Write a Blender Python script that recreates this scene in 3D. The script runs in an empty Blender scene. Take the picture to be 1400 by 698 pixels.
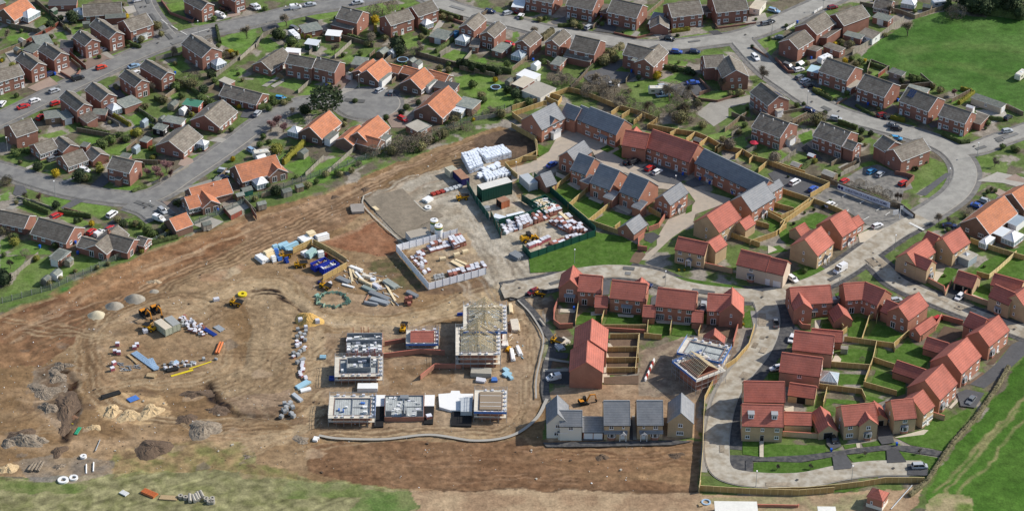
import bpy, math, random
import numpy as np
from mathutils import Vector, Matrix
rnd = random.Random(7)
SC = bpy.context.scene
COL = SC.collection
# ------------------------------------------------------------------ camera
FPX, DIST = 3500.0, 795.0
D0, ROLL = math.radians(32), math.radians(0.7)
RX = Vector((1, 0, 0)); UP = Vector((0, math.sin(D0), math.cos(D0))); FW = Vector((0, math.cos(D0), -math.sin(D0)))
CAM = -FW * DIST
cR, sR = math.cos(ROLL), math.sin(ROLL)
def gp(px, py, z=0.0):
    """ground point (x, y) at height z seen at photograph pixel px, py"""
    x = (px - 700) / FPX; y = -(py - 349) / FPX
    x, y = cR * x - sR * y, sR * x + cR * y
    d = FW + RX * x + UP * y
    t = (z - CAM.z) / d.z
    p = CAM + d * t
    return Vector((p.x, p.y))
TO = [0, 0, 1.0]
def T(ox, oy, s=3.989): TO[0], TO[1], TO[2] = ox, oy, s
def q(x, y): return (TO[0] + x / TO[2], TO[1] + y / TO[2])
def P(x, y, z=0.0): return gp(*q(x, y), z)
def PL(flat, z=0.0): return [P(flat[i], flat[i + 1], z) for i in range(0, len(flat), 2)]
cam_d = bpy.data.cameras.new('camera'); cam = bpy.data.objects.new('camera', cam_d); COL.objects.link(cam)
cx_ = RX * cR + UP * sR; cy_ = RX * -sR + UP * cR
m = Matrix((cx_, cy_, -FW)).transposed().to_4x4(); m.translation = CAM
cam.matrix_world = m
cam_d.sensor_width = 36; cam_d.lens = 36 * FPX / 1400; cam_d.clip_end = 20000; cam_d.clip_start = 5
SC.camera = cam
# ------------------------------------------------------------------ light
SUN_EL, SUN_AZ = math.radians(36), math.radians(73)
W = bpy.data.worlds.new('World'); SC.world = W; W.use_nodes = True
nt = W.node_tree; bg = nt.nodes['Background']
sk = nt.nodes.new('ShaderNodeTexSky'); sk.sky_type = 'NISHITA'; sk.sun_disc = False
sk.sun_elevation = SUN_EL; sk.sun_rotation = SUN_AZ
nt.links.new(sk.outputs[0], bg.inputs[0]); bg.inputs[1].default_value = 0.145
sd = bpy.data.lights.new('sun', 'SUN'); sd.energy = 5.0; sd.angle = math.radians(0.55); sd.color = (1, 0.94, 0.85)
so = bpy.data.objects.new('sun', sd); COL.objects.link(so)
sdir = Vector((math.sin(SUN_AZ) * math.cos(SUN_EL), math.cos(SUN_AZ) * math.cos(SUN_EL), math.sin(SUN_EL)))
so.rotation_euler = sdir.to_track_quat('Z', 'Y').to_euler(); so.location = (0, 0, 300)
SC.view_settings.view_transform = 'Standard'; SC.view_settings.look = 'None'; SC.view_settings.exposure = 0
SC.cycles.max_bounces = 5; SC.cycles.diffuse_bounces = 2; SC.cycles.transparent_max_bounces = 6
# ------------------------------------------------------------------ materials
MATS = {}
def srgb(r, g, b):
    return tuple(((c / 255 / 12.92) if c / 255 <= 0.04045 else ((c / 255 + 0.055) / 1.055) ** 2.4) for c in (r, g, b))
def mat(name,c,rough=0.85,spread=0.25,fine=3.0,coarse=0.25,rand=0.0,courses=0,course_amt=0.25,stretch=None,spec=0.3,metal=0,c2=None,trans=0,bump=0,twosided=0):
    """procedural colour: two noises, an optional second tint, per-object brightness and horizontal courses"""
    if name in MATS: return MATS[name]
    M = bpy.data.materials.new(name); M.use_nodes = True; MATS[name] = M
    N = M.node_tree.nodes; L = M.node_tree.links; b = N['Principled BSDF']
    b.inputs['Roughness'].default_value = rough; b.inputs['Specular IOR Level'].default_value = spec; b.inputs['Metallic'].default_value = metal
    geo = N.new('ShaderNodeNewGeometry')
    vec = geo.outputs['Position']
    if stretch:
        mp = N.new('ShaderNodeMapping'); mp.inputs['Scale'].default_value = stretch; L.new(vec, mp.inputs[0]); vec = mp.outputs[0]
    def noise(sc, det):
        n = N.new('ShaderNodeTexNoise'); n.inputs['Scale'].default_value = sc; n.inputs['Detail'].default_value = det; L.new(vec,n.inputs['Vector']); return n.outputs[0]
    def math_(op, a, bb):
        n = N.new('ShaderNodeMath'); n.operation = op
        for i, v in enumerate((a, bb)):
            if isinstance(v, (int, float)): n.inputs[i].default_value = v
            else: L.new(v, n.inputs[i])
        return n.outputs[0]
    n1 = noise(fine, 3); n2 = noise(coarse, 4)
    f = math_('ADD',math_('MULTIPLY',math_('SUBTRACT',n1,0.5),spread * 2),math_('MULTIPLY',math_('SUBTRACT',n2,0.5),spread * 2.4))
    f = math_('ADD', f, 1.0)
    if rand:
        oi = N.new('ShaderNodeObjectInfo')
        f = math_('MULTIPLY', f, math_('ADD', math_('MULTIPLY', oi.outputs['Random'], 2 * rand), 1 - rand))
    if courses:
        sx = N.new('ShaderNodeSeparateXYZ'); L.new(geo.outputs['Position'], sx.inputs[0])
        fr = math_('FRACT', math_('MULTIPLY', sx.outputs[2], courses), 0)
        f = math_('MULTIPLY', f, math_('SUBTRACT', 1.0, math_('MULTIPLY', math_('LESS_THAN', fr, 0.28), course_amt)))
    base = N.new('ShaderNodeRGB'); base.outputs[0].default_value = (*c, 1); col = base.outputs[0]
    if c2:
        mx = N.new('ShaderNodeMix'); mx.data_type = 'RGBA'; mx.inputs[6].default_value = (*c, 1); mx.inputs[7].default_value = (*c2, 1)
        n3 = noise(coarse * 2.3 + 0.05, 5)
        rr = N.new('ShaderNodeMapRange'); rr.inputs[1].default_value = 0.4; rr.inputs[2].default_value = 0.62; L.new(n3,rr.inputs[0]); L.new(rr.outputs[0],mx.inputs[0]); col = mx.outputs[2]
    vm = N.new('ShaderNodeVectorMath'); vm.operation = 'SCALE'; L.new(col, vm.inputs[0]); L.new(f, vm.inputs[3])
    L.new(vm.outputs[0], b.inputs['Base Color'])
    if bump:
        bp = N.new('ShaderNodeBump'); bp.inputs['Strength'].default_value = bump; bp.inputs['Distance'].default_value = 0.2; L.new(n1,bp.inputs['Height']); L.new(bp.outputs[0],b.inputs['Normal'])
    if trans:
        b.inputs['Alpha'].default_value = 1 - trans
    return M
# ------------------------------------------------------------------ mesh builder
class MB:
    def __init__(s): s.v = []; s.f = []; s.m = []
    def face(s, pts, m=0):
        n = len(s.v); s.v += [tuple(p) for p in pts]; s.f.append(tuple(range(n, n + len(pts)))); s.m.append(m)
    def hexa(s, b, t, m=0, bottom=True, mt=None):
        """b, t: lower and upper corner loops (counter-clockwise from above)"""
        n = len(s.v); k = len(b); s.v += [tuple(p) for p in b] + [tuple(p) for p in t]
        for i in range(k):
            j = (i + 1) % k; s.f.append((n + i, n + j, n + k + j, n + k + i)); s.m.append(m)
        s.f.append(tuple(range(n + k, n + 2 * k))); s.m.append(m if mt is None else mt)
        if bottom: s.f.append(tuple(range(n + k - 1, n - 1, -1))); s.m.append(m)
    def box(s, x0, x1, y0, y1, z0, z1, m=0, mt=None):
        s.hexa([(x0,y0,z0),(x1,y0,z0),(x1,y1,z0),(x0,y1,z0)],[(x0,y0,z1),(x1,y0,z1),(x1,y1,z1),(x0,y1,z1)],m,mt=mt)
    def obox(s, cx, cy, z0, sx, sy, sz, a=0, m=0, mt=None):
        c, n = math.cos(a), math.sin(a)
        r = [(cx + c * x - n * y,cy + n * x + c * y) for x,y in ((-sx / 2,-sy / 2),(sx / 2,-sy / 2),(sx / 2,sy / 2),(-sx / 2,sy / 2))]
        s.hexa([(x, y, z0) for x, y in r], [(x, y, z0 + sz) for x, y in r], m, mt=mt)
    def poly(s, pts, z0, z1, m=0, mt=None):
        a = sum(pts[i][0] * pts[(i + 1) % len(pts)][1] - pts[(i + 1) % len(pts)][0] * pts[i][1] for i in range(len(pts)))
        if a < 0: pts = pts[::-1]
        s.hexa([(p[0], p[1], z0) for p in pts], [(p[0], p[1], z1) for p in pts], m, mt=mt)
    def tube(s, p, r, a, b=None, n=6, m=0, cap=True):
        """from p to r with radii a, b"""
        p = Vector(p); r = Vector(r); b = a if b is None else b
        d = (r - p); u = d.orthogonal().normalized(); w = d.cross(u).normalized()
        k = len(s.v)
        for i in range(n):
            t = 2 * math.pi * i / n; o = u * math.cos(t) + w * math.sin(t); s.v.append(tuple(p + o * a))
        for i in range(n):
            t = 2 * math.pi * i / n; o = u * math.cos(t) + w * math.sin(t); s.v.append(tuple(r + o * b))
        for i in range(n):
            j = (i + 1) % n; s.f.append((k + i, k + j, k + n + j, k + n + i)); s.m.append(m)
        if cap:
            s.f.append(tuple(range(k + n, k + 2 * n))); s.m.append(m)
            s.f.append(tuple(range(k + n - 1, k - 1, -1))); s.m.append(m)
    def bar(s, p, r, w, h, m=0):
        p = Vector(p); r = Vector(r); d = (r - p).normalized(); sd_ = d.cross(Vector((0, 0, 1)))
        if sd_.length < 1e-4: sd_ = Vector((1, 0, 0))
        sd_ = sd_.normalized() * (w / 2); up = sd_.cross(d).normalized() * (h / 2)
        s.hexa([p - sd_ - up, p + sd_ - up, p + sd_ + up, p - sd_ + up], [r - sd_ - up, r + sd_ - up, r + sd_ + up, r - sd_ + up], m)
    def mesh(s, name, mats, smooth=False):
        me = bpy.data.meshes.new(name); me.from_pydata(s.v, [], s.f)
        for a in (mats if isinstance(mats, (list, tuple)) else [mats]): me.materials.append(a)
        me.polygons.foreach_set('material_index', s.m)
        if smooth: me.polygons.foreach_set('use_smooth', [True] * len(s.f))
        me.update(); return me
    def build(s, name, mats, parent=None, smooth=False): return put(name, s.mesh(name, mats, smooth), parent)
def put(name, me, parent=None, loc=None, rz=0):
    o = bpy.data.objects.new(name, me); COL.objects.link(o)
    if parent is not None: o.parent = parent
    if loc is not None: o.location = (loc[0], loc[1], loc[2] if len(loc) > 2 else 0)
    if rz: o.rotation_euler = (0, 0, rz)
    return o
THINGS = []
def tag(o, label, cat, group=None):
    o['label'] = label; o['category'] = cat
    if group: o['group'] = group
    THINGS.append(o); return o
def empty(name, loc, rz, label, cat, group=None):
    o = bpy.data.objects.new(name, None); COL.objects.link(o); o.empty_display_size = 0.5
    o.location = (loc[0], loc[1], loc[2] if len(loc) > 2 else 0); o.rotation_euler = (0, 0, rz)
    return tag(o, label, cat, group)
def struct(o): o['kind'] = 'structure'; return o
def rot2(x, y, a): return (x * math.cos(a) - y * math.sin(a), x * math.sin(a) + y * math.cos(a))
ORD = ['first','second','third','fourth','fifth','sixth','seventh','eighth','ninth','tenth','eleventh','twelfth','thirteenth','fourteenth','fifteenth']
# ------------------------------------------------------------------ palette
m_white = mat('white_paint', (0.78, 0.78, 0.77), 0.5, 0.04)
m_glass = mat('window_glass', (0.03, 0.035, 0.04), 0.08, 0.3, rand=0.4, spec=0.8)
m_glazing = mat('conservatory_glass', (0.32, 0.38, 0.42), 0.12, 0.2, spec=0.8)
m_polyroof = mat('polycarbonate', (0.62, 0.66, 0.68), 0.35, 0.08)
m_brick = mat('brick_red_old', (0.265, 0.128, 0.094), 0.92, 0.3, 6, 0.4, rand=0.15)
m_brick2 = mat('brick_brown_old', (0.2, 0.12, 0.088), 0.92, 0.3, 6, 0.4, rand=0.15)
m_nbrick = mat('brick_red_new', (0.36, 0.17, 0.115), 0.92, 0.25, 6, 0.4, rand=0.08)
m_pink = mat('brick_pink_new', (0.43, 0.24, 0.17), 0.92, 0.25, 6, 0.4, rand=0.08)
m_buff = mat('brick_buff', (0.46, 0.335, 0.205), 0.92, 0.22, 6, 0.4, rand=0.08)
m_cream = mat('cream_render', (0.7, 0.66, 0.57), 0.9, 0.05)
m_plinth = mat('plinth_brick', (0.17, 0.07, 0.05), 0.9, 0.25, 6, 0.5)
m_tile = mat('roof_tile_brown', (0.155, 0.132, 0.108), 0.9, 0.4, 2.2, 0.45, rand=0.18, courses=2.4, course_amt=0.16, c2=(0.2, 0.18, 0.15))
m_orange = mat('roof_tile_orange', (0.47, 0.185, 0.095), 0.88, 0.3, 2.2, 0.4, rand=0.1, courses=2.4, course_amt=0.15, c2=(0.4, 0.17, 0.1))
m_red = mat('roof_tile_red', (0.43, 0.138, 0.098), 0.85, 0.3, 2.6, 0.3, rand=0.1, courses=2.2, course_amt=0.2, c2=(0.4, 0.135, 0.1))
m_slate = mat('roof_slate_grey', (0.2, 0.21, 0.225), 0.7, 0.2, 2.6, 0.3, rand=0.08, courses=2.2, course_amt=0.18, c2=(0.235, 0.24, 0.25))
m_ridge_b = mat('ridge_tile_brown', (0.2, 0.17, 0.13), 0.9, 0.15)
m_ridge_o = mat('ridge_tile_orange', (0.62, 0.25, 0.13), 0.9, 0.12)
m_ridge_r = mat('ridge_tile_red', (0.5, 0.17, 0.12), 0.9, 0.12)
m_ridge_s = mat('ridge_tile_grey', (0.32, 0.33, 0.34), 0.9, 0.12)
m_felt = mat('roofing_felt', (0.15, 0.17, 0.155), 0.92, 0.25, 1.5, 0.5, rand=0.3, c2=(0.21, 0.22, 0.19))
m_fence = mat('timber_new', (0.44, 0.3, 0.12), 0.9, 0.25, 2.5, 0.2, stretch=(3, 3, 0.3), rand=0.12)
m_fencet = mat('timber_cap', (0.62, 0.49, 0.25), 0.9, 0.15)
m_fold = mat('timber_old', (0.2, 0.15, 0.1), 0.92, 0.35, 2.5, 0.2, stretch=(3, 3, 0.3), rand=0.3)
m_fgrey = mat('timber_grey', (0.27, 0.245, 0.2), 0.92, 0.25, 2.5, 0.2, stretch=(3, 3, 0.3), rand=0.25)
m_fred = mat('timber_redstain', (0.24, 0.07, 0.045), 0.9, 0.25, 2.5, 0.2, stretch=(3, 3, 0.3), rand=0.2)
m_conc = mat('concrete', (0.4, 0.37, 0.31), 0.92, 0.2, 1.5, 0.3, rand=0.12)
m_slab = mat('paving_slab', (0.52, 0.46, 0.36), 0.92, 0.15, 1.5, 0.4)
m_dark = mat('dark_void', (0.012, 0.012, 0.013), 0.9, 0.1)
m_black = mat('rubber_black', (0.02, 0.02, 0.02), 0.9, 0.2)
m_steel = mat('galvanised_steel', (0.36, 0.38, 0.39), 0.5, 0.15, metal=0.3)
m_door = mat('door_white', (0.72, 0.72, 0.72), 0.5, 0.06, rand=0.1)
m_green = mat('green_steel', (0.012, 0.075, 0.052), 0.55, 0.15, rand=0.15)
m_hoard = mat('white_hoarding', (0.84, 0.86, 0.9), 0.6, 0.03, 0.5)
# ------------------------------------------------------------------ ground sheet with baked procedural colour
nr = np.random.RandomState(3)
LAT = nr.rand(256, 256)
def vn(x, y, s, k=0):
    x = x / s + 17.3 * k; y = y / s + 31.7 * k
    xi = np.floor(x).astype(int); yi = np.floor(y).astype(int); fx = x - xi; fy = y - yi
    fx = fx * fx * (3 - 2 * fx); fy = fy * fy * (3 - 2 * fy)
    a = LAT[xi & 255,yi & 255]; b = LAT[(xi + 1) & 255,yi & 255]; c = LAT[xi & 255,(yi + 1) & 255]; d = LAT[(xi + 1) & 255,(yi + 1) & 255]
    return (a * (1 - fx) + b * fx) * (1 - fy) + (c * (1 - fx) + d * fx) * fy
def fbm(x, y, s, k=0, o=4):
    t = 0; w = 0; a = 1
    for i in range(o): t = t + a * vn(x, y, s / 2 ** i, k + i); w += a; a *= 0.55
    return t / w
STEP = 0.5
fx_ = np.arange(-215, 215.01, STEP); fy_ = np.arange(-150, 205.01, STEP)
gx = np.concatenate([[-6000, -2500, -1000, -500, -330, -260], fx_, [260, 330, 500, 1000, 2500, 6000]])
gy = np.concatenate([[-3000, -1200, -600, -350, -220], fy_, [260, 350, 600, 1200, 3000, 9000]])
NX, NY = len(gx), len(gy)
GX, GY = np.meshgrid(gx, gy); GX = GX.ravel(); GY = GY.ravel()
WX = GX + (fbm(GX, GY, 7, 1, 3) - 0.5) * 4.0; WY = GY + (fbm(GX, GY, 7, 5, 3) - 0.5) * 4.0     # wobbly coordinates for ragged edges
C = np.zeros((len(GX), 3)); H = np.zeros(len(GX)); DIRT = np.zeros(len(GX))
def inside(poly, X, Y):
    p = np.array([(a[0], a[1]) for a in poly]); r = np.zeros(len(X), bool)
    sel = np.where((X > p[:, 0].min()) & (X < p[:, 0].max()) & (Y > p[:, 1].min()) & (Y < p[:, 1].max()))[0]
    x = X[sel]; y = Y[sel]; c = np.zeros(len(sel), bool)
    for i in range(len(p)):
        x0, y0 = p[i]; x1, y1 = p[i - 1]
        if y0 == y1: continue
        c ^= ((y0 > y) != (y1 > y)) & (x < (x1 - x0) * (y - y0) / (y1 - y0) + x0)
    r[sel] = c; return r
def segdist(line, X, Y, r):
    d = np.full(len(X), 1e9)
    for a, b in zip(line[:-1], line[1:]):
        lo = np.minimum(a, b) - r; hi = np.maximum(a, b) + r
        s = np.where((X > lo[0]) & (X < hi[0]) & (Y > lo[1]) & (Y < hi[1]))[0]
        vx, vy = b[0] - a[0], b[1] - a[1]; L2 = vx * vx + vy * vy + 1e-9
        t = np.clip(((X[s] - a[0]) * vx + (Y[s] - a[1]) * vy) / L2, 0, 1)
        d[s] = np.minimum(d[s], np.hypot(X[s] - a[0] - t * vx, Y[s] - a[1] - t * vy))
    return d
def smooth(pts, n=6):
    pts = [np.array((p[0], p[1]), float) for p in pts]
    if len(pts) < 3: return pts
    out = []; e = [2 * pts[0] - pts[1]] + pts + [2 * pts[-1] - pts[-2]]
    for i in range(1, len(e) - 2):
        p0, p1, p2, p3 = e[i - 1:i + 3]
        for k in range(n):
            t = k / n; out.append(0.5 * (2 * p1 + (p2 - p0) * t + (2 * p0 - 5 * p1 + 4 * p2 - p3) * t * t + (3 * p1 - p0 - 3 * p2 + p3) * t ** 3))
    out.append(pts[-1]); return out
def px(*a): return [gp(a[i], a[i + 1]) for i in range(0, len(a), 2)]
def paint(poly, c1, c2=None, s=8, k=0, amt=1.0, rag=1, rows=None, thr=(0.35, 0.65)):
    """colour an area, mixing two tints by noise; rows = (angle, period, strength) adds wheel or mowing stripes"""
    msk = inside(poly, WX if rag else GX, WY if rag else GY); x = GX[msk]; y = GY[msk]
    n = np.clip((fbm(x, y, s, k) - thr[0]) / (thr[1] - thr[0]), 0, 1)[:, None]
    col = np.array(c1) * (1 - n) + np.array(c2 or c1) * n
    if rows:
        u = -x * math.sin(rows[0]) + y * math.cos(rows[0]); w = x * math.cos(rows[0]) + y * math.sin(rows[0])
        col = col * (1 + rows[2] * (vn(u, w, rows[1], k) + 0.6 * vn(u, w * 0.12, rows[1] * 0.5, k + 9) - 0.8))[:, None]
    C[msk] = C[msk] * (1 - amt) + col * amt; return msk
def streak(line, w, c, amt=0.6, k=0, soft=0.5, z=0):
    l = np.array(smooth(line)); g = w * 2 + 1
    s = np.where((WX > l[:, 0].min() - g) & (WX < l[:, 0].max() + g) & (WY > l[:, 1].min() - g) & (WY < l[:, 1].max() + g))[0]
    d = segdist(l, WX[s], WY[s], w * 2); n = d < w * 1.2; s = s[n]; d = d[n]
    a = np.clip((w / 2 * (1 + soft) - d) / (w * soft + 1e-6), 0, 1) * amt * np.clip(fbm(GX[s], GY[s], 5, k + 3) * 2.2 - 0.35, 0, 1)
    C[s] = C[s] * (1 - a[:, None]) + np.array(c) * a[:, None]
    if z: H[s] += np.clip((w / 2 * 1.3 - d) / w, 0, 1) * z
# gardens of the old estate: turf, bare soil and bits of paving
n1 = fbm(GX, GY, 6, 2); n2 = fbm(GX, GY, 3.2, 11); n3 = fbm(GX, GY, 9, 20)
g = np.array((0.1, 0.14, 0.042)) * (0.75 + 0.6 * n2)[:, None]
soil = np.array((0.14, 0.12, 0.085)) * (0.6 + 0.8 * n2)[:, None]
pav = np.array((0.27, 0.24, 0.2)) * (0.75 + 0.5 * n2)[:, None]
t = np.clip((n1 - 0.5) / 0.1, 0, 1)[:, None]; C[:] = g * (1 - t) + soil * t
t = np.clip((n3 - 0.6) / 0.04, 0, 1)[:, None]; C[:] = C * (1 - t) + pav * t
# building site
SITE = px(-30,437,60,405,130,375,225,333,335,291,450,262,560,216,682,171,738,187,735,212,702,232,745,350,742,397,742,460,745,540,742,604,956,606,955,672,700,669,560,667,430,658,330,642,120,648,-30,652)
DR1, DR2 = (0.225, 0.15, 0.082), (0.305, 0.222, 0.137)
dm = paint(SITE, DR1, DR2, 14, 1); DIRT[dm] = 1
BIG = px(-300, 445, -30, 437, -30, 652, -300, 640); paint(BIG, DR1, DR2, 14, 1)
ang = math.radians(28)
C[dm] *= (1 + 0.5 * (fbm(GX[dm] * 0.25 + GY[dm] * 0.1, GY[dm], 3, 7) - 0.5))[:, None]
A_ = lambda *p, **k: paint(px(*p), **k)
A_(-30,440,40,418,95,400,140,415,100,470,60,495,-30,505,c1=(0.165,0.09,0.052),c2=(0.26,0.16,0.09),s=10,k=3,rows=(ang,2.2,0.7))
A_(60,400,230,335,340,300,330,330,250,380,130,420,c1=(0.28,0.17,0.095),c2=(0.2,0.11,0.06),s=12,k=4,rows=(ang,2.0,0.6))
A_(330,310,450,262,520,240,505,290,420,330,340,350,c1=(0.31,0.215,0.14),c2=(0.23,0.15,0.092),s=9,k=5,rows=(ang,1.8,0.6))
A_(560,222,650,190,690,180,700,200,640,205,560,230,500,262,500,245,c1=(0.36,0.265,0.18),c2=(0.28,0.19,0.12),s=9,k=6,rows=(ang,1.8,0.5))
A_(648, 188, 690, 174, 735, 187, 734, 212, 700, 222, 670, 205, 640, 200, c1=(0.1, 0.075, 0.055), c2=(0.17, 0.12, 0.085), s=7, k=7)
A_(445, 330, 470, 318, 512, 299, 553, 333, 535, 350, 480, 345, c1=(0.235, 0.115, 0.065), c2=(0.30, 0.165, 0.1), s=8, k=8)
# raised level plot beyond the road bend, with parallel wheel marks
PLOT = px(322, 400, 360, 392, 390, 402, 408, 425, 398, 470, 404, 520, 398, 548, 380, 566, 330, 566, 300, 552, 286, 522, 335, 500, 345, 450)
paint(PLOT, (0.27, 0.2, 0.125), (0.32, 0.245, 0.158), 10, 9, rows=(1.6, 1.1, 0.5))
A_(300, 545, 400, 530, 398, 550, 380, 566, 330, 566, c1=(0.3, 0.225, 0.16), c2=(0.24, 0.175, 0.12), s=6, k=9, rows=(0, 0.9, 0.5))
A_(130,470,200,420,250,400,300,420,320,460,300,500,240,520,160,520,c1=(0.25,0.175,0.105),c2=(0.315,0.23,0.145),s=8,k=10,amt=0.8)
# dark bare soil strip in front of the new plots, pale scraped strip below it
A_(425,604,470,600,690,602,715,600,745,606,956,606,955,672,700,669,560,667,470,660,420,640,c1=(0.175,0.104,0.06),c2=(0.235,0.15,0.09),s=11,k=12,rows=(0,1.1,0.5))
A_(720, 600, 957, 604, 955, 660, 760, 650, c1=(0.27, 0.18, 0.105), c2=(0.215, 0.135, 0.078), s=12, k=13, rows=(0, 1.2, 0.45))
A_(560,664,700,668,956,670,960,676,1180,672,1262,664,1230,720,545,720,575,690,c1=(0.40,0.295,0.185),c2=(0.29,0.195,0.12),s=7,k=14)
A_(600, 664, 700, 667, 900, 667, 956, 669, 955, 673, 700, 671, 590, 667, c1=(0.1, 0.065, 0.042), s=3, k=14, amt=0.7)
A_(955, 680, 1190, 676, 1180, 700, 1000, 705, c1=(0.27, 0.24, 0.13), c2=(0.3, 0.22, 0.14), s=4, k=15)
# rough grass at the lower left
GRS = px(-300,640,-30,650,60,655,135,652,160,640,175,622,240,605,330,600,345,615,350,628,430,655,560,664,572,690,545,730,-300,730)
paint(GRS, (0.165, 0.165, 0.07), (0.24, 0.225, 0.115), 3, 16, thr=(0.3, 0.6), rows=(0.5, 1.6, 0.7))
A_(150,615,240,602,330,600,345,618,330,640,220,648,150,655,c1=(0.32,0.235,0.13),c2=(0.19,0.19,0.075),s=4,k=17,amt=0.85,rows=(0.4,1.5,0.6))
A_(330, 625, 410, 640, 400, 655, 330, 650, c1=(0.27, 0.2, 0.115), c2=(0.18, 0.18, 0.07), s=4, k=18, amt=0.8)
A_(-30, 654, 60, 657, 120, 664, 110, 676, -30, 668, c1=(0.08, 0.13, 0.025), c2=(0.17, 0.19, 0.07), s=5, k=19, amt=0.8)
A_(500, 672, 560, 668, 575, 690, 540, 710, 480, 700, c1=(0.075, 0.15, 0.03), c2=(0.16, 0.19, 0.07), s=4, k=20, amt=0.8)
A_(395, 655, 500, 662, 500, 680, 380, 680, c1=(0.1, 0.15, 0.035), c2=(0.19, 0.2, 0.09), s=4, k=21, amt=0.7)
# wet grey patch, rubble and trench lines
A_(18, 632, 60, 620, 110, 622, 160, 628, 150, 648, 100, 662, 40, 655, c1=(0.21, 0.19, 0.165), c2=(0.3, 0.24, 0.17), s=4, k=22, amt=0.85)
A_(45, 505, 75, 492, 105, 510, 110, 560, 90, 600, 70, 570, 50, 560, c1=(0.24, 0.205, 0.165), c2=(0.12, 0.09, 0.065), s=3, k=23, amt=0.9)
A_(125, 545, 160, 535, 215, 535, 238, 555, 225, 572, 170, 580, 135, 572, c1=(0.50, 0.37, 0.215), c2=(0.40, 0.28, 0.16), s=5, k=24)
A_(270, 378, 330, 358, 330, 372, 300, 382, 275, 385, c1=(0.44, 0.36, 0.25), c2=(0.33, 0.22, 0.14), s=4, k=25)
A_(560, 375, 640, 360, 680, 372, 665, 395, 590, 405, 560, 392, c1=(0.17, 0.115, 0.075), c2=(0.23, 0.16, 0.1), s=5, k=26)
A_(500, 358, 545, 352, 570, 372, 575, 395, 545, 392, 515, 372, c1=(0.12, 0.115, 0.055), c2=(0.2, 0.14, 0.09), s=3, k=27)
A_(400,372,440,380,470,400,550,412,565,425,500,430,440,420,425,400,c1=(0.29,0.21,0.14),c2=(0.38,0.29,0.2),s=5,k=28,amt=0.8)
# between the plots under construction
A_(440,455,640,440,745,430,735,570,690,592,450,594,432,560,c1=(0.27,0.195,0.13),c2=(0.37,0.29,0.205),s=6,k=29,amt=0.85)
A_(525, 502, 620, 492, 625, 520, 580, 535, 530, 532, c1=(0.22, 0.15, 0.09), c2=(0.32, 0.23, 0.145), s=4, k=30)
A_(436, 548, 455, 540, 500, 585, 440, 590, c1=(0.15, 0.1, 0.068), c2=(0.2, 0.14, 0.09), s=4, k=31, amt=0.6)
A_(760, 528, 900, 520, 950, 545, 955, 600, 745, 602, c1=(0.33, 0.235, 0.15), c2=(0.27, 0.18, 0.11), s=5, k=32)
A_(735, 410, 755, 402, 764, 440, 780, 458, 760, 465, 752, 440, c1=(0.105, 0.075, 0.05), c2=(0.14, 0.1, 0.07), s=4, k=33)
A_(752, 490, 775, 488, 775, 500, 750, 502, c1=(0.14, 0.095, 0.062), s=4, k=33)
A_(875, 480, 910, 470, 960, 440, 1010, 450, 1000, 500, 960, 545, 870, 540, c1=(0.2, 0.15, 0.11), c2=(0.3, 0.24, 0.17), s=3, k=34)
# hard standing of the storage compound
CMP = px(497, 268, 520, 258, 620, 228, 650, 215, 690, 228, 745, 352, 745, 398, 690, 402, 668, 388, 640, 355, 560, 340, 545, 333)
paint(CMP, (0.36, 0.32, 0.255), (0.27, 0.225, 0.165), 6, 35, rows=(math.radians(-52), 2.5, 0.4)); DIRT[inside(CMP, GX, GY)] = 0.15
A_(497, 273, 548, 257, 590, 300, 605, 318, 555, 334, c1=(0.2, 0.172, 0.135), c2=(0.235, 0.203, 0.162), s=7, k=36, rag=0)
A_(530, 250, 610, 228, 628, 245, 560, 262, c1=(0.37, 0.33, 0.265), c2=(0.3, 0.26, 0.2), s=4, k=37)
A_(655, 278, 672, 272, 730, 345, 712, 352, c1=(0.14, 0.105, 0.08), c2=(0.27, 0.23, 0.17), s=4, k=38, amt=0.9)
A_(552, 340, 632, 318, 664, 366, 592, 390, c1=(0.40, 0.31, 0.2), c2=(0.28, 0.21, 0.14), s=4, k=39)
A_(672, 292, 720, 262, 810, 320, 722, 350, c1=(0.42, 0.37, 0.29), c2=(0.33, 0.28, 0.2), s=4, k=40)
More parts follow.
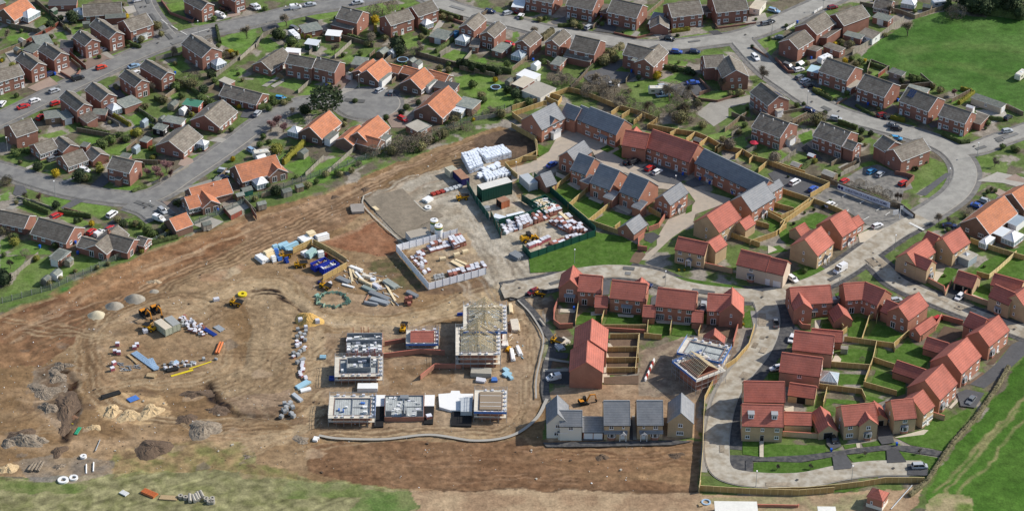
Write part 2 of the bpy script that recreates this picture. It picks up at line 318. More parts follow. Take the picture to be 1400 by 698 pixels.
# haul roads and wheel tracks
LT = (0.43, 0.34, 0.22)
for l, w, c, a in (((285, 412, 320, 396, 372, 388, 400, 398, 422, 424, 452, 436, 520, 440, 585, 430, 640, 408, 700, 392), 5, LT, 0.85),
                   ((420,428,450,440,520,446,590,437,640,420),2,(0.52,0.43,0.31),0.7),((380,386,415,392,438,410,470,428),2.5,LT,0.6),
                   ((340,384,300,400,250,425,205,452,150,470),4,(0.44,0.32,0.2),0.7),((335,395,300,412,260,420),1.2,LT,0.8),((330,390,285,408,245,430),1.2,LT,0.7),
                   ((0,445,130,395,330,305,480,252),3,(0.36,0.24,0.145),0.5),((40,440,200,372,340,312),1.3,(0.42,0.29,0.18),0.6),((60,445,220,378,350,320),1.3,(0.2,0.12,0.07),0.5),
                   ((225,380,330,338,420,300),2,(0.42,0.3,0.19),0.5),((120,470,145,500,150,540,180,585,260,605,330,590),5,(0.36,0.245,0.15),0.5),
                   ((110,450,135,480,130,530),1.3,(0.2,0.13,0.08),0.6),((0,540,40,538,100,600,200,610),5,(0.40,0.29,0.185),0.6),((0,598,60,612,130,605,220,600,330,605,420,590),4,(0.42,0.31,0.2),0.6),
                   ((425,440,430,480,425,540,410,590,350,600),5,(0.36,0.275,0.18),0.6),((436,450,440,500,436,560),2,LT,0.6),
                   ((440,592,520,590,590,588,660,592,700,585,728,560),4,(0.4,0.3,0.19),0.6),((520,594,600,590,660,598),1.5,LT,0.6),
                   ((715,415,730,445,735,480,725,520,728,545),6,(0.42,0.345,0.25),0.8),((700,390,715,402,735,405),6,(0.45,0.4,0.32),0.7),
                   ((560,630,700,625,950,632),2,(0.3,0.19,0.115),0.5),((600,648,760,640,950,645),2,(0.27,0.165,0.1),0.5),((760,615,850,628,940,620),3,(0.34,0.225,0.135),0.5),
                   ((660,272,690,320,735,395),5,(0.4,0.36,0.285),0.6),((640,300,680,350,700,390),4,(0.4,0.35,0.275),0.6),((610,268,655,262,690,300),4,(0.41,0.37,0.3),0.5)):
    streak(px(*l), w, c, a)
for i in range(46):        # many faint wheel ruts running with the haul direction
    x = rnd.uniform(0, 560); y = 440 - x * 0.38 + rnd.uniform(-10, 60); dx = rnd.uniform(40, 130)
    streak(px(x,y,x + dx / 2,y - dx * 0.2,x + dx,y - dx * rnd.uniform(0.3,0.5)),rnd.uniform(0.7,1.6),rnd.choice(((0.19,0.115,0.068),(0.43,0.31,0.2),(0.46,0.35,0.24))),0.5,i)
for i in range(22):
    x = rnd.uniform(20, 330); y = rnd.uniform(460, 630); dx = rnd.uniform(-60, 90)
    streak(px(x,y,x + dx / 2,y + rnd.uniform(-9,9),x + dx,y + rnd.uniform(-25,25)),rnd.uniform(0.7,1.8),rnd.choice(((0.2,0.13,0.08),(0.43,0.32,0.21))),0.5,i)
# trench round the plot edge (real step) and bank, its shade painted dark
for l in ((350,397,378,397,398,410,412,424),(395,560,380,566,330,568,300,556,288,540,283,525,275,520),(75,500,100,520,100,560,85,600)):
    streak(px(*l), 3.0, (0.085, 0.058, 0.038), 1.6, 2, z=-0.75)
def twin(l, gap=1.9, c=(0.16, 0.105, 0.068), w=0.7, amt=0.75):
    l = smooth(px(*l)); a, b_ = [], []
    for i, p in enumerate(l):
        d = l[min(i + 1,len(l) - 1)] - l[max(i - 1,0)]; d = d / (np.hypot(*d) + 1e-9); n = np.array((-d[1],d[0])) * gap / 2; a.append(p + n); b_.append(p - n)
    k = rnd.randint(0, 60)
    for q_ in (a, b_): streak(q_, w, c, amt, k, 0.3, z=-0.1)
RUT, PALE = (0.145, 0.095, 0.056), (0.41, 0.325, 0.215)
for s in range(5):
    o = s * 5 - 10
    twin((270,416 + o,320,397 + o,372,389 + o,404,400 + o,424,426 + o,455,437 + o,520,441 + o,585,431 + o,640,409 + o,700,393 + o),c=rnd.choice((RUT,PALE,PALE)))
    twin((40,470 + o * 2,110,440 + o,200,402 + o,300,355 + o,400,312 + o,500,262 + o,600,218 + o * .6,650,196 + o * .5),c=rnd.choice((RUT,RUT,PALE)))
    twin((130 + o,430,118 + o,480,128 + o,530,175 + o,560,240 + o,575,300,582 + o,400,580 + o,440,560 + o),c=rnd.choice((RUT,PALE)))
    twin((430 + o * .5, 450, 432 + o, 500, 428 + o, 550, 400 + o, 590, 330, 612 + o), c=rnd.choice((RUT, PALE)))
    twin((440,592 + o * .4,520,591 + o * .4,600,586 + o * .4,680,588 + o * .3,715 + o * .3,565,722 + o * .5,520,728 + o * .4,480,715 + o * .4,430),c=rnd.choice((RUT,PALE)),amt=0.6)
for cx, cy, r0 in ((225, 468, 1), (225, 468, 1.15), (230, 470, 0.86), (250, 480, 1.35)):
    twin([v for i in range(15) for v in (cx + 92 * r0 * math.cos(i * .4),cy + 58 * r0 * math.sin(i * .4))],c=rnd.choice((RUT,PALE)),amt=0.6)
for i in range(34):
    x, y = rnd.uniform(0, 420), rnd.uniform(420, 640); a = rnd.uniform(-.6, .9); d = rnd.uniform(30, 90); b0 = rnd.uniform(-25, 25)
    twin((x,y,x + d * math.cos(a),y - d * math.sin(a) * .5 + b0 * .4,x + 2 * d * math.cos(a),y - d * math.sin(a) + b0),c=rnd.choice((RUT,RUT,PALE)),amt=0.55)
for i in range(16):
    x,y = rnd.uniform(430,920),rnd.uniform(610,662); d = rnd.uniform(60,200); twin((x,y,x + d / 2,y + rnd.uniform(-4,4),min(955,x + d),y + rnd.uniform(-6,6)),c=rnd.choice(((0.13,0.07,0.04),(0.3,0.2,0.13))),amt=0.6)
for i in range(14):
    x,y = rnd.uniform(590,720),rnd.uniform(250,390); twin((x,y,x + 25,y + 35,x + 45,y + 75),c=rnd.choice(((0.17,0.135,0.1),(0.45,0.41,0.34))),amt=0.5,w=.9)
for i in range(60):      # scraped and wet patches
    x,y = rnd.uniform(0,420),rnd.uniform(420,640); s = rnd.uniform(4,14); paint(px(x,y,x + s,y - s * .4,x + 2.4 * s,y,x + 2 * s,y + s * .5,x + s * .4,y + s * .6),rnd.choice(((0.15,0.1,0.065),(0.4,0.31,0.22),(0.2,0.17,0.14))),s=2,k=i,amt=rnd.uniform(.3,.7))
streak(px(-10, 421, 70, 399, 190, 344, 330, 283, 450, 238, 560, 199, 640, 171), 3.2, (0.1, 0.14, 0.045), 1.3, 3)
# fields
FLD = px(1262, 712, 1268, 672, 1300, 618, 1330, 585, 1352, 556, 1410, 478, 2200, 150, 2600, 900, 1262, 900)
paint(FLD, (0.05, 0.118, 0.016), (0.066, 0.138, 0.022), 12, 41, rows=(math.radians(55), 3, 0.3))
for l in ((1395, 560, 1320, 640, 1288, 690), (1402, 572, 1330, 652, 1305, 690), (1370, 575, 1310, 640, 1280, 672), (1410, 535, 1340, 612)):
    streak(px(*l), 1.0, (0.26, 0.225, 0.11), 0.75, 4)
A_(1262, 690, 1290, 672, 1330, 680, 1340, 715, 1255, 720, c1=(0.36, 0.29, 0.17), c2=(0.12, 0.17, 0.04), s=4, k=42, amt=0.9)
PLAY = px(1172, 78, 1190, 66, 1248, 26, 1296, 14, 1330, 22, 1560, 40, 1560, 150, 1402, 158, 1345, 140, 1285, 118, 1240, 102)
paint(PLAY, (0.052, 0.118, 0.022), (0.075, 0.145, 0.034), 10, 43, rows=(0.2, 3, 0.25))
streak(px(1240,70,1320,62,1400,70),6,(0.115,0.165,0.05),0.5); streak(px(1220,90,1300,88,1400,110),5,(0.1,0.15,0.04),0.5)
GRN = (0.105, 0.19, 0.036), (0.13, 0.205, 0.055)
def lawns(*L):
    for l in L: paint(PL(l),*rnd.choice((GRN,((0.1,0.16,0.036),(0.14,0.19,0.06)),((0.12,0.2,0.04),(0.15,0.215,0.06)))),s=4,k=rnd.randint(0,90),rag=0)
T(0,0); lawns((1170,215,1396,150,1400,215,1320,300,1200,240),(380,160,450,130,480,190,420,220),(600,300,700,265,760,275,640,315),(175,465,290,462,250,500,215,498),(910,345,1000,330,1045,375,960,400),
     (905,25,1000,8,1010,45,950,70),(1055,132,1150,105,1190,125,1110,148),(1235,400,1300,360,1350,390,1270,440),(25,560,95,540,110,560,40,582),(920,520,990,500,1010,530,940,545),(700,640,760,610,830,680,740,690),(290,180,350,170,370,220,310,210),(30,200,150,180,170,220,50,225))
T(350,0); lawns((272,90,440,55,460,72,430,95,300,115),(500,40,690,10,700,30,830,20,880,10,820,45,760,60,640,90,620,65),(110,125,190,108,205,130,130,150),(120,465,180,440,270,462,230,500),(240,520,300,460,370,470,340,525),(360,280,440,255,490,262,410,310),(450,320,560,290,640,300,560,350),(790,225,880,195,920,215,840,280),(1010,310,1080,270,1160,290,1110,340),(1165,340,1250,310,1260,345,1200,360),(1080,420,1250,400,1396,470,1396,600,1200,660,1180,620,1220,560,1100,470),(1280,390,1350,350,1390,360,1330,400),(430,580,500,575,535,610,470,620),(0,420,80,400,130,420,40,470),(500,500,580,460,630,470,560,515),(0,230,60,200,150,260,60,280))
T(700,0); lawns((620,450,760,430,870,480,900,560,770,575,680,540),(800,440,900,400,990,420,900,460),(865,300,1000,290,1070,270,1165,285,1100,310,960,325),(880,210,950,195,1070,180,1090,215,950,238),(1145,175,1330,150,1290,180,1190,205),(1290,240,1390,200,1396,260,1310,262),(95,395,140,358,188,365,170,405),(390,430,450,370,500,360,460,400),(1010,530,1090,495,1250,490,1270,515,1120,550,1020,540),(1195,600,1290,560,1300,640,1230,625),(850,330,960,335,950,360,870,370),(560,390,600,360,640,400,590,405),(590,170,650,160,660,190,620,200),(690,185,740,175,760,195,700,205),(740,60,790,40,800,70,760,95),(0,180,35,170,40,200,5,210),(0,540,60,540,60,600,0,600),(500,270,560,255,600,280,540,320))
T(1050,0); lawns((500,40,620,70,600,95,540,70),(0,220,50,225,55,260,0,320),(20,360,80,370,140,430,100,430),(545,400,600,385,650,400,600,425),(330,10,400,5,400,25,350,28),(745,475,800,455,830,470,770,490),(985,545,1060,530,1090,560,1020,580),(150,640,200,620,230,640,180,680),(290,520,350,500,380,520,330,545))
T(0,175); lawns((430,60,560,40,610,70,470,90),(555,130,700,80,780,90,640,145),(760,130,850,95,860,140),(780,200,860,180,850,210),(240,240,330,220,380,240,300,265),(230,380,400,360,410,385,320,430,250,425),(390,440,460,395,600,430,600,470,560,485),(80,430,200,400,290,450,240,490),(320,490,380,465,500,520,430,545),(0,370,50,340,50,390,0,400),(40,690,150,630,250,640,290,690),(680,500,740,490,800,560,900,590,800,640,740,560),(0,610,50,600,70,650,0,690),(1040,150,1090,140,1100,170,1060,190),(580,330,720,310,780,320,720,360),(50,180,110,150,150,190,130,210),(220,40,340,10,370,30,270,60))
T(350,175); lawns((150,210,280,150,370,200,240,260),(270,270,390,170,500,150,540,165,370,300,300,310),(480,220,560,155,640,170,560,215,490,240),(200,330,260,320,280,350,220,360),(100,170,180,130,220,150,140,200))
T(700,175); lawns((1170,70,1260,40,1290,90,1240,130),(1060,40,1190,10,1200,50,1100,65),(1290,150,1396,100,1396,180,1320,170))
T(1050,175); lawns((160,40,240,10,250,60,190,90),(0,120,60,110,110,150,40,200),(110,190,170,150,220,160,150,215),(750,320,800,290,870,155,960,190,980,240,800,360),(830,380,985,250,1020,260,1000,340,950,385),(1100,200,1120,160,1200,145,1310,200,1300,250,1150,240),(1115,365,1140,310,1220,295,1180,330),(730,410,760,405,815,470,800,490,725,440),(1200,360,1240,350,1250,390,1200,380),(940,60,1000,20,1100,0,1150,10,1030,70),(490,60,560,50,580,70,530,90),(510,195,560,180,590,200,540,230),(1340,60,1400,30,1400,90))
T(0, 350); lawns((0, 240, 130, 60, 260, 0, 410, 0, 580, 30, 560, 60, 330, 110, 260, 130, 100, 220, 0, 270), (0, 0, 140, 0, 120, 90, 0, 90))
# height: churned soil
H += DIRT * (fbm(GX, GY, 5, 60) * 0.4 - 0.62 + fbm(GX, GY, 1.7, 61, 3) * 0.26)
pm = inside(PLOT, GX, GY); H[pm] = H[pm] * 0.3 - 0.12 + 0.1 * vn(GX[pm], GY[pm], 2, 3) + 0.07 * vn(GX[pm] * 1.0, GY[pm] * .1, .9, 5)
C[DIRT > .5] *= (0.9, 0.85, 0.79)
edge_ = (np.abs(GX) > 216) | (GY > 206) | (GY < -151); H[edge_] = np.minimum(H[edge_], 0)
H -= 0.02
for i in range(70):      # molehill-sized lumps and dips over the dirt
    x,y = rnd.uniform(-185,20),rnd.uniform(-110,60); r_ = rnd.uniform(1.5,4); s = np.where((np.abs(GX - x) < r_) & (np.abs(GY - y) < r_) & (DIRT > .5))[0]; H[s] += rnd.uniform(-.35,.4) * np.clip(1 - np.hypot(GX[s] - x,GY[s] - y) / r_,0,1) * (fbm(GX[s],GY[s],1.2,i,2) + .3)
C *= (0.86 + 0.3 * fbm(GX, GY, 1.5, 70, 2))[:, None]
C = np.clip(C, 0.01, 0.8)
vs = np.column_stack([GX, GY, H])
idx = np.arange(NX * NY).reshape(NY, NX)
fs = np.column_stack([idx[:-1, :-1].ravel(), idx[:-1, 1:].ravel(), idx[1:, 1:].ravel(), idx[1:, :-1].ravel()])
me = bpy.data.meshes.new('ground'); me.vertices.add(len(vs)); me.vertices.foreach_set('co', vs.ravel())
me.loops.add(fs.size); me.loops.foreach_set('vertex_index',fs.ravel()); me.polygons.add(len(fs)); me.polygons.foreach_set('loop_start',np.arange(0,fs.size,4)); me.polygons.foreach_set('loop_total',np.full(len(fs),4))
me.update(calc_edges=True)
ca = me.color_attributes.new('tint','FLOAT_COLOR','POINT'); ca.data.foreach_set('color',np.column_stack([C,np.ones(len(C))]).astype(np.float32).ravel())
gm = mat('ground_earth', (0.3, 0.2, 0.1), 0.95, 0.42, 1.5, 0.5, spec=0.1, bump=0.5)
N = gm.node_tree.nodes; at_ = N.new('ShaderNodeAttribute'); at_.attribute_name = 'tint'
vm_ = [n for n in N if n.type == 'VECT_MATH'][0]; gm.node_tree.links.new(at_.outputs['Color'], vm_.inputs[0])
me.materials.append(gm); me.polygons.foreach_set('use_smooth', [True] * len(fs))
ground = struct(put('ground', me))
HGT = H
def gh(x, y):
    """ground height under a point"""
    i = int(round((x - fx_[0]) / STEP)) + 6; j = int(round((y - fy_[0]) / STEP)) + 5
    if 0 <= i < NX and 0 <= j < NY: return float(HGT[j * NX + i])
    return 0.0
# ------------------------------------------------------------------ roads
m_tar = mat('old_tarmac', (0.175, 0.172, 0.165), 0.92, 0.16, 1.5, 0.12, c2=(0.225, 0.22, 0.205))
m_tarl = mat('pale_tarmac', (0.33, 0.318, 0.285), 0.92, 0.16, 1.5, 0.12, c2=(0.27, 0.26, 0.235))
m_foot = mat('footway_tarmac', (0.145, 0.14, 0.135), 0.92, 0.18, 1.5, 0.2, c2=(0.21, 0.2, 0.18))
m_kerb = mat('kerb_stone', (0.36, 0.34, 0.3), 0.9, 0.12)
m_newr = mat('muddy_road', (0.43, 0.395, 0.325), 0.92, 0.24, 1.1, 0.14, c2=(0.3, 0.255, 0.19))
m_newf = mat('new_footway', (0.055, 0.056, 0.06), 0.92, 0.2, 1.5, 0.3, c2=(0.11, 0.105, 0.1))
m_block = mat('block_paving', (0.42, 0.355, 0.28), 0.92, 0.1, 3, 0.25, c2=(0.37, 0.32, 0.26))
m_drive = mat('drive_tarmac', (0.085, 0.085, 0.088), 0.92, 0.25, 1.5, 0.3, rand=0.3)
m_paved = mat('drive_paving', (0.28, 0.21, 0.17), 0.92, 0.2, 2.5, 0.3, rand=0.25)
m_concd = mat('drive_concrete', (0.33, 0.31, 0.27), 0.92, 0.2, 1.5, 0.3, rand=0.2)
m_lawn = mat('new_turf', (0.058, 0.118, 0.018), 0.95, 0.45, 1.8, 0.3, c2=(0.082, 0.145, 0.03), rand=0.15, spec=0.1)
m_soil = mat('bare_soil', (0.14, 0.092, 0.06), 0.95, 0.35, 2.5, 0.4, rand=0.2)
m_line = mat('road_paint', (0.62, 0.61, 0.57), 0.8, 0.2)
LZ = [0]; ROADL = []
def lift(base):
    LZ[0] += 1; return base + (LZ[0] % 89) * 0.0011
def ribbon(name, line, w, z, m):
    l = smooth(line, 8); b = MB(); L = []; R_ = []
    for i, p in enumerate(l):
        d = l[min(i + 1, len(l) - 1)] - l[max(i - 1, 0)]; d = d / (np.hypot(*d) + 1e-9); n = np.array((-d[1], d[0])) * w / 2
        L.append((*(p + n), z)); R_.append((*(p - n), z))
    for i in range(len(l) - 1): b.face([R_[i], R_[i + 1], L[i + 1], L[i]])
    return struct(b.build(name, m))
def disc(name, c, r, z, m, n=28):
    b = MB(); b.face([(c[0] + r * math.cos(2 * math.pi * i / n),c[1] + r * math.sin(2 * math.pi * i / n),z) for i in range(n)]); return struct(b.build(name,m))
def road(line, w, m=None, foot=1.9, mf=None, curve=True):
    l = px(*line); ROADL.append(([np.array(p) for p in l], w / 2 + (foot or 0)))
    if foot: ribbon('pavement', l, w + 2 * foot, lift(0.02), mf or m_foot)
    ribbon('kerb', l, w + 0.5, lift(0.12), m_kerb)
    ribbon('road', l, w, lift(0.22), m or m_tar)
def sheet(name, pts, m, z=None):
    a = sum(pts[i][0] * pts[i - 1][1] - pts[i - 1][0] * pts[i][1] for i in range(len(pts)))
    if a > 0: pts = pts[::-1]
    z = lift(0.025) if z is None else z
    b = MB(); b.face([(p[0], p[1], z) for p in pts]); return struct(b.build(name, m))
road((-40, 182, 0, 164, 88, 121, 150, 91, 200, 69, 238, 56, 275, 45, 350, 29, 412, 14, 475, 4, 560, -14), 7.0)
road((232, 54, 214, 34, 200, 15, 188, -12), 6.5)
road((560,-22,600,4,650,20,700,31,750,43,825,55,875,63,925,62,975,56,1013,50,1050,37,1100,15,1150,-8),7.0,m_tarl)
road((1005,46,1022,66,1050,96,1080,118,1113,140,1150,157,1200,171,1240,182,1275,193,1300,206,1316,224,1319,243,1308,264,1285,282,1255,300),7.4,m_tarl)
road((1303, 207, 1336, 203, 1365, 192, 1440, 165), 6.5, m_tarl, foot=1.4)
road((-40,222,0,232,50,248,100,262,163,271,200,270,224,261,250,243,288,218,325,192,350,173,378,154,410,143,450,137,490,140),6.6)
for l in ((180, 276, 205, 285, 222, 298),): road(l, 9, foot=1.4)
C1 = gp(503,142); disc('pavement',C1,12.5,lift(0.02),m_foot); disc('kerb',C1,11.2,lift(0.12),m_kerb); disc('road',C1,10.9,lift(0.22),m_tar)
# new estate roads
MD = m_newr
road((1262,298,1225,317,1190,341,1150,369,1110,389,1060,402,1025,404,975,400,930,392,890,377,840,371,790,376,745,388,690,398),7.0,MD,1.9,m_newf)
road((1040,403,1049,425,1049,452,1036,482,1012,512,994,540,984,575,980,610,984,638,1002,651,1050,657,1100,656,1150,646,1200,640,1262,640),6.6,MD,0)
ribbon('pavement', px(1072, 415, 1077, 440, 1070, 466, 1048, 498, 1027, 528, 1012, 558, 1006, 590, 1004, 614), 4.2, lift(0.02), m_newf)
ribbon('pavement',px(1030,425,1034,450,1022,474,998,504,978,536,968,570,964,610,962,645),2.0,lift(0.02),mat('pavement_grey',(0.26,0.25,0.23),0.9,0.15))
road((1188, 352, 1205, 366, 1228, 387, 1276, 408, 1326, 428, 1420, 462), 5.8, MD, 1.8, m_newf)
ribbon('pavement', px(711, 408, 730, 428, 749, 455, 756, 470, 748, 500, 745, 530, 748, 548), 2.4, lift(0.02), m_newf)

def patches(lines, n, m):
    for _ in range(n):
        l,w = rnd.choice(lines); l = smooth(l,8); i = rnd.randrange(len(l) - 1); p = l[i]; d = l[i + 1] - p; d = d / (np.hypot(*d) + 1e-9); v = np.array((-d[1],d[0])); o = p + v * rnd.uniform(-2,2); a,b = rnd.uniform(.7,3.5),rnd.uniform(.5,1.2)
        sheet('road_patch', [o + d * a + v * b, o - d * a + v * b, o - d * a - v * b, o + d * a - v * b], m, lift(.325))
def covers(lines, n):
    for _ in range(n):
        l,w = rnd.choice(lines); l = smooth(l,8); i = rnd.randrange(len(l) - 1); p = l[i] + nr.uniform(-1.5,1.5,2); disc('manhole_cover',p,.42,lift(.43),m_mc,12)
m_mc = mat('cast_iron', (.07, .065, .06), .7, .2)
patches(ROADL[:8], 34, mat('tarmac_patch', (.145, .145, .14), .92, .15, rand=.35)); covers(ROADL[:8], 16)
patches(ROADL[8:], 16, mat('mud_patch', (.3, .25, .185), .95, .4, 2, .5, rand=.25)); covers(ROADL[8:], 14)
# ------------------------------------------------------------------ openings (shared meshes, local x along the wall, -y outward, z up from the sill)
def opening(w, h, cols, door=False, frame=m_white, sill=True):
    b = MB(); f = 0.12
    b.box(-w / 2, w / 2, -0.05, 0.02, 0, f); b.box(-w / 2, w / 2, -0.05, 0.02, h - f, h)
    for i in range(cols + 1):
        x = -w / 2 + i * (w - f) / cols; b.box(x, x + f, -0.05, 0.02, f, h - f)
    if not door: b.box(-w / 2 + f, w / 2 - f, -0.045, 0.02, h * 0.68, h * 0.68 + 0.05)
    b.face([(-w / 2 + f, -0.022, f), (w / 2 - f, -0.022, f), (w / 2 - f, -0.022, h - f), (-w / 2 + f, -0.022, h - f)], 1)
    if sill and not door: b.box(-w / 2 - 0.06, w / 2 + 0.06, -0.11, 0.02, -0.1, -0.003)
    return b.mesh('window', [frame, m_glass])
def door_mesh(col=m_door, w=0.98, h=2.08):
    b = MB(); b.box(-w / 2 - .06,w / 2 + .06,-0.04,0.02,0,h + .06,1); b.box(-w / 2,w / 2,-0.075,-0.04,0.05,h,0); b.box(-w / 4,w / 4,-0.085,-0.075,h * .58,h * .88,2)
    b.box(-w * .7, w * .7, -0.5, 0.02, -0.02, 0.06, 3)
    return b.mesh('door', [col, m_white, m_glass, m_conc])
def bay_mesh(w=2.3, h=1.35, roof=m_slate):
    b = MB(); d = 0.6; q_ = [(-w / 2, 0), (-w / 2 + .45, -d), (w / 2 - .45, -d), (w / 2, 0)]
    b.hexa([(x, y, -0.9) for x, y in q_], [(x, y, 0) for x, y in q_], 2)
    g = [(x * .97, y * .95, 0) for x, y in q_]; b.hexa(g, [(x, y, h) for x, y, _ in g], 1)
    for x, y in q_: b.box(x - .07, x + .07, y - .05, y + .07, 0, h, 0)
    for x in (-w / 6, w / 6): b.box(x - .04, x + .04, -d - .03, -d + .05, 0, h, 0)
    b.hexa([(x * 1.02, y * 1.03, 0.0) for x, y in q_], [(x * 1.02, y * 1.03, .09) for x, y in q_], 0)
    b.hexa([(x * 1.12, y * 1.2, h) for x, y in q_], [(x * .9, y * .3, h + .55) for x, y in q_], 3)
    return b.mesh('bay_window', [m_white, m_glass, m_nbrick, roof])
def gdoor_mesh(w=2.3, col=m_door):
    b = MB(); b.box(-w / 2 - .08, w / 2 + .08, -.03, .02, 0, 2.15, 1)
    for i in range(4): b.box(-w / 2, w / 2, -.06, -.03, .03 + i * .51, .51 + i * .51, 0)
    return b.mesh('garage_door', [col, m_white])
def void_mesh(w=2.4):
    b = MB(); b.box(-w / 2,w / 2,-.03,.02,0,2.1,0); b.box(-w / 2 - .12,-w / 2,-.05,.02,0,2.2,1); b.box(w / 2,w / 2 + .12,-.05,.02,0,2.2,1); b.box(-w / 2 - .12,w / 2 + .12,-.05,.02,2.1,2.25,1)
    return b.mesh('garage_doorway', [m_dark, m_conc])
def porch_mesh(w, d, roof, post=m_white):
    b = MB(); h = 2.35
    for s in (-1,1): b.box(s * w / 2 - .08,s * w / 2 + .08,-d,-d + .16,0,h,1); b.bar((s * w / 2,0,h),(s * w / 2,-d,h),.12,.14,1)
    r = w * .45
    b.face([(-w / 2 - .2,-d - .2,h),(0,-d - .2,h + r),(0,0,h + r),(-w / 2 - .2,0,h)],0); b.face([(w / 2 + .2,0,h),(0,0,h + r),(0,-d - .2,h + r),(w / 2 + .2,-d - .2,h)],0)
    b.face([(-w / 2 - .2, -d - .19, h), (w / 2 + .2, -d - .19, h), (0, -d - .19, h + r)], 1)
    return b.mesh('porch', [roof, post])
def canopy_mesh(w, d, roof):
    b = MB(); b.hexa([(-w / 2,-d,2.35),(w / 2,-d,2.35),(w / 2,0,2.35),(-w / 2,0,2.35)],[(-w / 2,-d,2.45),(w / 2,-d,2.45),(w / 2,0,3.1),(-w / 2,0,3.1)],0)
    return b.mesh('porch_canopy', [roof])
OPN = {'w': ('window',opening(1.25,1.15,2)),'W': ('window',opening(1.95,1.25,3)),'s': ('window',opening(.62,.95,1)),'m': ('window',opening(.95,1.05,2)),
       'F': ('french_door',opening(1.6,2.1,2,True)),'P': ('patio_door',opening(2.5,2.1,4,True)),'D': ('door',door_mesh()),'K': ('door',door_mesh(m_dark)),'B': ('bay_window',bay_mesh()),
       'S': ('bay_window',bay_mesh(2.3,1.3,m_red)),'G': ('garage_door',gdoor_mesh()),'V': ('garage_doorway',void_mesh()),'p': ('porch',porch_mesh(1.7,1.1,m_slate)),'r': ('porch',porch_mesh(1.7,1.1,m_red)),'o': ('porch',porch_mesh(1.9,1.2,m_tile)),
       'c': ('porch_canopy',canopy_mesh(3.4,1.0,m_slate)),'C': ('porch_canopy',canopy_mesh(3.6,1.0,m_tile)),'R': ('porch_canopy',canopy_mesh(5.2,1.3,m_red))}
ZB = {'w': .95,'W': .85,'s': 1.2,'m': 1.0,'F': .12,'P': .12,'D': .08,'K': .08,'B': .92,'S': .92,'G': .03,'V': .03,'p': 0,'r': 0,'o': 0,'c': 0,'C': 0,'R': 0}
# wall patterns: (fraction along the wall seen from outside, storey, opening)
PAT = {'': [],
 'semi': [(.1, 1, 'w'), (.33, 1, 'w'), (.67, 1, 'w'), (.9, 1, 'w'), (.09, 0, 'D'), (.31, 0, 'W'), (.69, 0, 'W'), (.91, 0, 'D')],
 'semir': [(.1, 1, 'W'), (.36, 1, 'm'), (.62, 1, 'm'), (.88, 1, 'W'), (.12, 0, 'P'), (.38, 0, 'm'), (.62, 0, 'm'), (.87, 0, 'P')],
 'det': [(.28, 1, 'w'), (.72, 1, 'w'), (.28, 0, 'D'), (.66, 0, 'W')], 'detr': [(.28, 1, 'w'), (.72, 1, 'w'), (.3, 0, 'w'), (.68, 0, 'F')],
 'dete': [(.18,1,'w'),(.8,1,'w'),(.18,0,'W'),(.5,0,'D'),(.8,0,'W')],'side': [(.55,1,'s'),(.3,0,'s')],'side2': [(.35,1,'m'),(.65,1,'m'),(.4,0,'m'),(.7,0,'D')],'flat': [(.25,1,'m'),(.7,1,'w'),(.25,0,'m'),(.7,0,'w')],
 'bunge': [(.12,0,'W'),(.37,0,'w'),(.6,0,'D'),(.85,0,'W')],'bungr': [(.12,0,'w'),(.35,0,'w'),(.62,0,'w'),(.86,0,'w')],'bungg': [(.25,0,'w'),(.72,0,'W')],'bungp': [(.28,0,'F'),(.74,0,'F')],
 'newf': [(.17,1,'w'),(.5,1,'s'),(.83,1,'w'),(.2,0,'W'),(.5,0,'D'),(.5,0,'p'),(.82,0,'w')],'newr': [(.2,1,'w'),(.5,1,'s'),(.8,1,'w'),(.3,0,'F'),(.8,0,'m')],
 'newR': [(.2,1,'w'),(.5,1,'s'),(.8,1,'w'),(.2,0,'m'),(.5,0,'P'),(.5,0,'c'),(.84,0,'w')],'newg': [(.5,1,'s'),(.5,0,'s')],'newG': [(.35,1,'m'),(.7,1,'m'),(.3,0,'F'),(.75,0,'m')],
 'gf': [(.5,1,'w'),(.5,0,'B')],'gw': [(.5,1,'w'),(.5,0,'W')],'gp': [(.5,1,'W'),(.5,0,'P'),(.5,0,'c')],'up1': [(.5,1,'w')],'ext': [(.5,0,'W')],
 'ter4': [(.06,1,'w'),(.19,1,'w'),(.33,1,'w'),(.43,1,'w'),(.57,1,'w'),(.67,1,'w'),(.82,1,'w'),(.93,1,'w'),(.07,0,'W'),(.2,0,'D'),(.26,0,'D'),(.4,0,'W'),(.6,0,'W'),(.74,0,'D'),(.93,0,'W'),(.23,0,'c'),(.74,0,'p')],
 'ter3': [(.1,1,'w'),(.3,1,'w'),(.47,1,'w'),(.68,1,'w'),(.88,1,'w'),(.1,0,'W'),(.25,0,'D'),(.35,0,'D'),(.53,0,'W'),(.72,0,'D'),(.9,0,'W')],
 'ter2': [(.15,1,'w'),(.5,1,'w'),(.85,1,'w'),(.17,0,'W'),(.42,0,'W'),(.58,0,'D'),(.7,0,'D'),(.9,0,'W'),(.64,0,'c')],
 'cot': [(.28,1,'w'),(.75,1,'s'),(.3,0,'B'),(.74,0,'D'),(.45,0,'R2'),(.74,0,'p')],'cotm': [(.72,1,'w'),(.25,1,'s'),(.7,0,'B'),(.26,0,'D'),(.55,0,'R2'),(.26,0,'p')],
 'geo': [(.14,1,'w'),(.5,1,'m'),(.86,1,'w'),(.14,0,'w'),(.5,0,'K'),(.86,0,'w')],'V': [(.5,0,'V')],'VV': [(.27,0,'V'),(.75,0,'V')],'G': [(.5,0,'G')],'GG': [(.27,0,'G'),(.75,0,'G')],'gd': [(.3,0,'s')],
 'dg5': [(.14, 1, 'w'), (.5, 1, 'm'), (.86, 1, 'w'), (.2, 0, 'B'), (.5, 0, 'D'), (.86, 0, 'w')]}
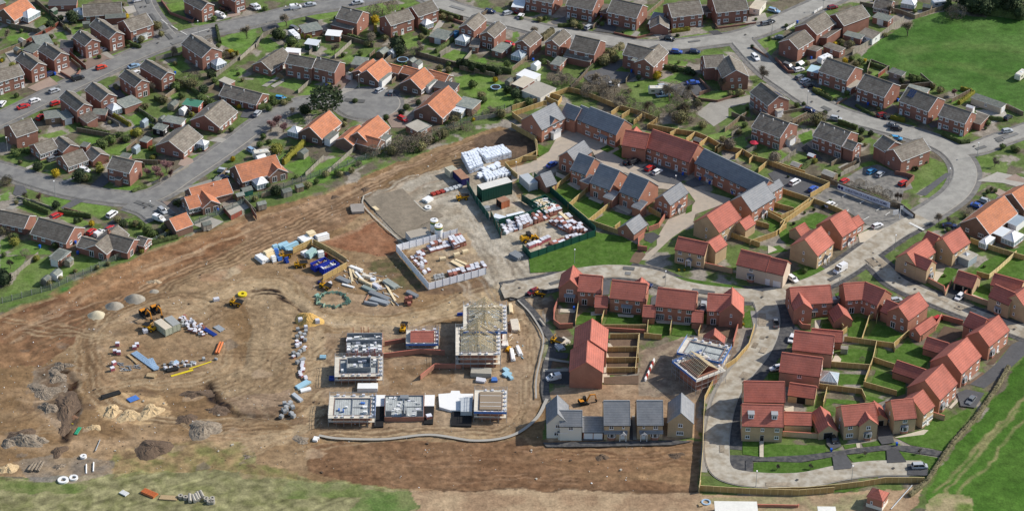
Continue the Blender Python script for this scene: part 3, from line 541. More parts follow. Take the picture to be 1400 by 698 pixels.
OPN['R2'] = ('porch_canopy', canopy_mesh(6.6, .9, m_slate)); ZB['R2'] = 0
# kinds: wall, roof, ridge, trim colour, eaves height, pitch, overhang
KIND = {'o2': (m_brick,m_tile,m_ridge_b,m_white,5.0,31),'ob': (m_brick,m_tile,m_ridge_b,m_white,2.5,30),'or': (m_brick2,m_orange,m_ridge_o,m_white,2.6,36),
        'nr': (m_nbrick,m_red,m_ridge_r,None,4.9,40),'nb': (m_buff,m_red,m_ridge_r,None,4.9,40),'np': (m_pink,m_red,m_ridge_r,None,4.9,40),'nc': (mat('pale_render',(.56,.46,.36),.9,.08),m_red,m_ridge_r,None,4.9,40),'ns': (m_nbrick,m_slate,m_ridge_s,None,4.9,40),
        'sb': (m_buff, m_slate, m_ridge_s, None, 4.9, 40), 'sw': (m_cream, m_slate, m_ridge_s, None, 4.9, 40)}
HOUSES = []      # (x, y, reference phrase, angle)
ROWS = {}
TOCAM = Vector((CAM.x, CAM.y, 0)).normalized()
def frame3(p1, p2, p3, z, w=None):
    """eaves corner P1 - P2 (long eave) - P3 (gable): centre, angle of the ridge, length, width"""
    a, b, c = P(*p1, z), P(*p2, z), P(*p3, z); u = b - a; v = c - b
    s = 1 if u.x * v.y - u.y * v.x > 0 else -1
    d = u.normalized() * u.length + Vector((v.y, -v.x)) * s; d.normalize(); n = Vector((-d.y, d.x)) * s
    L = u.dot(d); Wd = w or v.dot(n)
    c0 = b - d * L / 2 + n * Wd / 2
    return c0, math.atan2(d.y, d.x), L, Wd
def frame2(r1, r2, w, eaves, pitch):
    z = eaves + w / 2 * math.tan(math.radians(pitch)); a, b = P(*r1, z), P(*r2, z); d = b - a
    return (a + b) / 2, math.atan2(d.y, d.x), d.length, w
def body(root, cx, cy, a, L, Wd, K, eaves=None, pitch=None, ww=('', ''), oh=0.22, openg=False, hip=False, z0=0):
    """one gabled volume in the root's own coordinates: wall, roof and openings on the walls that face the picture.
    ww = patterns for the long walls and for the gables, or 4 patterns (front, right, rear, left)"""
    wall, roof, ridge, trim, ev, pt = K; ev = eaves or ev; pt = pitch or pt
    rise = Wd / 2 * math.tan(math.radians(pt)); tr = lambda x, y, z: (*[sum(t) for t in zip(rot2(x, y, a), (cx, cy))], z)
    l, h = L / 2, Wd / 2
    b = MB(); A = [(-l, -h), (l, -h), (l, h), (-l, h)]
    zt = ev
    for i in range(4):
        p, q_ = A[i], A[(i + 1) % 4]
        pts = [tr(*p, z0 - .3), tr(*q_, z0 - .3), tr(*q_, zt)]
        if i % 2 and not hip: pts.append(tr((p[0] + q_[0]) / 2, 0, ev + rise))
        pts.append(tr(*p, zt)); b.face(pts, 0)
    wo = b.build('wall', [wall], root)
    b = MB(); t = .16; e = oh; sl = math.tan(math.radians(pt)); g = .12 if not hip else e
    zl = ev - e * sl; R0, R1 = -l - g, l + g
    if hip: R0, R1 = -l + h, l - h
    for s in (-1, 1):
        lo = [(-l - g, s * (h + e)), (l + g, s * (h + e))]; 
        pts = [tr(*lo[0], zl), tr(*lo[1], zl), tr(R1, 0, ev + rise), tr(R0, 0, ev + rise)]
        if s > 0: pts = pts[::-1]
        up = [(p[0], p[1], p[2] + t) for p in pts]
        n = len(b.v); b.hexa(pts, up, 0)
    if hip:
        for s, rx in ((-1, R0), (1, R1)):
            pts = [tr(s * (l + g), -s * -(h + e), zl), tr(s * (l + g), s * -(h + e), zl), tr(rx, 0, ev + rise)]
            pts = [tr(s * (l + g), -(h + e) * s, zl + t), tr(s * (l + g), (h + e) * s, zl + t), tr(rx, 0, ev + rise + t)]; b.face(pts, 0)
    b.bar(tr(R0, 0, ev + rise + t), tr(R1, 0, ev + rise + t), .28, .16, 1)
    if not hip:
        for x in (R0, R1):        # verge line
            for s in (-1, 1): b.bar(tr(x, s * (h + e), zl + t * .8), tr(x, 0, ev + rise + t * .8), .09, .17, 2 if trim else 1)
    ro = b.build('roof', [roof, ridge, trim or ridge], root)
    if trim or True:
        for s in (-1,1): b = MB(); b.bar(tr(-l - g,s * (h + e + .06),zl + .02),tr(l + g,s * (h + e + .06),zl + .02),.1,.13,0); b.build('gutter',[trim or m_black],root)
    ra = root.rotation_euler[2]
    pats = ww if len(ww) == 4 else (ww[0], ww[1], ww[0], ww[1])
    for i in range(4):
        na = a + (-math.pi / 2, 0, math.pi / 2, math.pi)[i]; wn = Vector((math.cos(na + ra), math.sin(na + ra), 0))
        if wn.dot(TOCAM) < -0.12: continue
        ln = L if i % 2 == 0 else Wd; off = h if i % 2 == 0 else l
        for f, st, k in PAT[pats[i]]:
            nm, me_ = OPN[k]; x = (f - .5) * ln
            ox, oy = rot2(x, -off - .004, na + math.pi / 2); wx, wy = ox + cx, oy + cy
            if ln < 3 and k in 'WP': continue
            o = put(nm, me_, root, (wx, wy, z0 + ZB[k] + st * 2.55 - (.0 if st == 0 else .0)), na + math.pi / 2)
    return rise + ev
def new_root(c, a, name, label, cat, group): return empty(name, (c.x, c.y, 0), a, label, cat, group)
def loc(root, p):
    """world point to the root's own coordinates"""
    d = (p[0] - root.location.x, p[1] - root.location.y); return rot2(*d, -root.rotation_euler[2])
def H(row,kind,pts,ww=('',''),look=None,w=None,wings=(),bodies=(),extra=(),eaves=None,pitch=None,name='house',cat='house',hip=False,gabs=None):
    """pts: 6 numbers = three eaves corners, 4 numbers = the two ridge ends (then w is needed)"""
    K = KIND[kind]; ev = eaves or K[4]; pt = pitch or K[5]
    if len(pts) == 6: c, a, L, Wd = frame3(pts[0:2], pts[2:4], pts[4:6], ev, w)
    else: c, a, L, Wd = frame2(pts[0:2], pts[2:4], w, ev, pt)
    Wd = min(max(Wd, 4.5 if cat == 'house' else 2.5), 12)
    r = new_root(c, a, name, look or '', cat, None)
    zr = body(r, 0, 0, 0, L, Wd, K, ev, pt, ww, hip=hip)
    for wg in wings:          # (apex x, apex y, width, pattern, eaves)
        ax, ay, wd, pat = wg[:4]; e2 = wg[4] if len(wg) > 4 else ev; p2 = wg[5] if len(wg) > 5 else pt
        z2 = e2 + wd / 2 * math.tan(math.radians(p2)); lx, ly = loc(r, P(ax, ay, z2))
        ln = abs(ly); body(r, lx, ly / 2, math.pi / 2 if ly > 0 else -math.pi / 2, ln, wd, K, e2, p2, ('', pat, '', ''), oh=.18)
    for bd in bodies:         # (kind or None, points, width or None, patterns, eaves, pitch)
        k2,bp,bw,bpat = bd[:4]; K2 = KIND[k2] if k2 else K; e2 = (bd[4] if len(bd) > 4 and bd[4] else K2[4] if k2 else ev); p2 = bd[5] if len(bd) > 5 and bd[5] else K2[5]
        if len(bp) == 6: c2, a2, L2, W2 = frame3(bp[0:2], bp[2:4], bp[4:6], e2, bw)
        else: c2, a2, L2, W2 = frame2(bp[0:2], bp[2:4], bw, e2, p2)
        da = (a2 - a + math.pi / 4) % (math.pi / 2) - math.pi / 4
        if abs(da) < .3: a2 -= da
        lx, ly = loc(r, c2); body(r, lx, ly, a2 - a, L2, W2, K2, e2, p2, bpat)
    for x in extra: x(r, zr, L, Wd, K)
    ROWS.setdefault(row, []).append((r, c, a, kind, look, L, Wd)); r['_row'] = row
    return r
def flue(n=1, fr=.2):
    def f(r, zr, L, Wd, K):
        for i in range(n):
            b = MB(); x = (fr + i * .35 - .5) * L; y = -Wd * .12; z = zr - Wd * .12 * math.tan(math.radians(K[5]))
            b.tube((x,y,z - .1),(x,y,z + .75),.11,.11,6,0); b.tube((x,y,z + .75),(x,y,z + .95),.2,.16,6,0); b.build('flue',[m_white],r)
    return f
def chimney(fr=.1):
    def f(r, zr, L, Wd, K):
        b = MB(); x = (fr - .5) * L; b.box(x - .45,x + .45,-.4,.4,zr - 1.2,zr + 1.1,0); b.box(x - .5,x + .5,-.45,.45,zr + .95,zr + 1.1,0)
        for s in (-.2, .2): b.tube((x + s, 0, zr + 1.1), (x + s, 0, zr + 1.5), .12, .1, 6, 1)
        b.build('chimney', [K[0], m_ridge_o], r)
    return f
def solar(side, x0, x1, n=6, rows=2):
    """panels on the slope at local +y (side 1) or -y (side -1)"""
    def f(r, zr, L, Wd, K):
        sl = math.radians(K[5]); pw = (x1 - x0) * L / n
        for i in range(n):
            for j in range(rows):
                b = MB(); u0 = (x0 - .5) * L + i * pw + .05; v0 = .5 + j * 1.6
                def s(u, v, dz): return (u, side * v * math.cos(sl), zr + .2 + dz - v * math.sin(sl))
                pts = [s(u0, v0 + 1.5, .06), s(u0 + pw - .1, v0 + 1.5, .06), s(u0 + pw - .1, v0, .06), s(u0, v0, .06)]
                up = [(p[0], p[1], p[2] + .05) for p in pts]
                b.hexa(pts, up, 1, mt=0); b.build('solar_panel', [m_solar, m_steel], r)
    return f
m_solar = mat('solar_cell', (0.035, 0.05, 0.11), 0.15, 0.2, spec=.8)
def velux(side, *fr):
    def f(r, zr, L, Wd, K):
        sl = math.radians(K[5])
        for x in fr:
            b = MB(); u0 = (x - .5) * L; v0 = 1.6
            def s(u, v, dz): return (u, side * v * math.cos(sl), zr + .17 + dz - v * math.sin(sl))
            pts = [s(u0 - .4,v0 + 1.2,0),s(u0 + .4,v0 + 1.2,0),s(u0 + .4,v0,0),s(u0 - .4,v0,0)]; up = [(p[0],p[1],p[2] + .08) for p in pts]
            b.hexa(pts, up, 1, mt=0); b.build('roof_window', [m_glazing, m_white], r)
    return f
def dormers(side, *fr):
    def f(r, zr, L, Wd, K):
        for x in fr:
            u = (x - .5) * L; sl = math.radians(K[5]); y0 = side * Wd * .34; z = zr - Wd * .34 * math.tan(sl)
            b = MB(); b.box(u - .8,u + .8,min(y0,y0 - side * 2.0),max(y0,y0 - side * 2.0),z,z + 1.45,0); b.box(u - .95,u + .95,min(y0 + side * .15,y0 - side * 2.2),max(y0 + side * .15,y0 - side * 2.2),z + 1.45,z + 1.65,1)
            d = b.build('dormer', [m_white, m_ridge_s], r)
            put('window', OPN['w'][1], d, (u, y0, z + .2), 0 if side < 0 else math.pi)
    return f
def cons(zx, zy, w=3.4, d=3.4, roof=None, rot=0, hz=2.3):
    """glazed garden room centred under the given picture point"""
    x, y = q(zx, zy)
    def f(r, zr, L, Wd, K):
        lx, ly = loc(r, gp(x, y, hz + .3)); b = MB(); c, s_ = w / 2, d / 2
        M_ = lambda px_, py_, z: (*[sum(t) for t in zip(rot2(px_, py_, rot), (lx, ly))], z)
        R4 = [(-c, -s_), (c, -s_), (c, s_), (-c, s_)]
        b.hexa([M_(*p, -.1) for p in R4], [M_(*p, .6) for p in R4], 0)
        b.hexa([M_(p[0] * .97, p[1] * .97, .6) for p in R4], [M_(p[0] * .97, p[1] * .97, hz) for p in R4], 1)
        for i in range(4):
            p, k = R4[i], R4[(i + 1) % 4]; n = 4
            for j in range(n):
                t = j / n; e = (p[0] + (k[0] - p[0]) * t, p[1] + (k[1] - p[1]) * t); b.bar(M_(*e, .6), M_(*e, hz), .1, .1, 2)
            b.bar(M_(*p, hz), M_(*k, hz), .18, .18, 2); b.bar(M_(*p, .62), M_(*k, .62), .12, .1, 2)
        o = b.build('conservatory', [K[0], m_glazing, m_white], r)
        b = MB(); t = hz + .05; e = .12; R5 = [(p[0] * (1 + e / c),p[1] * (1 + e / s_)) for p in R4]; k = max(0,c - s_); top = hz + min(c,s_) * .75
        a0, a1 = (-k, 0), (k, 0)
        if s_ > c: a0, a1 = (0, -(s_ - c)), (0, s_ - c)
        q4 = [M_(*p, t) for p in R5]; A0, A1 = M_(*a0, top), M_(*a1, top)
        if s_ > c: b.face([q4[0], q4[1], A0]); b.face([q4[1], q4[2], A1, A0]); b.face([q4[2], q4[3], A1]); b.face([q4[3], q4[0], A0, A1])
        else: b.face([q4[0], q4[1], A1, A0]); b.face([q4[1], q4[2], A1]); b.face([q4[2], q4[3], A0, A1]); b.face([q4[3], q4[0], A0])
        for p, A_2 in zip(q4, (A0, A0, A1, A1) if s_ > c else (A0, A1, A1, A0)): b.bar(p, A_2, .1, .1, 1)
        b.bar(A0, A1, .12, .12, 1) if k or s_ > c else None
        for i in range(4):
            p, k2 = Vector(q4[i]), Vector(q4[(i + 1) % 4])
            for j in range(1, 4):
                e2 = p.lerp(k2,j / 4); m2 = Vector(A0).lerp(Vector(A1),.5 if (i + (s_ > c)) % 2 else j / 4); b.bar(e2,e2.lerp(m2,.8),.06,.06,1)
        b.build('glazed_roof', [roof or m_polyroof, m_white], o)
    return f
def flatext(zx, zy, w, d, h=2.5, wallm=None, roofm=None, name='extension', rot=0, slope=0):
    """flat or lean-to volume centred under the given picture point of its roof"""
    x, y = q(zx, zy)
    def f(r, zr, L, Wd, K):
        lx, ly = loc(r, gp(x, y, h)); b = MB(); c, s_ = w / 2, d / 2
        M_ = lambda px_, py_, z: (*[sum(t) for t in zip(rot2(px_, py_, rot), (lx, ly))], z)
        R4 = [(-c, -s_), (c, -s_), (c, s_), (-c, s_)]; zz = [h, h, h + slope, h + slope]
        b.hexa([M_(*p, -.2) for p in R4], [M_(*p, z_) for p, z_ in zip(R4, zz)], 0)
        b.hexa([M_(p[0] * (1 + .25 / c),p[1] * (1 + .25 / s_),z_ + .003) for p,z_ in zip(R4,zz)],[M_(p[0] * (1 + .25 / c),p[1] * (1 + .25 / s_),z_ + .17) for p,z_ in zip(R4,zz)],2,mt=1)
        o = b.build(name, [wallm or K[0], roofm or m_felt, m_white], r)
    return f
# ------------------------------------------------------------------ reference phrases
def near(x, y, most=45):
    best = min(HOUSES, key=lambda h: (h[0] - x) ** 2 + ((h[1] - y) * 1.0) ** 2)
    dx, dy = x - best[0], y - best[1]
    if math.hypot(dx, dy) > most: return None
    if abs(dx) > abs(dy) * .9: rel = 'right of' if dx > 0 else 'left of'
    else: rel = 'behind' if dy > 0 else 'before'
    return rel, best[2], best
def finish_rows():
    for row, hs in ROWS.items():
        hs.sort(key=lambda h: h[1].x)
        for i, (r, c, a, kind, look, L, Wd) in enumerate(hs):
            if len(hs) == 1: ref = 'house ' + row
            else: ref = f'{ORD[i]} house {row}'
            base = {'o2': 'brown-tiled brick house','ob': 'brown-tiled bungalow','or': 'orange-tiled bungalow','nr': 'red-tiled red brick house','nb': 'red-tiled buff brick house','nc': 'red-tiled pale house','np': 'red-tiled pinkish brick house','ns': 'grey-slated red brick house','sb': 'grey-slated buff brick house','sw': 'grey-slated cream rendered house'}[kind]
            r['label'] = f"{look or base}, {ORD[i] + ' from left ' if len(hs) > 1 else ''}{row}"
            if len(r['label'].split()) > 16: r['label'] = r['label'].replace(' from left', '')
            r['group'] = base + 's'
            r.name = {'ob': 'bungalow', 'or': 'bungalow'}.get(kind, 'house')
            HOUSES.append((c.x, c.y, ref, a, max(L, Wd)))
def angle_near(x, y): return min(HOUSES, key=lambda h: (h[0] - x) ** 2 + (h[1] - y) ** 2)[3]
# ------------------------------------------------------------------ the older estate
R1 = 'in row above top-left road'; R2 = 'in row below top-left road'; R3 = 'at top-left corner'
T(0, 0)
H(R1, 'o2', (-40, 395, 100, 352), ('semi', 'side'), w=7.4)
H(R1, 'o2', (80, 325, 170, 383, 255, 358), ('side', 'det'), extra=[flue()])
H(R1, 'o2', (207, 272, 295, 328, 375, 300), ('side', 'det'), extra=[flue()])
H(R1, 'o2', (387, 205, 465, 252, 550, 232), ('side2', 'det'), extra=[flue()])
H(R1, 'o2', (485, 140, 597, 213, 680, 190), ('side', 'det'), extra=[flue()])
H(R1, 'o2', (833, 130, 712, 172, 645, 125), ('dete', 'side'), extra=[flatext(770, 185, 4.5, 1, 2.7, m_white, m_tile, 'porch')])
H(R2,'o2',(330,530,420,605,498,577),('side','detr'),look='brick house with rooflit lower rear extension',extra=[flatext(482,645,5.5,4.0,2.5,None,m_tile,slope=1.0)])
H(R2,'o2',(465,490,550,553,635,525),('side','detr'),look='brick house with white framed conservatory',extra=[cons(620,580,4.5,3.6)])
H(R2, 'o2', (648, 418, 737, 475, 815, 450), ('side2', 'detr'), extra=[flatext(700, 555, 6.0, 6.5, 2.5)])
H(R2,'o2',(757,365,880,432,955,407),('side','detr'),look='brick house with white balcony on its gable',extra=[flatext(930,415,.1,3,3.0,m_white,m_white,'balcony')])
H(R2,'o2',(990,240,1103,315,1210,280),('side2','det'),look='large brick house with hexagonal white conservatory',extra=[cons(1190,335,4.2,4.2),flue()])
H(R3,'or',(172,42,75,112,-10,70),('bunge','bungg'),look='orange-tiled bungalow with large white conservatory',extra=[cons(160,70,6.5,4.5)])
H(R3,'ob',(450,28,660,14),('bungr','bungg'),look='long brown-tiled bungalow with blue-white conservatory',w=8.5,extra=[cons(432,62,4.0,5.0),flatext(630,88,7,3.2)])
T(0, 0)
R4 = 'beyond the top-left junction'
H(R4, 'o2', (1005, 5, 1100, 55, 1165, 28), ('side', 'det'), look='brick house with white van parked alongside')
H(R4, 'o2', (1190, -50, 1283, 8, 1335, -10), ('side', 'det'), look='brick house cut off by picture edge')
R5 = 'on upper side of grey cul-de-sac'
H(R5,'ob',(1300,612,1195,695,1035,660),('bunge','bungg'),look='large gabled bungalow with two-tone brown roof',extra=[flue(1,.6)])
H(R5, 'ob', (1228, 460, 1430, 512), ('bunge', 'bungg'), look='long dark-roofed bungalow with two flues', w=8, extra=[flue(2)])
T(350, 0)
H(R5, 'ob', (178, 305, 80, 385, -5, 345), ('bunge', 'bungg'), look='broad gabled bungalow with pale skylight', extra=[velux(-1, .5)])
H(R5, 'o2', (160, 345, 303, 372, 350, 325), ('dete', ''), look='left of two matching brick houses with low front hedges', w=6.5)
H(R5, 'o2', (305, 368, 428, 395, 490, 348), ('dete', ''), look='right of two matching brick houses beside concrete drive', extra=[flue()])
R6 = 'around the turning circle'
H(R6,'or',(745,380,665,445,550,412),('bunge','bungg'),look='orange bungalow with lower wing at rear left',bodies=[(None,(560,385,640,325),6.0,('',''),2.5,28),(None,(720,350,800,365),5,('',''),2.4,28)],extra=[flatext(700,420,2.0,6.5,2.6,m_white,m_felt,'porch',rot=math.pi / 2)])
H(R6,'or',(980,430,900,490,783,460),('bunge','bungg'),look='orange bungalow with white gabled right wing',bodies=[(None,(800,365,900,380),5,('',''),2.4,28),(None,(940,385,1055,408),5.5,('','bungg'),2.5,28)],extra=[flatext(950,452,2.0,5.5,2.6,m_white,m_felt,'porch',rot=math.pi / 2)])
H(R6,'or',(1130,545,1015,645,860,608),('bunge','bungg'),look='largest orange bungalow with flat grey extension',extra=[flatext(1155,562,6.5,6.5,2.7,m_brick2),flatext(1105,598,3.0,3.5,2.4,m_white,m_polyroof)])
R7 = 'in row above the turning circle'
H(R7,'o2',(435,98,550,125,618,75),('','side'),look='brick house with brown lean-to front roof',extra=[flatext(480,140,8.5,3.2,2.6,None,m_tile,slope=1.2),flue(1,.5)])
H(R7, 'o2', (860, 100, 735, 140, 675, 98), ('dete', 'side'), extra=[flue(1, .5)])
H(R7,'o2',(988,50,885,92,825,48),('dete',''),look='brick house with rows of solar panels on roof',extra=[solar(-1,.08,.92,6,2),cons(930,118,3.6,3.6,m_white)])
H(R7,'o2',(1257,105,1187,168,1108,150),('side','detr'),look='brick house with white framed square conservatory',extra=[cons(1130,205,4.6,4.0)])
H(R7, 'o2', (1367, 150, 1298, 208, 1220, 192), ('side', 'detr'), extra=[flue()])
T(700, 0)
H(R7,'o2',(165,203,95,256,15,237),('side','detr'),look='brick house with green-glazed conservatory',extra=[cons(40,290,4.6,4.0,m_glazing)])
H(R7, 'o2', (325, 195, 255, 252, 178, 235), ('side', 'detr'), extra=[flue()])
H(R7,'o2',(318,265,448,298,502,230),('flat',''),look='wide brick house with lean-to rear roof',extra=[flatext(365,312,10,3.2,2.6,None,m_tile,slope=1.3)])
R8 = 'in row along the top edge'
H(R8, 'o2', (70, -8, 222, 18, 285, -40), ('semi', 'side')); H(R8, 'o2', (293, 30, 440, 57, 508, -8), ('semi', 'side'))
H(R8,'o2',(518,65,680,100,740,40),('semi','side')); H(R8,'o2',(1040,72,872,95,832,30),('semi','side'),look='pair of semis with pyramid-roofed garage',bodies=[(None,(805,85,805,130),6.5,('',''),2.5,30)])
H(R8, 'o2', (1285, 45, 1115, 70, 1078, 0), ('semi', 'side'))
T(1050, 0)
H(R8,'ob',(590,-8,680,8),('bungr','bungg'),look='bungalow behind fence at playing field corner',w=7,extra=[cons(770,8,5,4,m_white),flue()])
T(700, 0)
R9 = 'among the bare trees'
H(R9,'o2',(603,298,745,330,770,310),('flat','flat'),look='T-shaped brick flats with yellow bush',w=8,bodies=[(None,(852,285,768,365,690,345),7.0,('flat','flat'))],extra=[flatext(683,325,3,3,4.6)])
T(940, 60, 6.98)
H(R9,'o2',(175,232,360,215,340,150),('','flat'),look='T-shaped brick flats behind bare tree',w=8,bodies=[(None,(575,270,400,300,0,0)[:4],8,('','side2')) if 0 else (None,(372,118,490,250),9.0,('','side2'))],extra=[flatext(300,222,3,3,4.6)])
R10 = 'beside right-hand curving road'
H(R10,'o2',(600,462,770,590,1010,525),('semir','side2'),look='brick house with dark solar panels on rear slope',w=8.5,extra=[solar(1,.6,.9,3,2),flatext(865,625,2.4,2,2.6,m_white,m_conc,'porch')])
T(1000, 150, 6.98)
H(R10,'o2',(195,165,465,265,630,150),('semir','side2'),look='brick semi with red parasol on its patio',extra=[flue(3,.15),flatext(560,265,2.2,3.4,2.5,m_white,m_tile,'porch')])
H(R10,'o2',(770,250,1055,345,1220,238),('semir','side2'),look='brick semi with gabled front corner wing',extra=[flue(3,.15)],bodies=[(None,(1110,285,1205,318),5.2,('','side2'),4.6,31)])
T(1050, 175)
H(R10,'o2',(575,95,640,130,700,110),('',''),look='L-shaped brick flats beside asphalt car court',w=8,bodies=[(None,(862,98,762,185,645,135),8.0,('flat','side'))],extra=[flatext(655,122,3,3,4.6)])
T(1050, 0)
R11 = 'in row beside playing field'
H(R11,'o2',(250,218,163,268,60,232),('side2','side'),look='brick house with small side porch',extra=[flatext(250,268,3.5,4.5,2.5,None,m_tile,slope=.6)])
H(R11,'o2',(368,128,265,190,145,150),('flat',''),look='brick house with tiled lower rear extension',extra=[flatext(335,190,9,3.6,2.6,None,m_tile,slope=1.2)])
H(R11,'o2',(535,78,412,140,340,85),('','side'),look='brick house with broad white conservatory',extra=[cons(490,118,7,3.6,m_white),velux(-1,.3)])
H(R11, 'o2', (275, 388, 430, 440, 518, 382), ('semi', 'side')); H(R11, 'o2', (480, 480, 635, 530, 727, 472), ('semi', 'side'))
H(R11,'o2',(715,550,875,608,965,548),('semi','side'),look='brick semi with dark solar panels in front slope',extra=[solar(-1,.12,.34,3,2)])
H(R11, 'o2', (930, 628, 1075, 674, 1135, 622), ('semi', 'side'), extra=[flatext(1150, 650, 4, 6, 2.6, None, m_tile, slope=.5)])
R12 = 'along the left-hand bend'
T(0, 140, 6.98)
H(R12, 'o2', (365, 268, 155, 330, 25, 240), ('side', 'side'), look='brick house with blank walls and flue', extra=[flue(1, .3)])
H(R12, 'ob', (560, 440, 385, 495, 268, 418), ('bunge', 'bungg'), look='left of two matching L-shaped bungalows', wings=[(672, 405, 6, '')])
T(0, 175)
H(R12,'ob',(480,172,372,212,310,160),('bunge','bungg'),look='right of two matching L-shaped bungalows',wings=[(548,140,6,'')])
H(R12,'o2',(580,220,705,245,780,188),('dete','up1'),look='brick house beside pink bare shrubs',extra=[flatext(645,275,1.8,1.4,2.5,m_brick,m_tile,'porch')])
H(R12,'ob',(1110,50,1000,135,845,100),('bunge','bungg'),look='large gabled bungalow with white sun porch',extra=[cons(1105,75,3,3,m_white)])
R13 = 'below the left-hand bend'
H(R13, 'ob', (-40, 515, 132, 545, 203, 483), ('bungr', ''), look='dark bungalow cut off by left edge')
H(R13, 'ob', (160, 580, 360, 628, 470, 548), ('bungr', 'bungg'), look='long dark bungalow with four rear windows')
T(20, 270, 6.98)
H(R13,'ob',(985,270,770,455),('','bungp'),look='cross-gabled brown bungalow with small red chimney',w=7.5,bodies=[(None,(880,350,1150,392),8,('','bungp'),2.5,30),(None,(640,375,800,415),6,('',''),2.4,30),(None,(1180,372,1270,392),4.5,('','bungg'),2.4,30)],extra=[chimney(.4)])
R14 = 'along right side of grey road'
T(220, 200, 6.98)
H(R14,'or',(270,405,635,312),('','bungg'),look='orange bungalow with hipped rear wing, nearer',w=8,bodies=[(None,(225,487,350,465),6.5,('bungr','bungg'),2.6,36)],wings=[(480,520,6,'bungp',2.55,33)],extra=[flue(1,.6)])
H(R14,'or',(710,190,1095,85),('bungr','bungg'),look='orange bungalow with polygonal white conservatory',w=9.5,wings=[(1120,215,6.5,'bungp',2.55,33)],extra=[cons(945,325,4,4,m_white)])
T(390, 130, 6.98)
H(R14,'or',(538,265,345,420,138,365),('bunge','bungg'),look='orange bungalow with white side conservatory and porch',w=9,extra=[cons(100,325,4,4,m_white),flatext(440,385,2.2,5.5,2.6,m_white,m_felt,'porch',rot=math.pi / 2)])
H(R14,'or',(1002,312,805,470,600,415),('bunge','bungp'),look='orange bungalow with cat-slide wing and deck',w=9,bodies=[(None,(530,400,740,300),6.5,('',''),2.5,28)],wings=[(910,425,5.5,'bungg',2.5,36)],extra=[flatext(960,405,2.0,3.5,2.7,m_white,m_felt,'porch',rot=math.pi / 2)])
R15 = 'at right edge below the bulb'
T(1200, 240, 6.98)
H(R15,'or',(1365,370,1065,560,770,468),('','bungg'),look='orange bungalow with white hipped conservatory',eaves=3.0,pitch=38,extra=[cons(1290,570,6,4.5,m_white),flatext(1170,530,5,4,2.7,m_brick2,m_polyroof),cons(1045,605,5.5,2.5,m_white),flatext(1330,430,6,3,2.6,m_white,m_glazing)])
H(R15, 'or', (1560, 230, 1400, 330, 1138, 215), ('', 'bungg'), look='orange bungalow cut off by right edge', eaves=3.0, pitch=36)
# ------------------------------------------------------------------ the new estate
N1 = 'in grey-slated courtyard back terrace'; N2 = 'in grey-slated courtyard front row'
T(700, 120, 6.98)
H(N1,'ns',(502,290,285,402,92,310),('newf','newg'),look='tall slate-roofed corner house with cross gable',wings=[(412,290,4.6,'gw')],extra=[flatext(420,415,3.6,1.3,2.5,m_white,m_ridge_s,'porch_canopy')])
H(N1, 'ns', (525, 150, 660, 200), ('up1', ''), look='narrow slated link house over archway', w=7.0)
H(N1, 'ns', (662, 170, 765, 212), ('up1', ''), look='short slated terrace house beside archway', w=7.6)
H(N1, 'ns', (683, 318, 992, 450, 1130, 350), ('ter2', ''), look='long grey-slated terrace block')
H(N1,'nr',(1060,530,1275,585,1335,425),('up1',''),look='red-roofed house with white garage door',w=8.3,wings=[(1188,376,4.2,'up1')],extra=[flatext(1160,570,7.5,1.6,2.6,m_nbrick,m_red,'porch',slope=.8)])
T(700, 175)
H(N1, 'nr', (733, 95, 968, 187, 1040, 115), ('ter3', 'newg'), look='long red-roofed terrace block')
T(900, 180, 6.98)
H(N1, 'ns', (440, 165, 1060, 462), ('ter4', ''), look='longest grey-slated terrace block', w=8.6)
H(N1,'ns',(1112,625,895,760,680,665),('newf','newg'),look='grey-slated corner house at terrace end',bodies=[(None,(1190,512,1085,582,1000,548),None,('newr',''))])
T(700, 175)
H(N2, 'ns', (437, 128, 345, 187, 255, 155), ('', 'newG'))
H(N2,'ns',(320,225,402,255,492,192),('newr','side'),look='slated house with small lean-to annex, left',extra=[flatext(412,285,3.2,3.4,3.0,m_nbrick,m_slate,'annex',slope=1.2)])
H(N2,'ns',(430,295,533,337,632,262),('newr','side'),extra=[flatext(540,372,3.2,3.4,3.0,m_nbrick,m_slate,'annex',slope=1.2)])
H(N2,'ns',(590,345,690,388,795,315),('newr','side'),extra=[flatext(695,425,3.2,3.4,3.0,m_nbrick,m_slate,'annex',slope=1.2)])
H(N2, 'ns', (960, 352, 863, 420, 780, 388), ('newf', 'newG'), look='slated end house with gabled dark porch')
N3 = 'in buff row up the slope'
H(N3,'nb',(1248,490,1130,570,993,512),('newr','newg'),look='buff house with bright red roof and side annex',bodies=[(None,(1318,517,1268,555,1235,530),4.5,('',''),3.4,40)])
H(N3,'nb',(888,662,1050,693,1088,640),('newf',''),look='buff house with red pyramid porch and rear wing',bodies=[(None,(1162,630,1110,675,1060,645),5.5,('',''),4.9,40)])
T(1050, 175)
H(N3,'nr',(490,542,405,593,262,532),('newf','newg'),look='red brick house with skylit single-storey wing',bodies=[(None,(517,515,478,545,440,525),4.5,('ext',''),2.9,38)])
H(N3, 'nb', (375, 632, 270, 697, 112, 650), ('newf', 'newg'), look='broad buff house beside white van')
T(1050, 350)
H(N3,'nc',(-178,55,-12,82,40,40),('gf',''),look='pale corner house with concave red roof',w=7.5,bodies=[(None,(-20,8,110,20),7.0,('GG',''),4.9,40)])
N4 = 'in red row facing storage yard'
T(700, 350)
H(N4,'nr',(370,100,492,110),('newr',''),look='red house with tall left cross gable',w=8,bodies=[(None,(345,55,306,128),6.6,('','gp'),4.9,44)])
H(N4, 'nr', (548, 130, 735, 150), ('newR', ''), look='wide red house with rear peak and canopy doors', w=8.5, wings=[(708, 118, 4.5, '')])
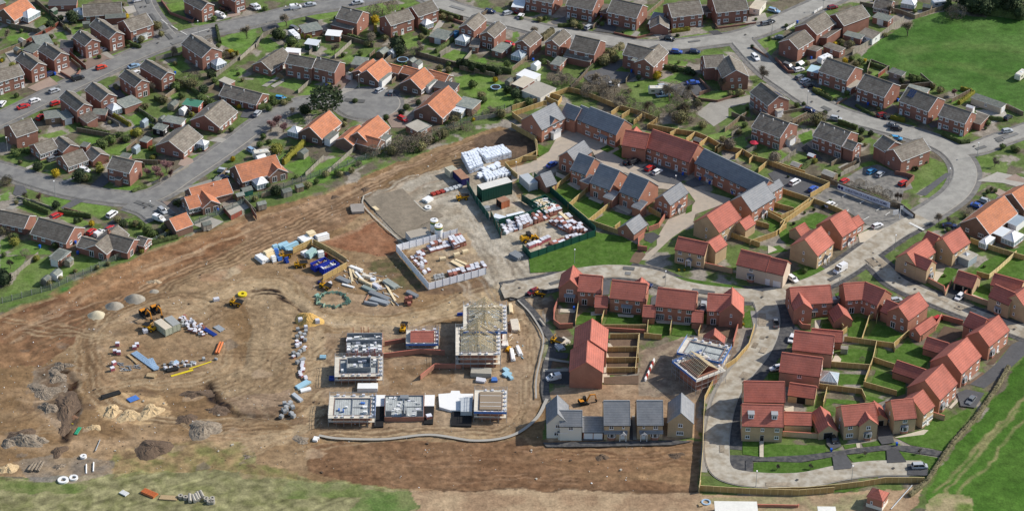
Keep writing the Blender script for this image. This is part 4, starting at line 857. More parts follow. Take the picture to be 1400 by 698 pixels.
H(N4, 'nr', (798, 172, 1008, 195), ('semir', ''), look='red semi pair with two French doors', w=8.7)
H(N4,'nr',(1070,205,1190,212),('newr',''),look='red house with large right cross gable',w=8,bodies=[(None,(1213,174,1188,260),7.0,('','newg'),4.9,44)])
H('beside tarmac parking bays','nr',(413,463,406,578),('',''),look='front block of red-roofed three-house terrace',w=9.4,eaves=5.6,pitch=36,extra=[velux(1,.8)])
H('behind the front terrace block','nr',(437,343,428,460),('',''),look='rear block of red-roofed terrace',w=9.4,eaves=5.6,pitch=36,extra=[velux(1,.8)])
N5 = 'around the red courtyard gardens'
T(1050, 350)
H(N5, 'nr', (120, 172, 338, 158), ('newR', 'newg'), look='red house with left rear gable wing', w=8.2, wings=[(196, 258, 5.4, 'newg')])
H(N5,'nr',(412,150,530,142),('newr',''),look='angled corner house with concave red roof',w=8,bodies=[(None,(530,141,640,186),8,('newr','newg'),4.9,40)])
H(N5,'nr',(870,268,765,350,655,300),('newg','newG'),look='red house with skylit low link',bodies=[(None,(648,237,722,266),6,('',''),3.4,40)])
H(N5, 'np', (147, 407, 362, 432), ('', 'newG'), look='pinkish house with low red garage behind', w=8.6)
T(1000, 480, 6.98)
H(N5,'np',(485,12,868,62),('up1','newG'),look='pinkish house with blue-white pergola conservatory',w=8.6,extra=[cons(935,235,5,5,m_glazing)])
N6 = 'along the right-hand field edge'
T(1300, 400, 6.98)
H(N6,'nr',(545,350,365,510,148,412),('dg5',''),look='red house with lower left wing',bodies=[(None,(178,192,350,246),6.5,('up1',''),4.9,40)])
T(1050, 350)
H(N6, 'nr', (1165, 545, 1055, 640, 885, 575), ('dg5', ''), look='red house with pale path and front bay')
T(1050, 523)
H(N6, 'nr', (1040, 5, 937, 92, 757, 28), ('dg5', ''), look='red house nearest the dark drive')
N7 = 'along the lower right path'
H(N7, 'nb', (400, 127, 580, 110), ('dete', 'newg'), look='wide buff house with front gable and bay', w=8.6, wings=[(553, 196, 5.2, 'gf')])
H(N7,'nb',(672,97,790,86),('gf','newg'),look='buff corner house with angled red roof',w=8.4,bodies=[(None,(787,86,845,40),8.2,('dete',''),4.9,40)])
T(1000, 480, 6.98)
H(N7,'nb',(107,502,492,513),('geo','newg'),look='three-storey buff house with two white dormers',w=9.4,eaves=5.3,extra=[dormers(-1,.21,.79)])
H(N7, 'nb', (122, 285, 505, 292), ('', 'newg'), look='plain buff house directly behind dormer house', w=9.0, eaves=5.1)
N8 = 'in upper right pale brick row'
T(1200, 330, 6.98)
H(N8, 'nb', (578, 105, 365, 232, 160, 163), ('newr', 'newg'), look='buff house with right projecting gable', wings=[(520, 184, 5.2, 'gf')])
T(1200, 240, 6.98)
H(N8,'nb',(885,638,718,742,505,650),('newr','newg'),look='buff house with glass-lantern conservatory',bodies=[(None,(478,532,588,577),6,('',''),4.9,40)],extra=[flatext(850,755,4.6,4.6,2.6,m_glazing,m_conc,'conservatory'),cons(845,745,2.2,2.2,m_glazing,0,2.5)])
T(1200, 330, 6.98)
H(N8,'nb',(1560,560,1420,650,1190,560),('','newg'),look='buff house cut off by right edge',bodies=[(None,(1120,415,1320,490),6.3,('gf',''),4.9,40)])
N9 = 'in grey-roofed front row'
T(700, 523)
H(N9,'sw',(262,150,381,151),('up1',''),look='cream rendered house with slate cross gable',w=6.8,bodies=[(None,(254,70,245,171),6.0,('','gw'),4.9,47)],extra=[flatext(276,262,2.4,2.0,2.3,m_cream,m_slate,'porch')])
H(N9, 'sb', (502, 98, 640, 98), ('cot', ''), look='left of two twin buff houses with canopies', w=10.6)
H(N9, 'sb', (682, 97, 820, 97), ('cotm', ''), look='right of two twin buff houses with canopies', w=10.6)
H(N9, 'sb', (926, 58, 922, 164), ('', 'gw'), look='narrow buff house with gable to front', w=7.0, pitch=44)
finish_rows()
# ------------------------------------------------------------------ paved and turfed ground of the new estate
def S(name, m, *polys, z=None):
    for p in polys: sheet(name, PL(p), m, lift({None: .03, .03: .03, .055: .13, .06: .13, .09: .14, .1: .33}[z]))
T(700, 175)
S('courtyard',m_block,(400,0,560,90,640,170,760,270,1000,330,1195,385,1170,410,1000,470,985,520,870,600,740,720,690,720,790,640,790,600,850,500,960,455,1000,400,960,345,800,330,640,250,560,230,470,190,440,130,400,110,300,130,250,150,245,200,180,220,60,260,0,300,-10,220,100,190,200,130,240,60,330,0))
S('parking_court',m_drive,(600,200,690,160,720,175,640,225),(680,230,760,190,960,265,900,310,800,295),(940,300,1000,270,1050,310,990,325),z=.06)
S('lawn',m_lawn,(480,115,520,95,560,115,520,135),(545,140,600,110,680,150,610,175),(130,100,150,90,205,120,150,155,135,140),z=.055)
S('lawn',m_lawn,(222,270,262,245,300,270,228,300),(238,350,310,320,390,350,305,425),(325,435,410,375,510,410,405,515),(420,520,545,450,690,495,585,550),(720,490,760,470,830,500,760,540),(830,310,900,260,1040,300,1000,320)[:0] or (955,430,985,415,980,455,945,470))
S('patio',m_slab,(300,305,320,295,385,320,360,340),(415,385,430,375,500,400,485,415),(560,430,590,415,660,450,640,470),(240,240,320,275,300,290,240,262))
S('lawn',m_lawn,(90,700,460,570,600,590,690,640,690,690,640,760,100,790),(720,630,740,618,770,630,720,690,700,680))
S('flower_bed', m_soil, (660, 690, 690, 660, 730, 690, 690, 740, 640, 730))
S('drive', m_drive, (725, 575, 770, 568, 810, 590, 760, 630, 720, 610))
T(1050, 175)
S('car_park', m_drive, (0, 250, 70, 215, 330, 315, 250, 365, 235, 385, 75, 350), z=.03)
S('car_park',mat('worn_tarmac',(0.24,0.225,0.2),.92,.3,.9,.2,c2=(0.15,.145,.135)),(250,400,310,330,400,320,700,440,770,500,640,600,500,500,440,460),(430,270,520,215,600,200,760,270,790,330,740,345,720,430,620,360,430,310),z=.03)
S('lawn',m_lawn,(55,420,100,395,175,425,140,455),(20,470,60,460,120,490,90,500),(0,500,30,495,80,530,40,575,0,560),(130,540,260,460,330,480,280,520,250,550,200,530,150,555),(60,570,90,545,120,570,110,630,70,610),(0,650,60,640,110,670,0,690))
S('path', m_slab, (0, 640, 30, 650, 50, 665, 0, 685), (490, 580, 560, 550, 600, 560, 660, 535, 560, 620, 500, 625))
S('drive', m_concd, (560, 690, 620, 610, 700, 560, 740, 520, 700, 560, 590, 670), (480, 560, 540, 530, 560, 540, 500, 575))
T(700, 350)
S('lawn',m_lawn,(815,120,850,105,1000,130,1250,165,1290,190,1180,195,960,165),(350,340,390,305,500,320,500,355,345,375),(500,385,530,315,720,330,735,385,640,395),(735,440,765,375,865,370,858,420,820,450),(870,430,880,370,975,375,1010,430,940,440),(1260,320,1300,290,1306,390,1270,390))
S('patio',m_slab,(265,285,350,290,340,310,260,305),(430,305,500,295,495,320,430,325),(575,315,665,322,660,335,580,330),(780,350,975,360,970,378,790,365),(500,470,560,480,555,500,545,560,530,640,540,690,490,690,500,560))
S('bare_garden',m_soil,(240,320,335,310,320,375,245,370),(1040,420,1070,370,1200,385,1230,420,1190,450,1100,400),(515,450,690,455,680,500,560,505),(515,520,690,525,670,570,540,570),(515,580,690,585,685,640,520,650),(500,660,690,650,690,698,500,698))
S('parking_bay',m_drive,(190,560,225,520,310,530,300,560),(165,690,180,625,320,630,310,698),(495,140,540,130,530,210,490,215),(760,225,800,205,790,265,755,270),(1020,260,1060,215,1075,290,1020,300))
S('path', m_concd, (170, 615, 330, 612, 330, 628, 170, 630), (180, 550, 320, 575, 318, 585, 180, 565))
T(1050, 350)
S('lawn',m_lawn,(130,90,250,40,330,80,180,135),(430,470,440,400,480,330,560,345,510,470),(525,475,590,370,650,385,750,435,690,495),(590,570,600,500,680,525,760,460,905,535,850,615,720,590),(380,580,400,520,460,500,580,520,560,612),(390,640,540,645,520,698,385,698),(590,620,690,650,780,690,560,698),(285,395,300,365,350,365,380,390,385,400))
S('lawn',m_lawn,(625,60,690,20,690,45,660,90),(920,150,970,60,1040,70,1000,130,960,175),(1100,100,1180,30,1240,0,1400,-60,1396,130,1240,90,1200,110),(1110,210,1160,150,1215,190,1200,260,1100,220),(365,205,420,180,410,220,370,225))
S('path',m_slab,(1090,215,1110,205,1210,245,1200,257),(910,80,960,90,940,110,920,140,900,150),(255,350,290,345,275,395,255,390),(340,590,370,530,400,560,390,598),(610,400,690,415,680,430,620,415))
S('bare_garden', m_soil, (920, 440, 960, 380, 1060, 400, 1055, 440, 960, 470), (880, 560, 930, 560, 900, 600))
S('flower_bed', m_soil, (1190, 590, 1290, 490, 1330, 480, 1230, 590), (1080, 698, 1170, 630, 1180, 640, 1120, 698))
S('drive',m_drive,(960,225,1010,150,1110,175,1060,250,1020,250),(1100,698,1180,640,1240,590,1330,480,1420,440,1420,520,1290,640,1180,720),(0,620,40,580,75,590,60,630),(45,130,70,100,130,100,170,130,130,155,60,160))
S('lawn', m_lawn, (0, 640, 60, 640, 55, 680, 0, 690))
T(1050, 523)
S('drive',m_drive,(1050,130,1030,60,1080,40,1180,60,1130,140),(600,310,600,190,640,190,690,330,620,340),(645,370,705,365,755,435,650,440),(350,405,425,395,460,450,455,470,360,478),(320,340,310,270,370,260,400,350,350,370),(600,515,770,512,745,545,605,545),(170,580,340,570,330,598,175,605),(760,445,870,450,870,510,760,505),z=.1)
S('path',m_newf,(0,405,200,395,400,370,640,340,780,345,950,375,935,402,720,370,620,370,400,395,180,435,0,430),z=.09)
S('lawn',m_lawn,(0,345,150,335,310,350,320,380,160,405,0,400),(0,440,180,440,350,412,355,480,150,500,0,495),(430,395,640,372,640,435,480,448),(715,372,930,408,910,460,880,490,870,450,760,435),(340,592,590,517,603,545,420,598),(740,545,775,515,860,517,850,545),(-100,572,160,580,170,605,-100,602),(690,295,850,250,900,200,960,210,1090,140,1110,165,960,370,900,360,780,340),(410,340,480,330,500,345,420,362),(510,330,600,318,620,340,520,350),(310,130,320,85,500,100,500,125,360,110),(530,65,640,95,600,110,530,90),(280,200,290,110,310,140,360,160,350,190),(560,0,750,0,750,60,700,75),(150,260,230,250,270,210,290,290,150,290))
S('path',m_slab,(690,298,850,255,875,258,850,282,700,300),(480,330,500,328,502,355,485,355),(985,135,1030,85,1050,90,1000,140))
S('patio', m_slab, (85, 140, 140, 125, 140, 155, 100, 160), (90, 268, 140, 265, 138, 292, 85, 290))
T(940, 580, 5.915)
S('lawn',m_lawn,(445,240,445,140,575,140,580,260),(615,265,620,150,800,165,1115,170,1120,230,950,260),(530,395,535,305,740,300,960,305,1175,265,1175,375,900,405),(105,485,500,505,890,525,905,555,110,535),(1140,550,1183,505,1183,540))
S('path', m_slab, (582, 270, 582, 140, 614, 140, 614, 270), z=.1)
S('path',m_newf,(345,250,420,250,700,272,950,262,1150,220,1183,235,960,300,700,300,530,298,345,298),(340,300,462,298,462,388,420,385,360,350),(470,298,528,298,526,392,470,390),z=.09)
# ------------------------------------------------------------------ drives and paths of the old estate
def D(m, *polys): S('drive', m, *polys)
T(0, 0)
D(m_paved,(420,310,470,380,560,340,600,310,540,270,520,320),(280,400,350,430,440,385,380,330,370,360),(150,480,200,500,250,480,320,460,270,420),(1240,100,1310,85,1316,55,1240,70),(500,330,610,325,640,320,560,290))
D(m_concd,(20,280,80,270,150,300,60,340),(545,290,600,320,630,318,580,280),(270,60,420,70,400,130,300,110),(670,40,740,30,760,60,700,80),(1140,110,1180,120,1260,95,1200,80),(580,690,640,620,680,640,650,690))
D(m_drive,(590,470,650,440,660,500,720,560,640,530),(1000,60,1060,50,1090,100,1030,130),(1330,600,1396,590,1396,650,1310,640))
T(350, 0)
D(m_paved,(390,500,440,430,500,405,530,420,440,520),(830,560,960,500,990,520,900,570),(690,610,780,615,860,640,830,698,740,698))
D(m_concd,(440,515,540,420,555,440,555,470,500,518),(620,510,690,470,720,480,670,520),(30,470,130,410,140,418,60,475),(80,470,150,430,155,445,100,480),(960,170,1000,110,1030,120,1010,150),(560,640,600,600,690,605,650,650),(70,185,170,160,200,190,130,200))
D(m_drive, (700, 530, 760, 490, 790, 500, 760, 545), (30, 150, 110, 125, 130, 150, 40, 175))
T(700, 0)
D(m_drive,(370,400,470,380,590,330,620,345,560,390,700,400,640,440,560,470,430,460),(440,170,520,120,570,150,560,185),(210,120,290,90,300,130,230,135),(800,200,860,170,870,200,810,230),(850,480,1000,420,1060,450,1060,500,950,540),(1070,170,1120,165,1170,200,1120,210),(840,280,940,265,1040,280,960,295,850,300))
D(m_concd,(1000,620,1080,560,1300,520,1300,555,1180,590,1180,640,1100,690,1050,650),(640,200,680,170,700,178,670,210),(770,190,800,178,820,195,790,205),(60,380,110,360,130,365,60,420,20,400),(1240,110,1380,70,1396,110,1280,130))
T(1050, 0)
D(m_drive,(180,460,260,440,300,500,240,510),(400,560,470,520,560,580,500,610),(590,640,680,570,715,600,640,660),(870,680,930,650,940,690,890,698),(30,350,110,330,150,400,120,400))
D(m_concd,(350,550,400,530,410,540,370,565),(770,80,880,40,930,60,800,90),(1130,600,1290,600,1310,640,1180,690),(600,180,640,200,580,230,560,200))
T(0, 175)
D(m_concd,(300,300,370,280,410,262,400,280,330,310),(140,215,200,190,215,200,150,225),(30,440,110,390,135,400,70,445),(1060,510,1130,480,1220,510,1140,560,1060,530),(1210,450,1320,390,1370,430,1260,480),(1130,70,1190,50,1270,70,1210,80),(960,350,1020,320,1150,280,1170,290,1000,350))
D(m_paved, (970, 200, 1000, 150, 1050, 170, 1060, 195, 1030, 215), (870, 400, 930, 460, 990, 470, 930, 400))
D(m_drive,(490,320,560,250,600,290,550,330),(330,435,410,385,460,395,360,450),(540,570,620,490,680,490,560,600),(850,430,880,395,960,470,900,510),(70,360,85,310,130,315,150,350,100,380))
T(350, 175); D(m_fold, (430, 100, 480, 80, 540, 110, 500, 140))
T(1050, 175)
D(m_drive,(180,110,210,90,300,170,250,180),(810,360,970,245,1000,250,860,370)); D(m_concd,(380,215,430,190,490,210,420,235),(1140,290,1250,240,1396,270,1396,330,1280,300))
D(m_paved, (1230, 350, 1260, 330, 1300, 350, 1260, 370), (1290, 280, 1350, 250, 1400, 280, 1400, 300))
# bay and junction markings
def lines(*segs, w=.14):
    for i in range(0, len(segs), 4):
        a, b_ = P(*segs[i:i + 2]), P(*segs[i + 2:i + 4]); d = (b_ - a).normalized(); n = Vector((-d.y, d.x)) * w
        sheet('road_marking', [a + n, b_ + n, b_ - n, a - n], m_line, z=.335)
T(1050,175); lines(405,380,425,365,500,415,525,400,590,455,615,440,355,440,380,420,410,470,440,450,520,505,550,488,640,480,665,462); lines(770,520,850,560,w=.5)
T(0, 0); lines(880, 112, 915, 137, 935, 145, 970, 167, 985, 175, 1020, 195, 1045, 190, 1140, 163, w=.16)
T(700,523); S('path',m_newf,(165,325,400,322,880,312,985,318,880,338,420,348,190,350)); S('drive',m_drive,(385,262,498,262,498,315,385,315),(642,200,680,200,680,312,642,312)); S('drive',m_concd,(655,180,675,180,680,312,660,312),z=.06)
T(350,175); S('hard_standing',mat('rolled_stone',(.235,.195,.145),.95,.3,1.5,.25,c2=(.2,.168,.125)),(588,385,700,355,800,330,860,398,915,455,990,455,1025,480,900,530,815,612,760,570,660,465))
T(0,0,1); S('mud_spill',mat('mud_spill',(.37,.325,.255),.95,.4,1.2,.3,c2=(.29,.24,.175)),(684,396,688,388,697,390,706,384,716,386,721,391,717,397,722,402,708,409,698,407,690,409),z=.1)
b_ = MB()
kl = smooth([gp(*p) for p in ((436, 595), (463, 599), (525, 600), (588, 594), (650, 602), (700, 595), (733, 572), (748, 545))], 8)
ribbon('kerb',[gp(*p) for p in ((436,595),(463,599),(525,600),(588,594),(650,602),(700,595),(733,572),(748,545))],1.0,.14,m_kerb)
ribbon('kerb', [gp(*p) for p in ((708, 411), (726, 430), (741, 455), (743, 470), (739, 490), (733, 520), (733, 545))], .5, .3, m_kerb)
for l in ((497,268,508,263),(497,268,500,285,552,333,558,333),(566,274,580,287,590,288)): ribbon('kerb',px(*l),.5,.1,m_conc)
# ------------------------------------------------------------------ outbuildings
def about(x, y, what):
    n = near(x, y)
    return f'{what} {n[0]} {n[1]}' if n else what
def garage(kind, pts, ww=('', ''), look=None, w=None, eaves=2.35, pitch=None, z=None, hip=False):
    K = KIND[kind]; pt = pitch or K[5]
    if len(pts) == 6: c, a, L, Wd = frame3(pts[0:2], pts[2:4], pts[4:6], eaves, w)
    else: c, a, L, Wd = frame2(pts[0:2], pts[2:4], w, eaves, pt)
    r = new_root(c, a, 'garage', '', 'garage', None); body(r, 0, 0, 0, L, max(Wd, 2.6), K, eaves, pt, ww, oh=.15, hip=hip)
    tile = {'nr': 'red-tiled','nb': 'red-tiled buff','ns': 'grey-slated','or': 'orange-tiled','o2': 'brown-tiled','np': 'red-tiled'}[kind]
    r['label'] = about(c.x, c.y, look or f'small {tile} garage'); r['group'] = 'gabled garages'
T(700, 175)
garage('ns',(730,525,665,580,583,543),('','gd'),'grey-slated garage in open turf'); garage('ns',(237,298,188,322,130,270),('',''),'tiny slated garage behind green hoarding')
T(1050, 175)
garage('nb', (228, 560, 180, 590, 118, 560), ('', ''), 'small buff garage')
T(0, 175); garage('or', (1055, 528, 960, 560, 890, 512), ('', ''), 'orange-tiled garage', eaves=2.6)
T(700, 350)
for p in ((455, 217, 522, 220), (718, 268, 783, 273), (985, 297, 1043, 301)): garage('nr', p, ('', ''), 'red-roofed garage', w=5.4)
T(1050, 350)
garage('nr',(383,262,414,318),('',''),'steep red garage',w=5.6); garage('nr',(918,365,830,432,775,405),('','gd'),'red-tiled garage with small window')
garage('nr', (240, 395, 408, 410), ('', ''), 'long low red garage', w=5.2, eaves=2.6)
garage('nr',(870,440,985,475),('',''),'red double garage',w=5.6); garage('nr',(705,568,862,620),('',''),'red double garage among lawns',w=5.4)
T(700, 523); garage('ns', (387, 186, 497, 187), ('GG', ''), 'dark slate-roofed link garage', w=6.6)
T(1200, 330, 6.98)
garage('nb',(775,278,952,332),('VV',''),'buff double garage with two open dark bays',w=6.2,eaves=2.5); garage('nb',(1118,305,1390,382),('',''),'long low buff garage block',w=5.8)
T(1000, 480, 6.98)
garage('nb',(560,300,810,335),('V',''),'buff carport garage with dark opening',w=5.6); garage('nb',(507,578,762,585),('',''),'buff garage with blank front wall',w=5.6)
T(1050, 523)
garage('nb',(287,130,332,232),('','V'),'gable-fronted buff garage with open door',w=5.4); garage('nb',(578,100,612,172),('','V'),'narrow buff garage with dark doorway',w=4.6)
T(870, 440, 6.98)
garage('nr', (752, 65, 742, 128), ('', ''), 'small red gabled garage behind scaffolding', w=6.2, eaves=2.2)
def flat(pts, look, wall=m_brick, roof=m_felt, h=2.35, door=None, name='garage', cat='garage', slope=.15):
    c, a, L, Wd = frame3(pts[0:2], pts[2:4], pts[4:6], h); Wd = max(2.2, Wd)
    r = new_root(c, a, name, '', cat, None); b = MB(); l, k = L / 2, Wd / 2
    b.hexa([(-l,-k,-.2),(l,-k,-.2),(l,k,-.2),(-l,k,-.2)],[(-l,-k,h),(l,-k,h),(l,k,h + slope),(-l,k,h + slope)]); b.build('wall',[wall],r)
    b = MB(); e = .18; b.hexa([(-l - e,-k - e,h + .004),(l + e,-k - e,h + .004),(l + e,k + e,h + slope + .004),(-l - e,k + e,h + slope + .004)],[(-l - e,-k - e,h + .16),(l + e,-k - e,h + .16),(l + e,k + e,h + slope + .16),(-l - e,k + e,h + slope + .16)],1,mt=0); b.build('roof',[roof,m_white],r)
    for i in range(4):
        na = (-math.pi / 2, 0, math.pi / 2, math.pi)[i]
        if Vector((math.cos(na + a), math.sin(na + a), 0)).dot(TOCAM) < .1: continue
        ln, off = (L, k) if i % 2 == 0 else (Wd, l)
        x, y = rot2(0, -off - .01, na + math.pi / 2)
        if door and (i % 2) == (door == 'b'): put('garage_door', OPN['G'][1], r, (x, y, .03), na + math.pi / 2)
        elif ln > 3: put('window', OPN['m'][1], r, (x, y, 1.0), na + math.pi / 2)
    r['label'] = about(c.x, c.y, look); r['group'] = 'flat-roofed outbuildings'; return r
T(0, 0)
flat((205,250,290,240,245,190),'wide grey flat-roofed garage'); flat((330,250,395,262,370,225),'flat-roofed garage',roof=mat('dark_felt',(.07,.07,.072),.9,.2),door='a'); flat((120,275,180,290,240,260),'low grey lean-to')
flat((500,628,575,628,595,600),'grey flat garage'); flat((340,650,400,640,360,605),'dark flat garage',door='a'); flat((245,640,330,640,300,605),'open flat carport',wall=m_fold)
flat((890,660,985,680,1010,650),'white-fronted flat garage',door='b'); flat((995,570,1080,585,1105,555),'green-roofed shed with red side',wall=m_fred,roof=mat('green_sheet',(.06,.2,.13),.6,.2),name='shed',cat='shed')
flat((265,25,415,28,410,-10),'long dark flat garage block',roof=mat('dark_felt',(.07,.07,.072))); flat((575,105,665,98,672,75),'pale green flat extension shed',wall=m_brick)
flat((-10, 25, 30, 15, 0, 0), 'low red brick outbuilding'); flat((1195, 440, 1250, 462, 1280, 445), 'small grey flat garage', roof=m_conc)
T(350, 0)
flat((265,180,362,160,330,128),'grey garage with shallow roof',slope=.5); flat((380,190,455,200,462,172),'white-roofed shed',roof=m_white,name='shed',cat='shed'); flat((265,240,330,250,350,225),'dark green shed with pale roof',wall=mat('green_timber',(.03,.07,.04)),roof=m_polyroof,name='shed',cat='shed')
flat((945,200,1035,220,1080,180),'wide felted garage',door='a'); flat((1165,255,1210,260,1225,215),'brown flat link garage',roof=m_tile); flat((1285,275,1340,290,1396,250),'grey felted garage'); flat((520,350,590,360,610,320),'pale rendered garage',wall=m_conc)
flat((820,690,900,720,960,690),'grey-green flat garage'); flat((970,475,1080,495,1110,460),'dark flat garage',roof=mat('dark_felt',(.07,.07,.072))); flat((160,280,235,290,235,270),'white flat summerhouse',roof=m_white,wall=m_white,name='shed',cat='shed')
T(700, 0)
flat((65,490,155,535,225,480),'cream garage with grey roof and white windows',wall=m_cream,roof=m_conc); flat((25,410,110,440,155,410),'white-roofed garage',roof=m_white,wall=m_white); flat((0,460,60,480,125,440),'beige flat roof garage',roof=m_slab)
flat((215,345,260,360,290,320),'small grey brick shed'); flat((735,145,800,140,860,90),'brick garage with white door',door='a',roof=m_slate,slope=.7); flat((1035,70,1085,70,1075,30),'brown link garage',roof=m_tile); flat((0,35,60,45,70,0),'pale lean-to garage',roof=m_polyroof)
flat((1290,50,1350,55,1400,15),'cream extension with flat roof',wall=m_cream,roof=m_slab); flat((480,70,520,75,540,30),'brown link garage',roof=m_tile)
T(1050, 0)
flat((415,190,505,215,522,195),'green-roofed garage'); flat((570,95,655,118,685,95),'long grey-roofed garage with white doors',door='a'); flat((495,185,570,215,605,185),'dark garage with white gable',roof=m_tile,wall=m_white,slope=.5)
flat((300,255,390,285,425,268),'brown flat garage',roof=m_tile); flat((655,395,730,415,758,403),'grey timber shed with ridge roof',wall=m_fgrey,name='shed',cat='shed',slope=.4); flat((750,490,860,515,885,490),'flat garage with pale roof edge')
flat((1105,535,1270,590,1302,572),'long beige outbuilding with grey roof',wall=m_slab,door='b'); flat((420,470,455,485,510,450),'pale link garage',door='a',roof=m_conc); flat((215,385,270,400,290,370),'sky-blue open-roofed shed',wall=m_brick,roof=mat('pale_blue_sheet',(.4,.55,.62),.6,.2),name='shed',cat='shed')
T(0, 175)
flat((655,155,700,165,715,145),'small grey flat shed',name='shed',cat='shed'); flat((760,70,800,80,832,60),'red timber shed with grey roof',wall=m_fred,name='shed',cat='shed'); flat((835,0,890,15,915,-10),'black shed with grey roof',wall=m_black,name='shed',cat='shed'); flat((440,95,470,105,485,85),'green-grey shed',name='shed',cat='shed')
flat((285,690,330,720,365,670),'small flat grey shed',name='shed',cat='shed'); flat((1165,285,1195,290,1210,275),'blue-grey store',name='shed',cat='shed')
T(390, 130, 6.98); flat((1150, 290, 1260, 350, 1370, 300), 'grey-roofed garage among shrubs', roof=m_conc)
T(20, 270, 6.98); flat((335, 590, 415, 605, 500, 520), 'flat garage with white door and brick side', door='a')
T(1000, 150, 6.98)
# ------------------------------------------------------------------ sheds with ridged roofs
def shed(zx, zy, w=2.2, d=2.8, wall=m_fgrey, roof=m_felt, what='grey timber shed', rot=0, h=1.9):
    p = P(zx, zy, h + .3); a = angle_near(*p) + rot
    r = empty('shed', (p.x, p.y, 0), a, about(p.x, p.y, what), 'shed', 'garden sheds')
    b = MB(); x, y = d / 2, w / 2; rise = w * .28
    for i in range(4):
        A = [(-x, -y), (x, -y), (x, y), (-x, y)]; p0, p1 = A[i], A[(i + 1) % 4]
        f = [(*p0, -.1), (*p1, -.1), (*p1, h)] + ([((p0[0] + p1[0]) / 2, 0, h + rise)] if i % 2 else []) + [(*p0, h)]; b.face(f)
    b.build('wall', [wall], r); b = MB()
    for s in (-1, 1):
        pts = [(-x - .1,s * (y + .12),h - .06),(x + .1,s * (y + .12),h - .06),(x + .1,0,h + rise),(-x - .1,0,h + rise)]; pts = pts if s < 0 else pts[::-1]
        b.hexa(pts, [(p_[0], p_[1], p_[2] + .07) for p_ in pts])
    b.build('roof', [roof], r); b = MB(); b.box(-.4, .4, -y - .05, -y, .05, 1.75); b.build('door', [wall], r)
GT = mat('green_timber', (.03, .07, .04), .9, .2)
T(0, 0)
for a in ((165,325),(95,265,2,2.4,m_fold,m_felt,'brown shed'),(225,150,2.2,2.6,m_fold,m_felt,'brown shed with grey roof'),(195,205,1.8,2.4,mat('teal_cover',(.03,.38,.33),.6,.1),mat('teal_cover',(.03,.38,.33)),'turquoise covered store'),(120,215,1.8,2.6,m_fgrey,m_conc,'low grey store'),(943,560,2.6,3.2),(998,590,2,2.4,m_white,m_white,'white shed'),
          (885,640,2,2.4),(870,690,2.4,3.2),(470,120,2,2.6),(290,50,2,2.4,GT,m_felt,'green shed'),(785,655,1.8,2.6,m_glazing,m_glazing,'small greenhouse')): shed(*a)
T(350, 0)
for a in ((690,275,3.0,4.2,m_fold,m_felt,'large brown shed'),(850,325,2.2,2.8),(880,340,2.6,3.0,m_white,m_felt,'white-walled shed'),(745,275,2.4,3,m_glazing,m_polyroof,'pale greenhouse'),(1380,435,2,2.6),(510,400,1.5,2,m_white,m_felt,'small white store')): shed(*a)
T(700, 0)
for a in ((130, 345, 2.4, 3, m_white, m_polyroof, 'white timber store'),): shed(*a)
T(1050, 0)
for a in ((175,340,2.2,2.2,GT,m_white,'dark green shed with white roof'),(870,30,2.6,3,m_fold,m_felt,'round-topped brown shed'),(1105,578,1.6,2.6,m_white,m_white,'white leaning store')): shed(*a)
T(0, 175)
for a in ((740, 100, 1.8, 2.6, m_glazing, m_glazing, 'small glass greenhouse'), (1125, 515, 2.2, 2.8)): shed(*a)
T(350, 175)
for a in ((255,125,2.6,3.0,m_fgrey,m_felt,'arched grey shed'),(165,335,2.4,3),(235,310,2,2.4,m_fold,m_felt,'brown shed'),(28,405,2,2.8),(25,150,2,3,m_white,m_white,'white store')): shed(*a)
T(220, 200, 6.98)
for a in ((815,400,2.6,3.4,mat('teal_timber',(.02,.11,.09),.9,.2),m_felt,'dark teal shed'),(960,530,2,2.6),(750,450,2.2,2.6,m_fold,m_felt,'brown store'),(540,310,1.5,2,m_fgrey,mat('pale_blue_sheet',(.4,.55,.62)),'blue-topped store')): shed(*a)
T(0, 350)
for a in ((305, 85, 2.6, 3, m_white, m_felt, 'pale shed'), (250, 115, 2, 2.6), (375, 15, 2, 2.2)): shed(*a)
T(1000, 150, 6.98)
for a in ((620,515,2.6,3.2,m_fred,m_conc,'red timber shed with grey roof',0),(935,600,3.0,4.2,m_fold,m_conc,'large dark shed with grey roof'),(765,425,1.8,2.2,m_fred,m_white,'red playhouse')): shed(*a)
T(900, 180, 6.98)
shed(380, 70, 2.2, 2.6, m_fred, m_felt, 'red shed in a terrace yard')
T(1050, 175); shed(345, 245, 2.6, 3.6, m_fold, m_conc, 'dark shed by the car court')
T(1050, 350); shed(418, 492, 1.5, 2.0, mat('sage_timber', (.22, .27, .22)), m_conc, 'sage green store against fence')
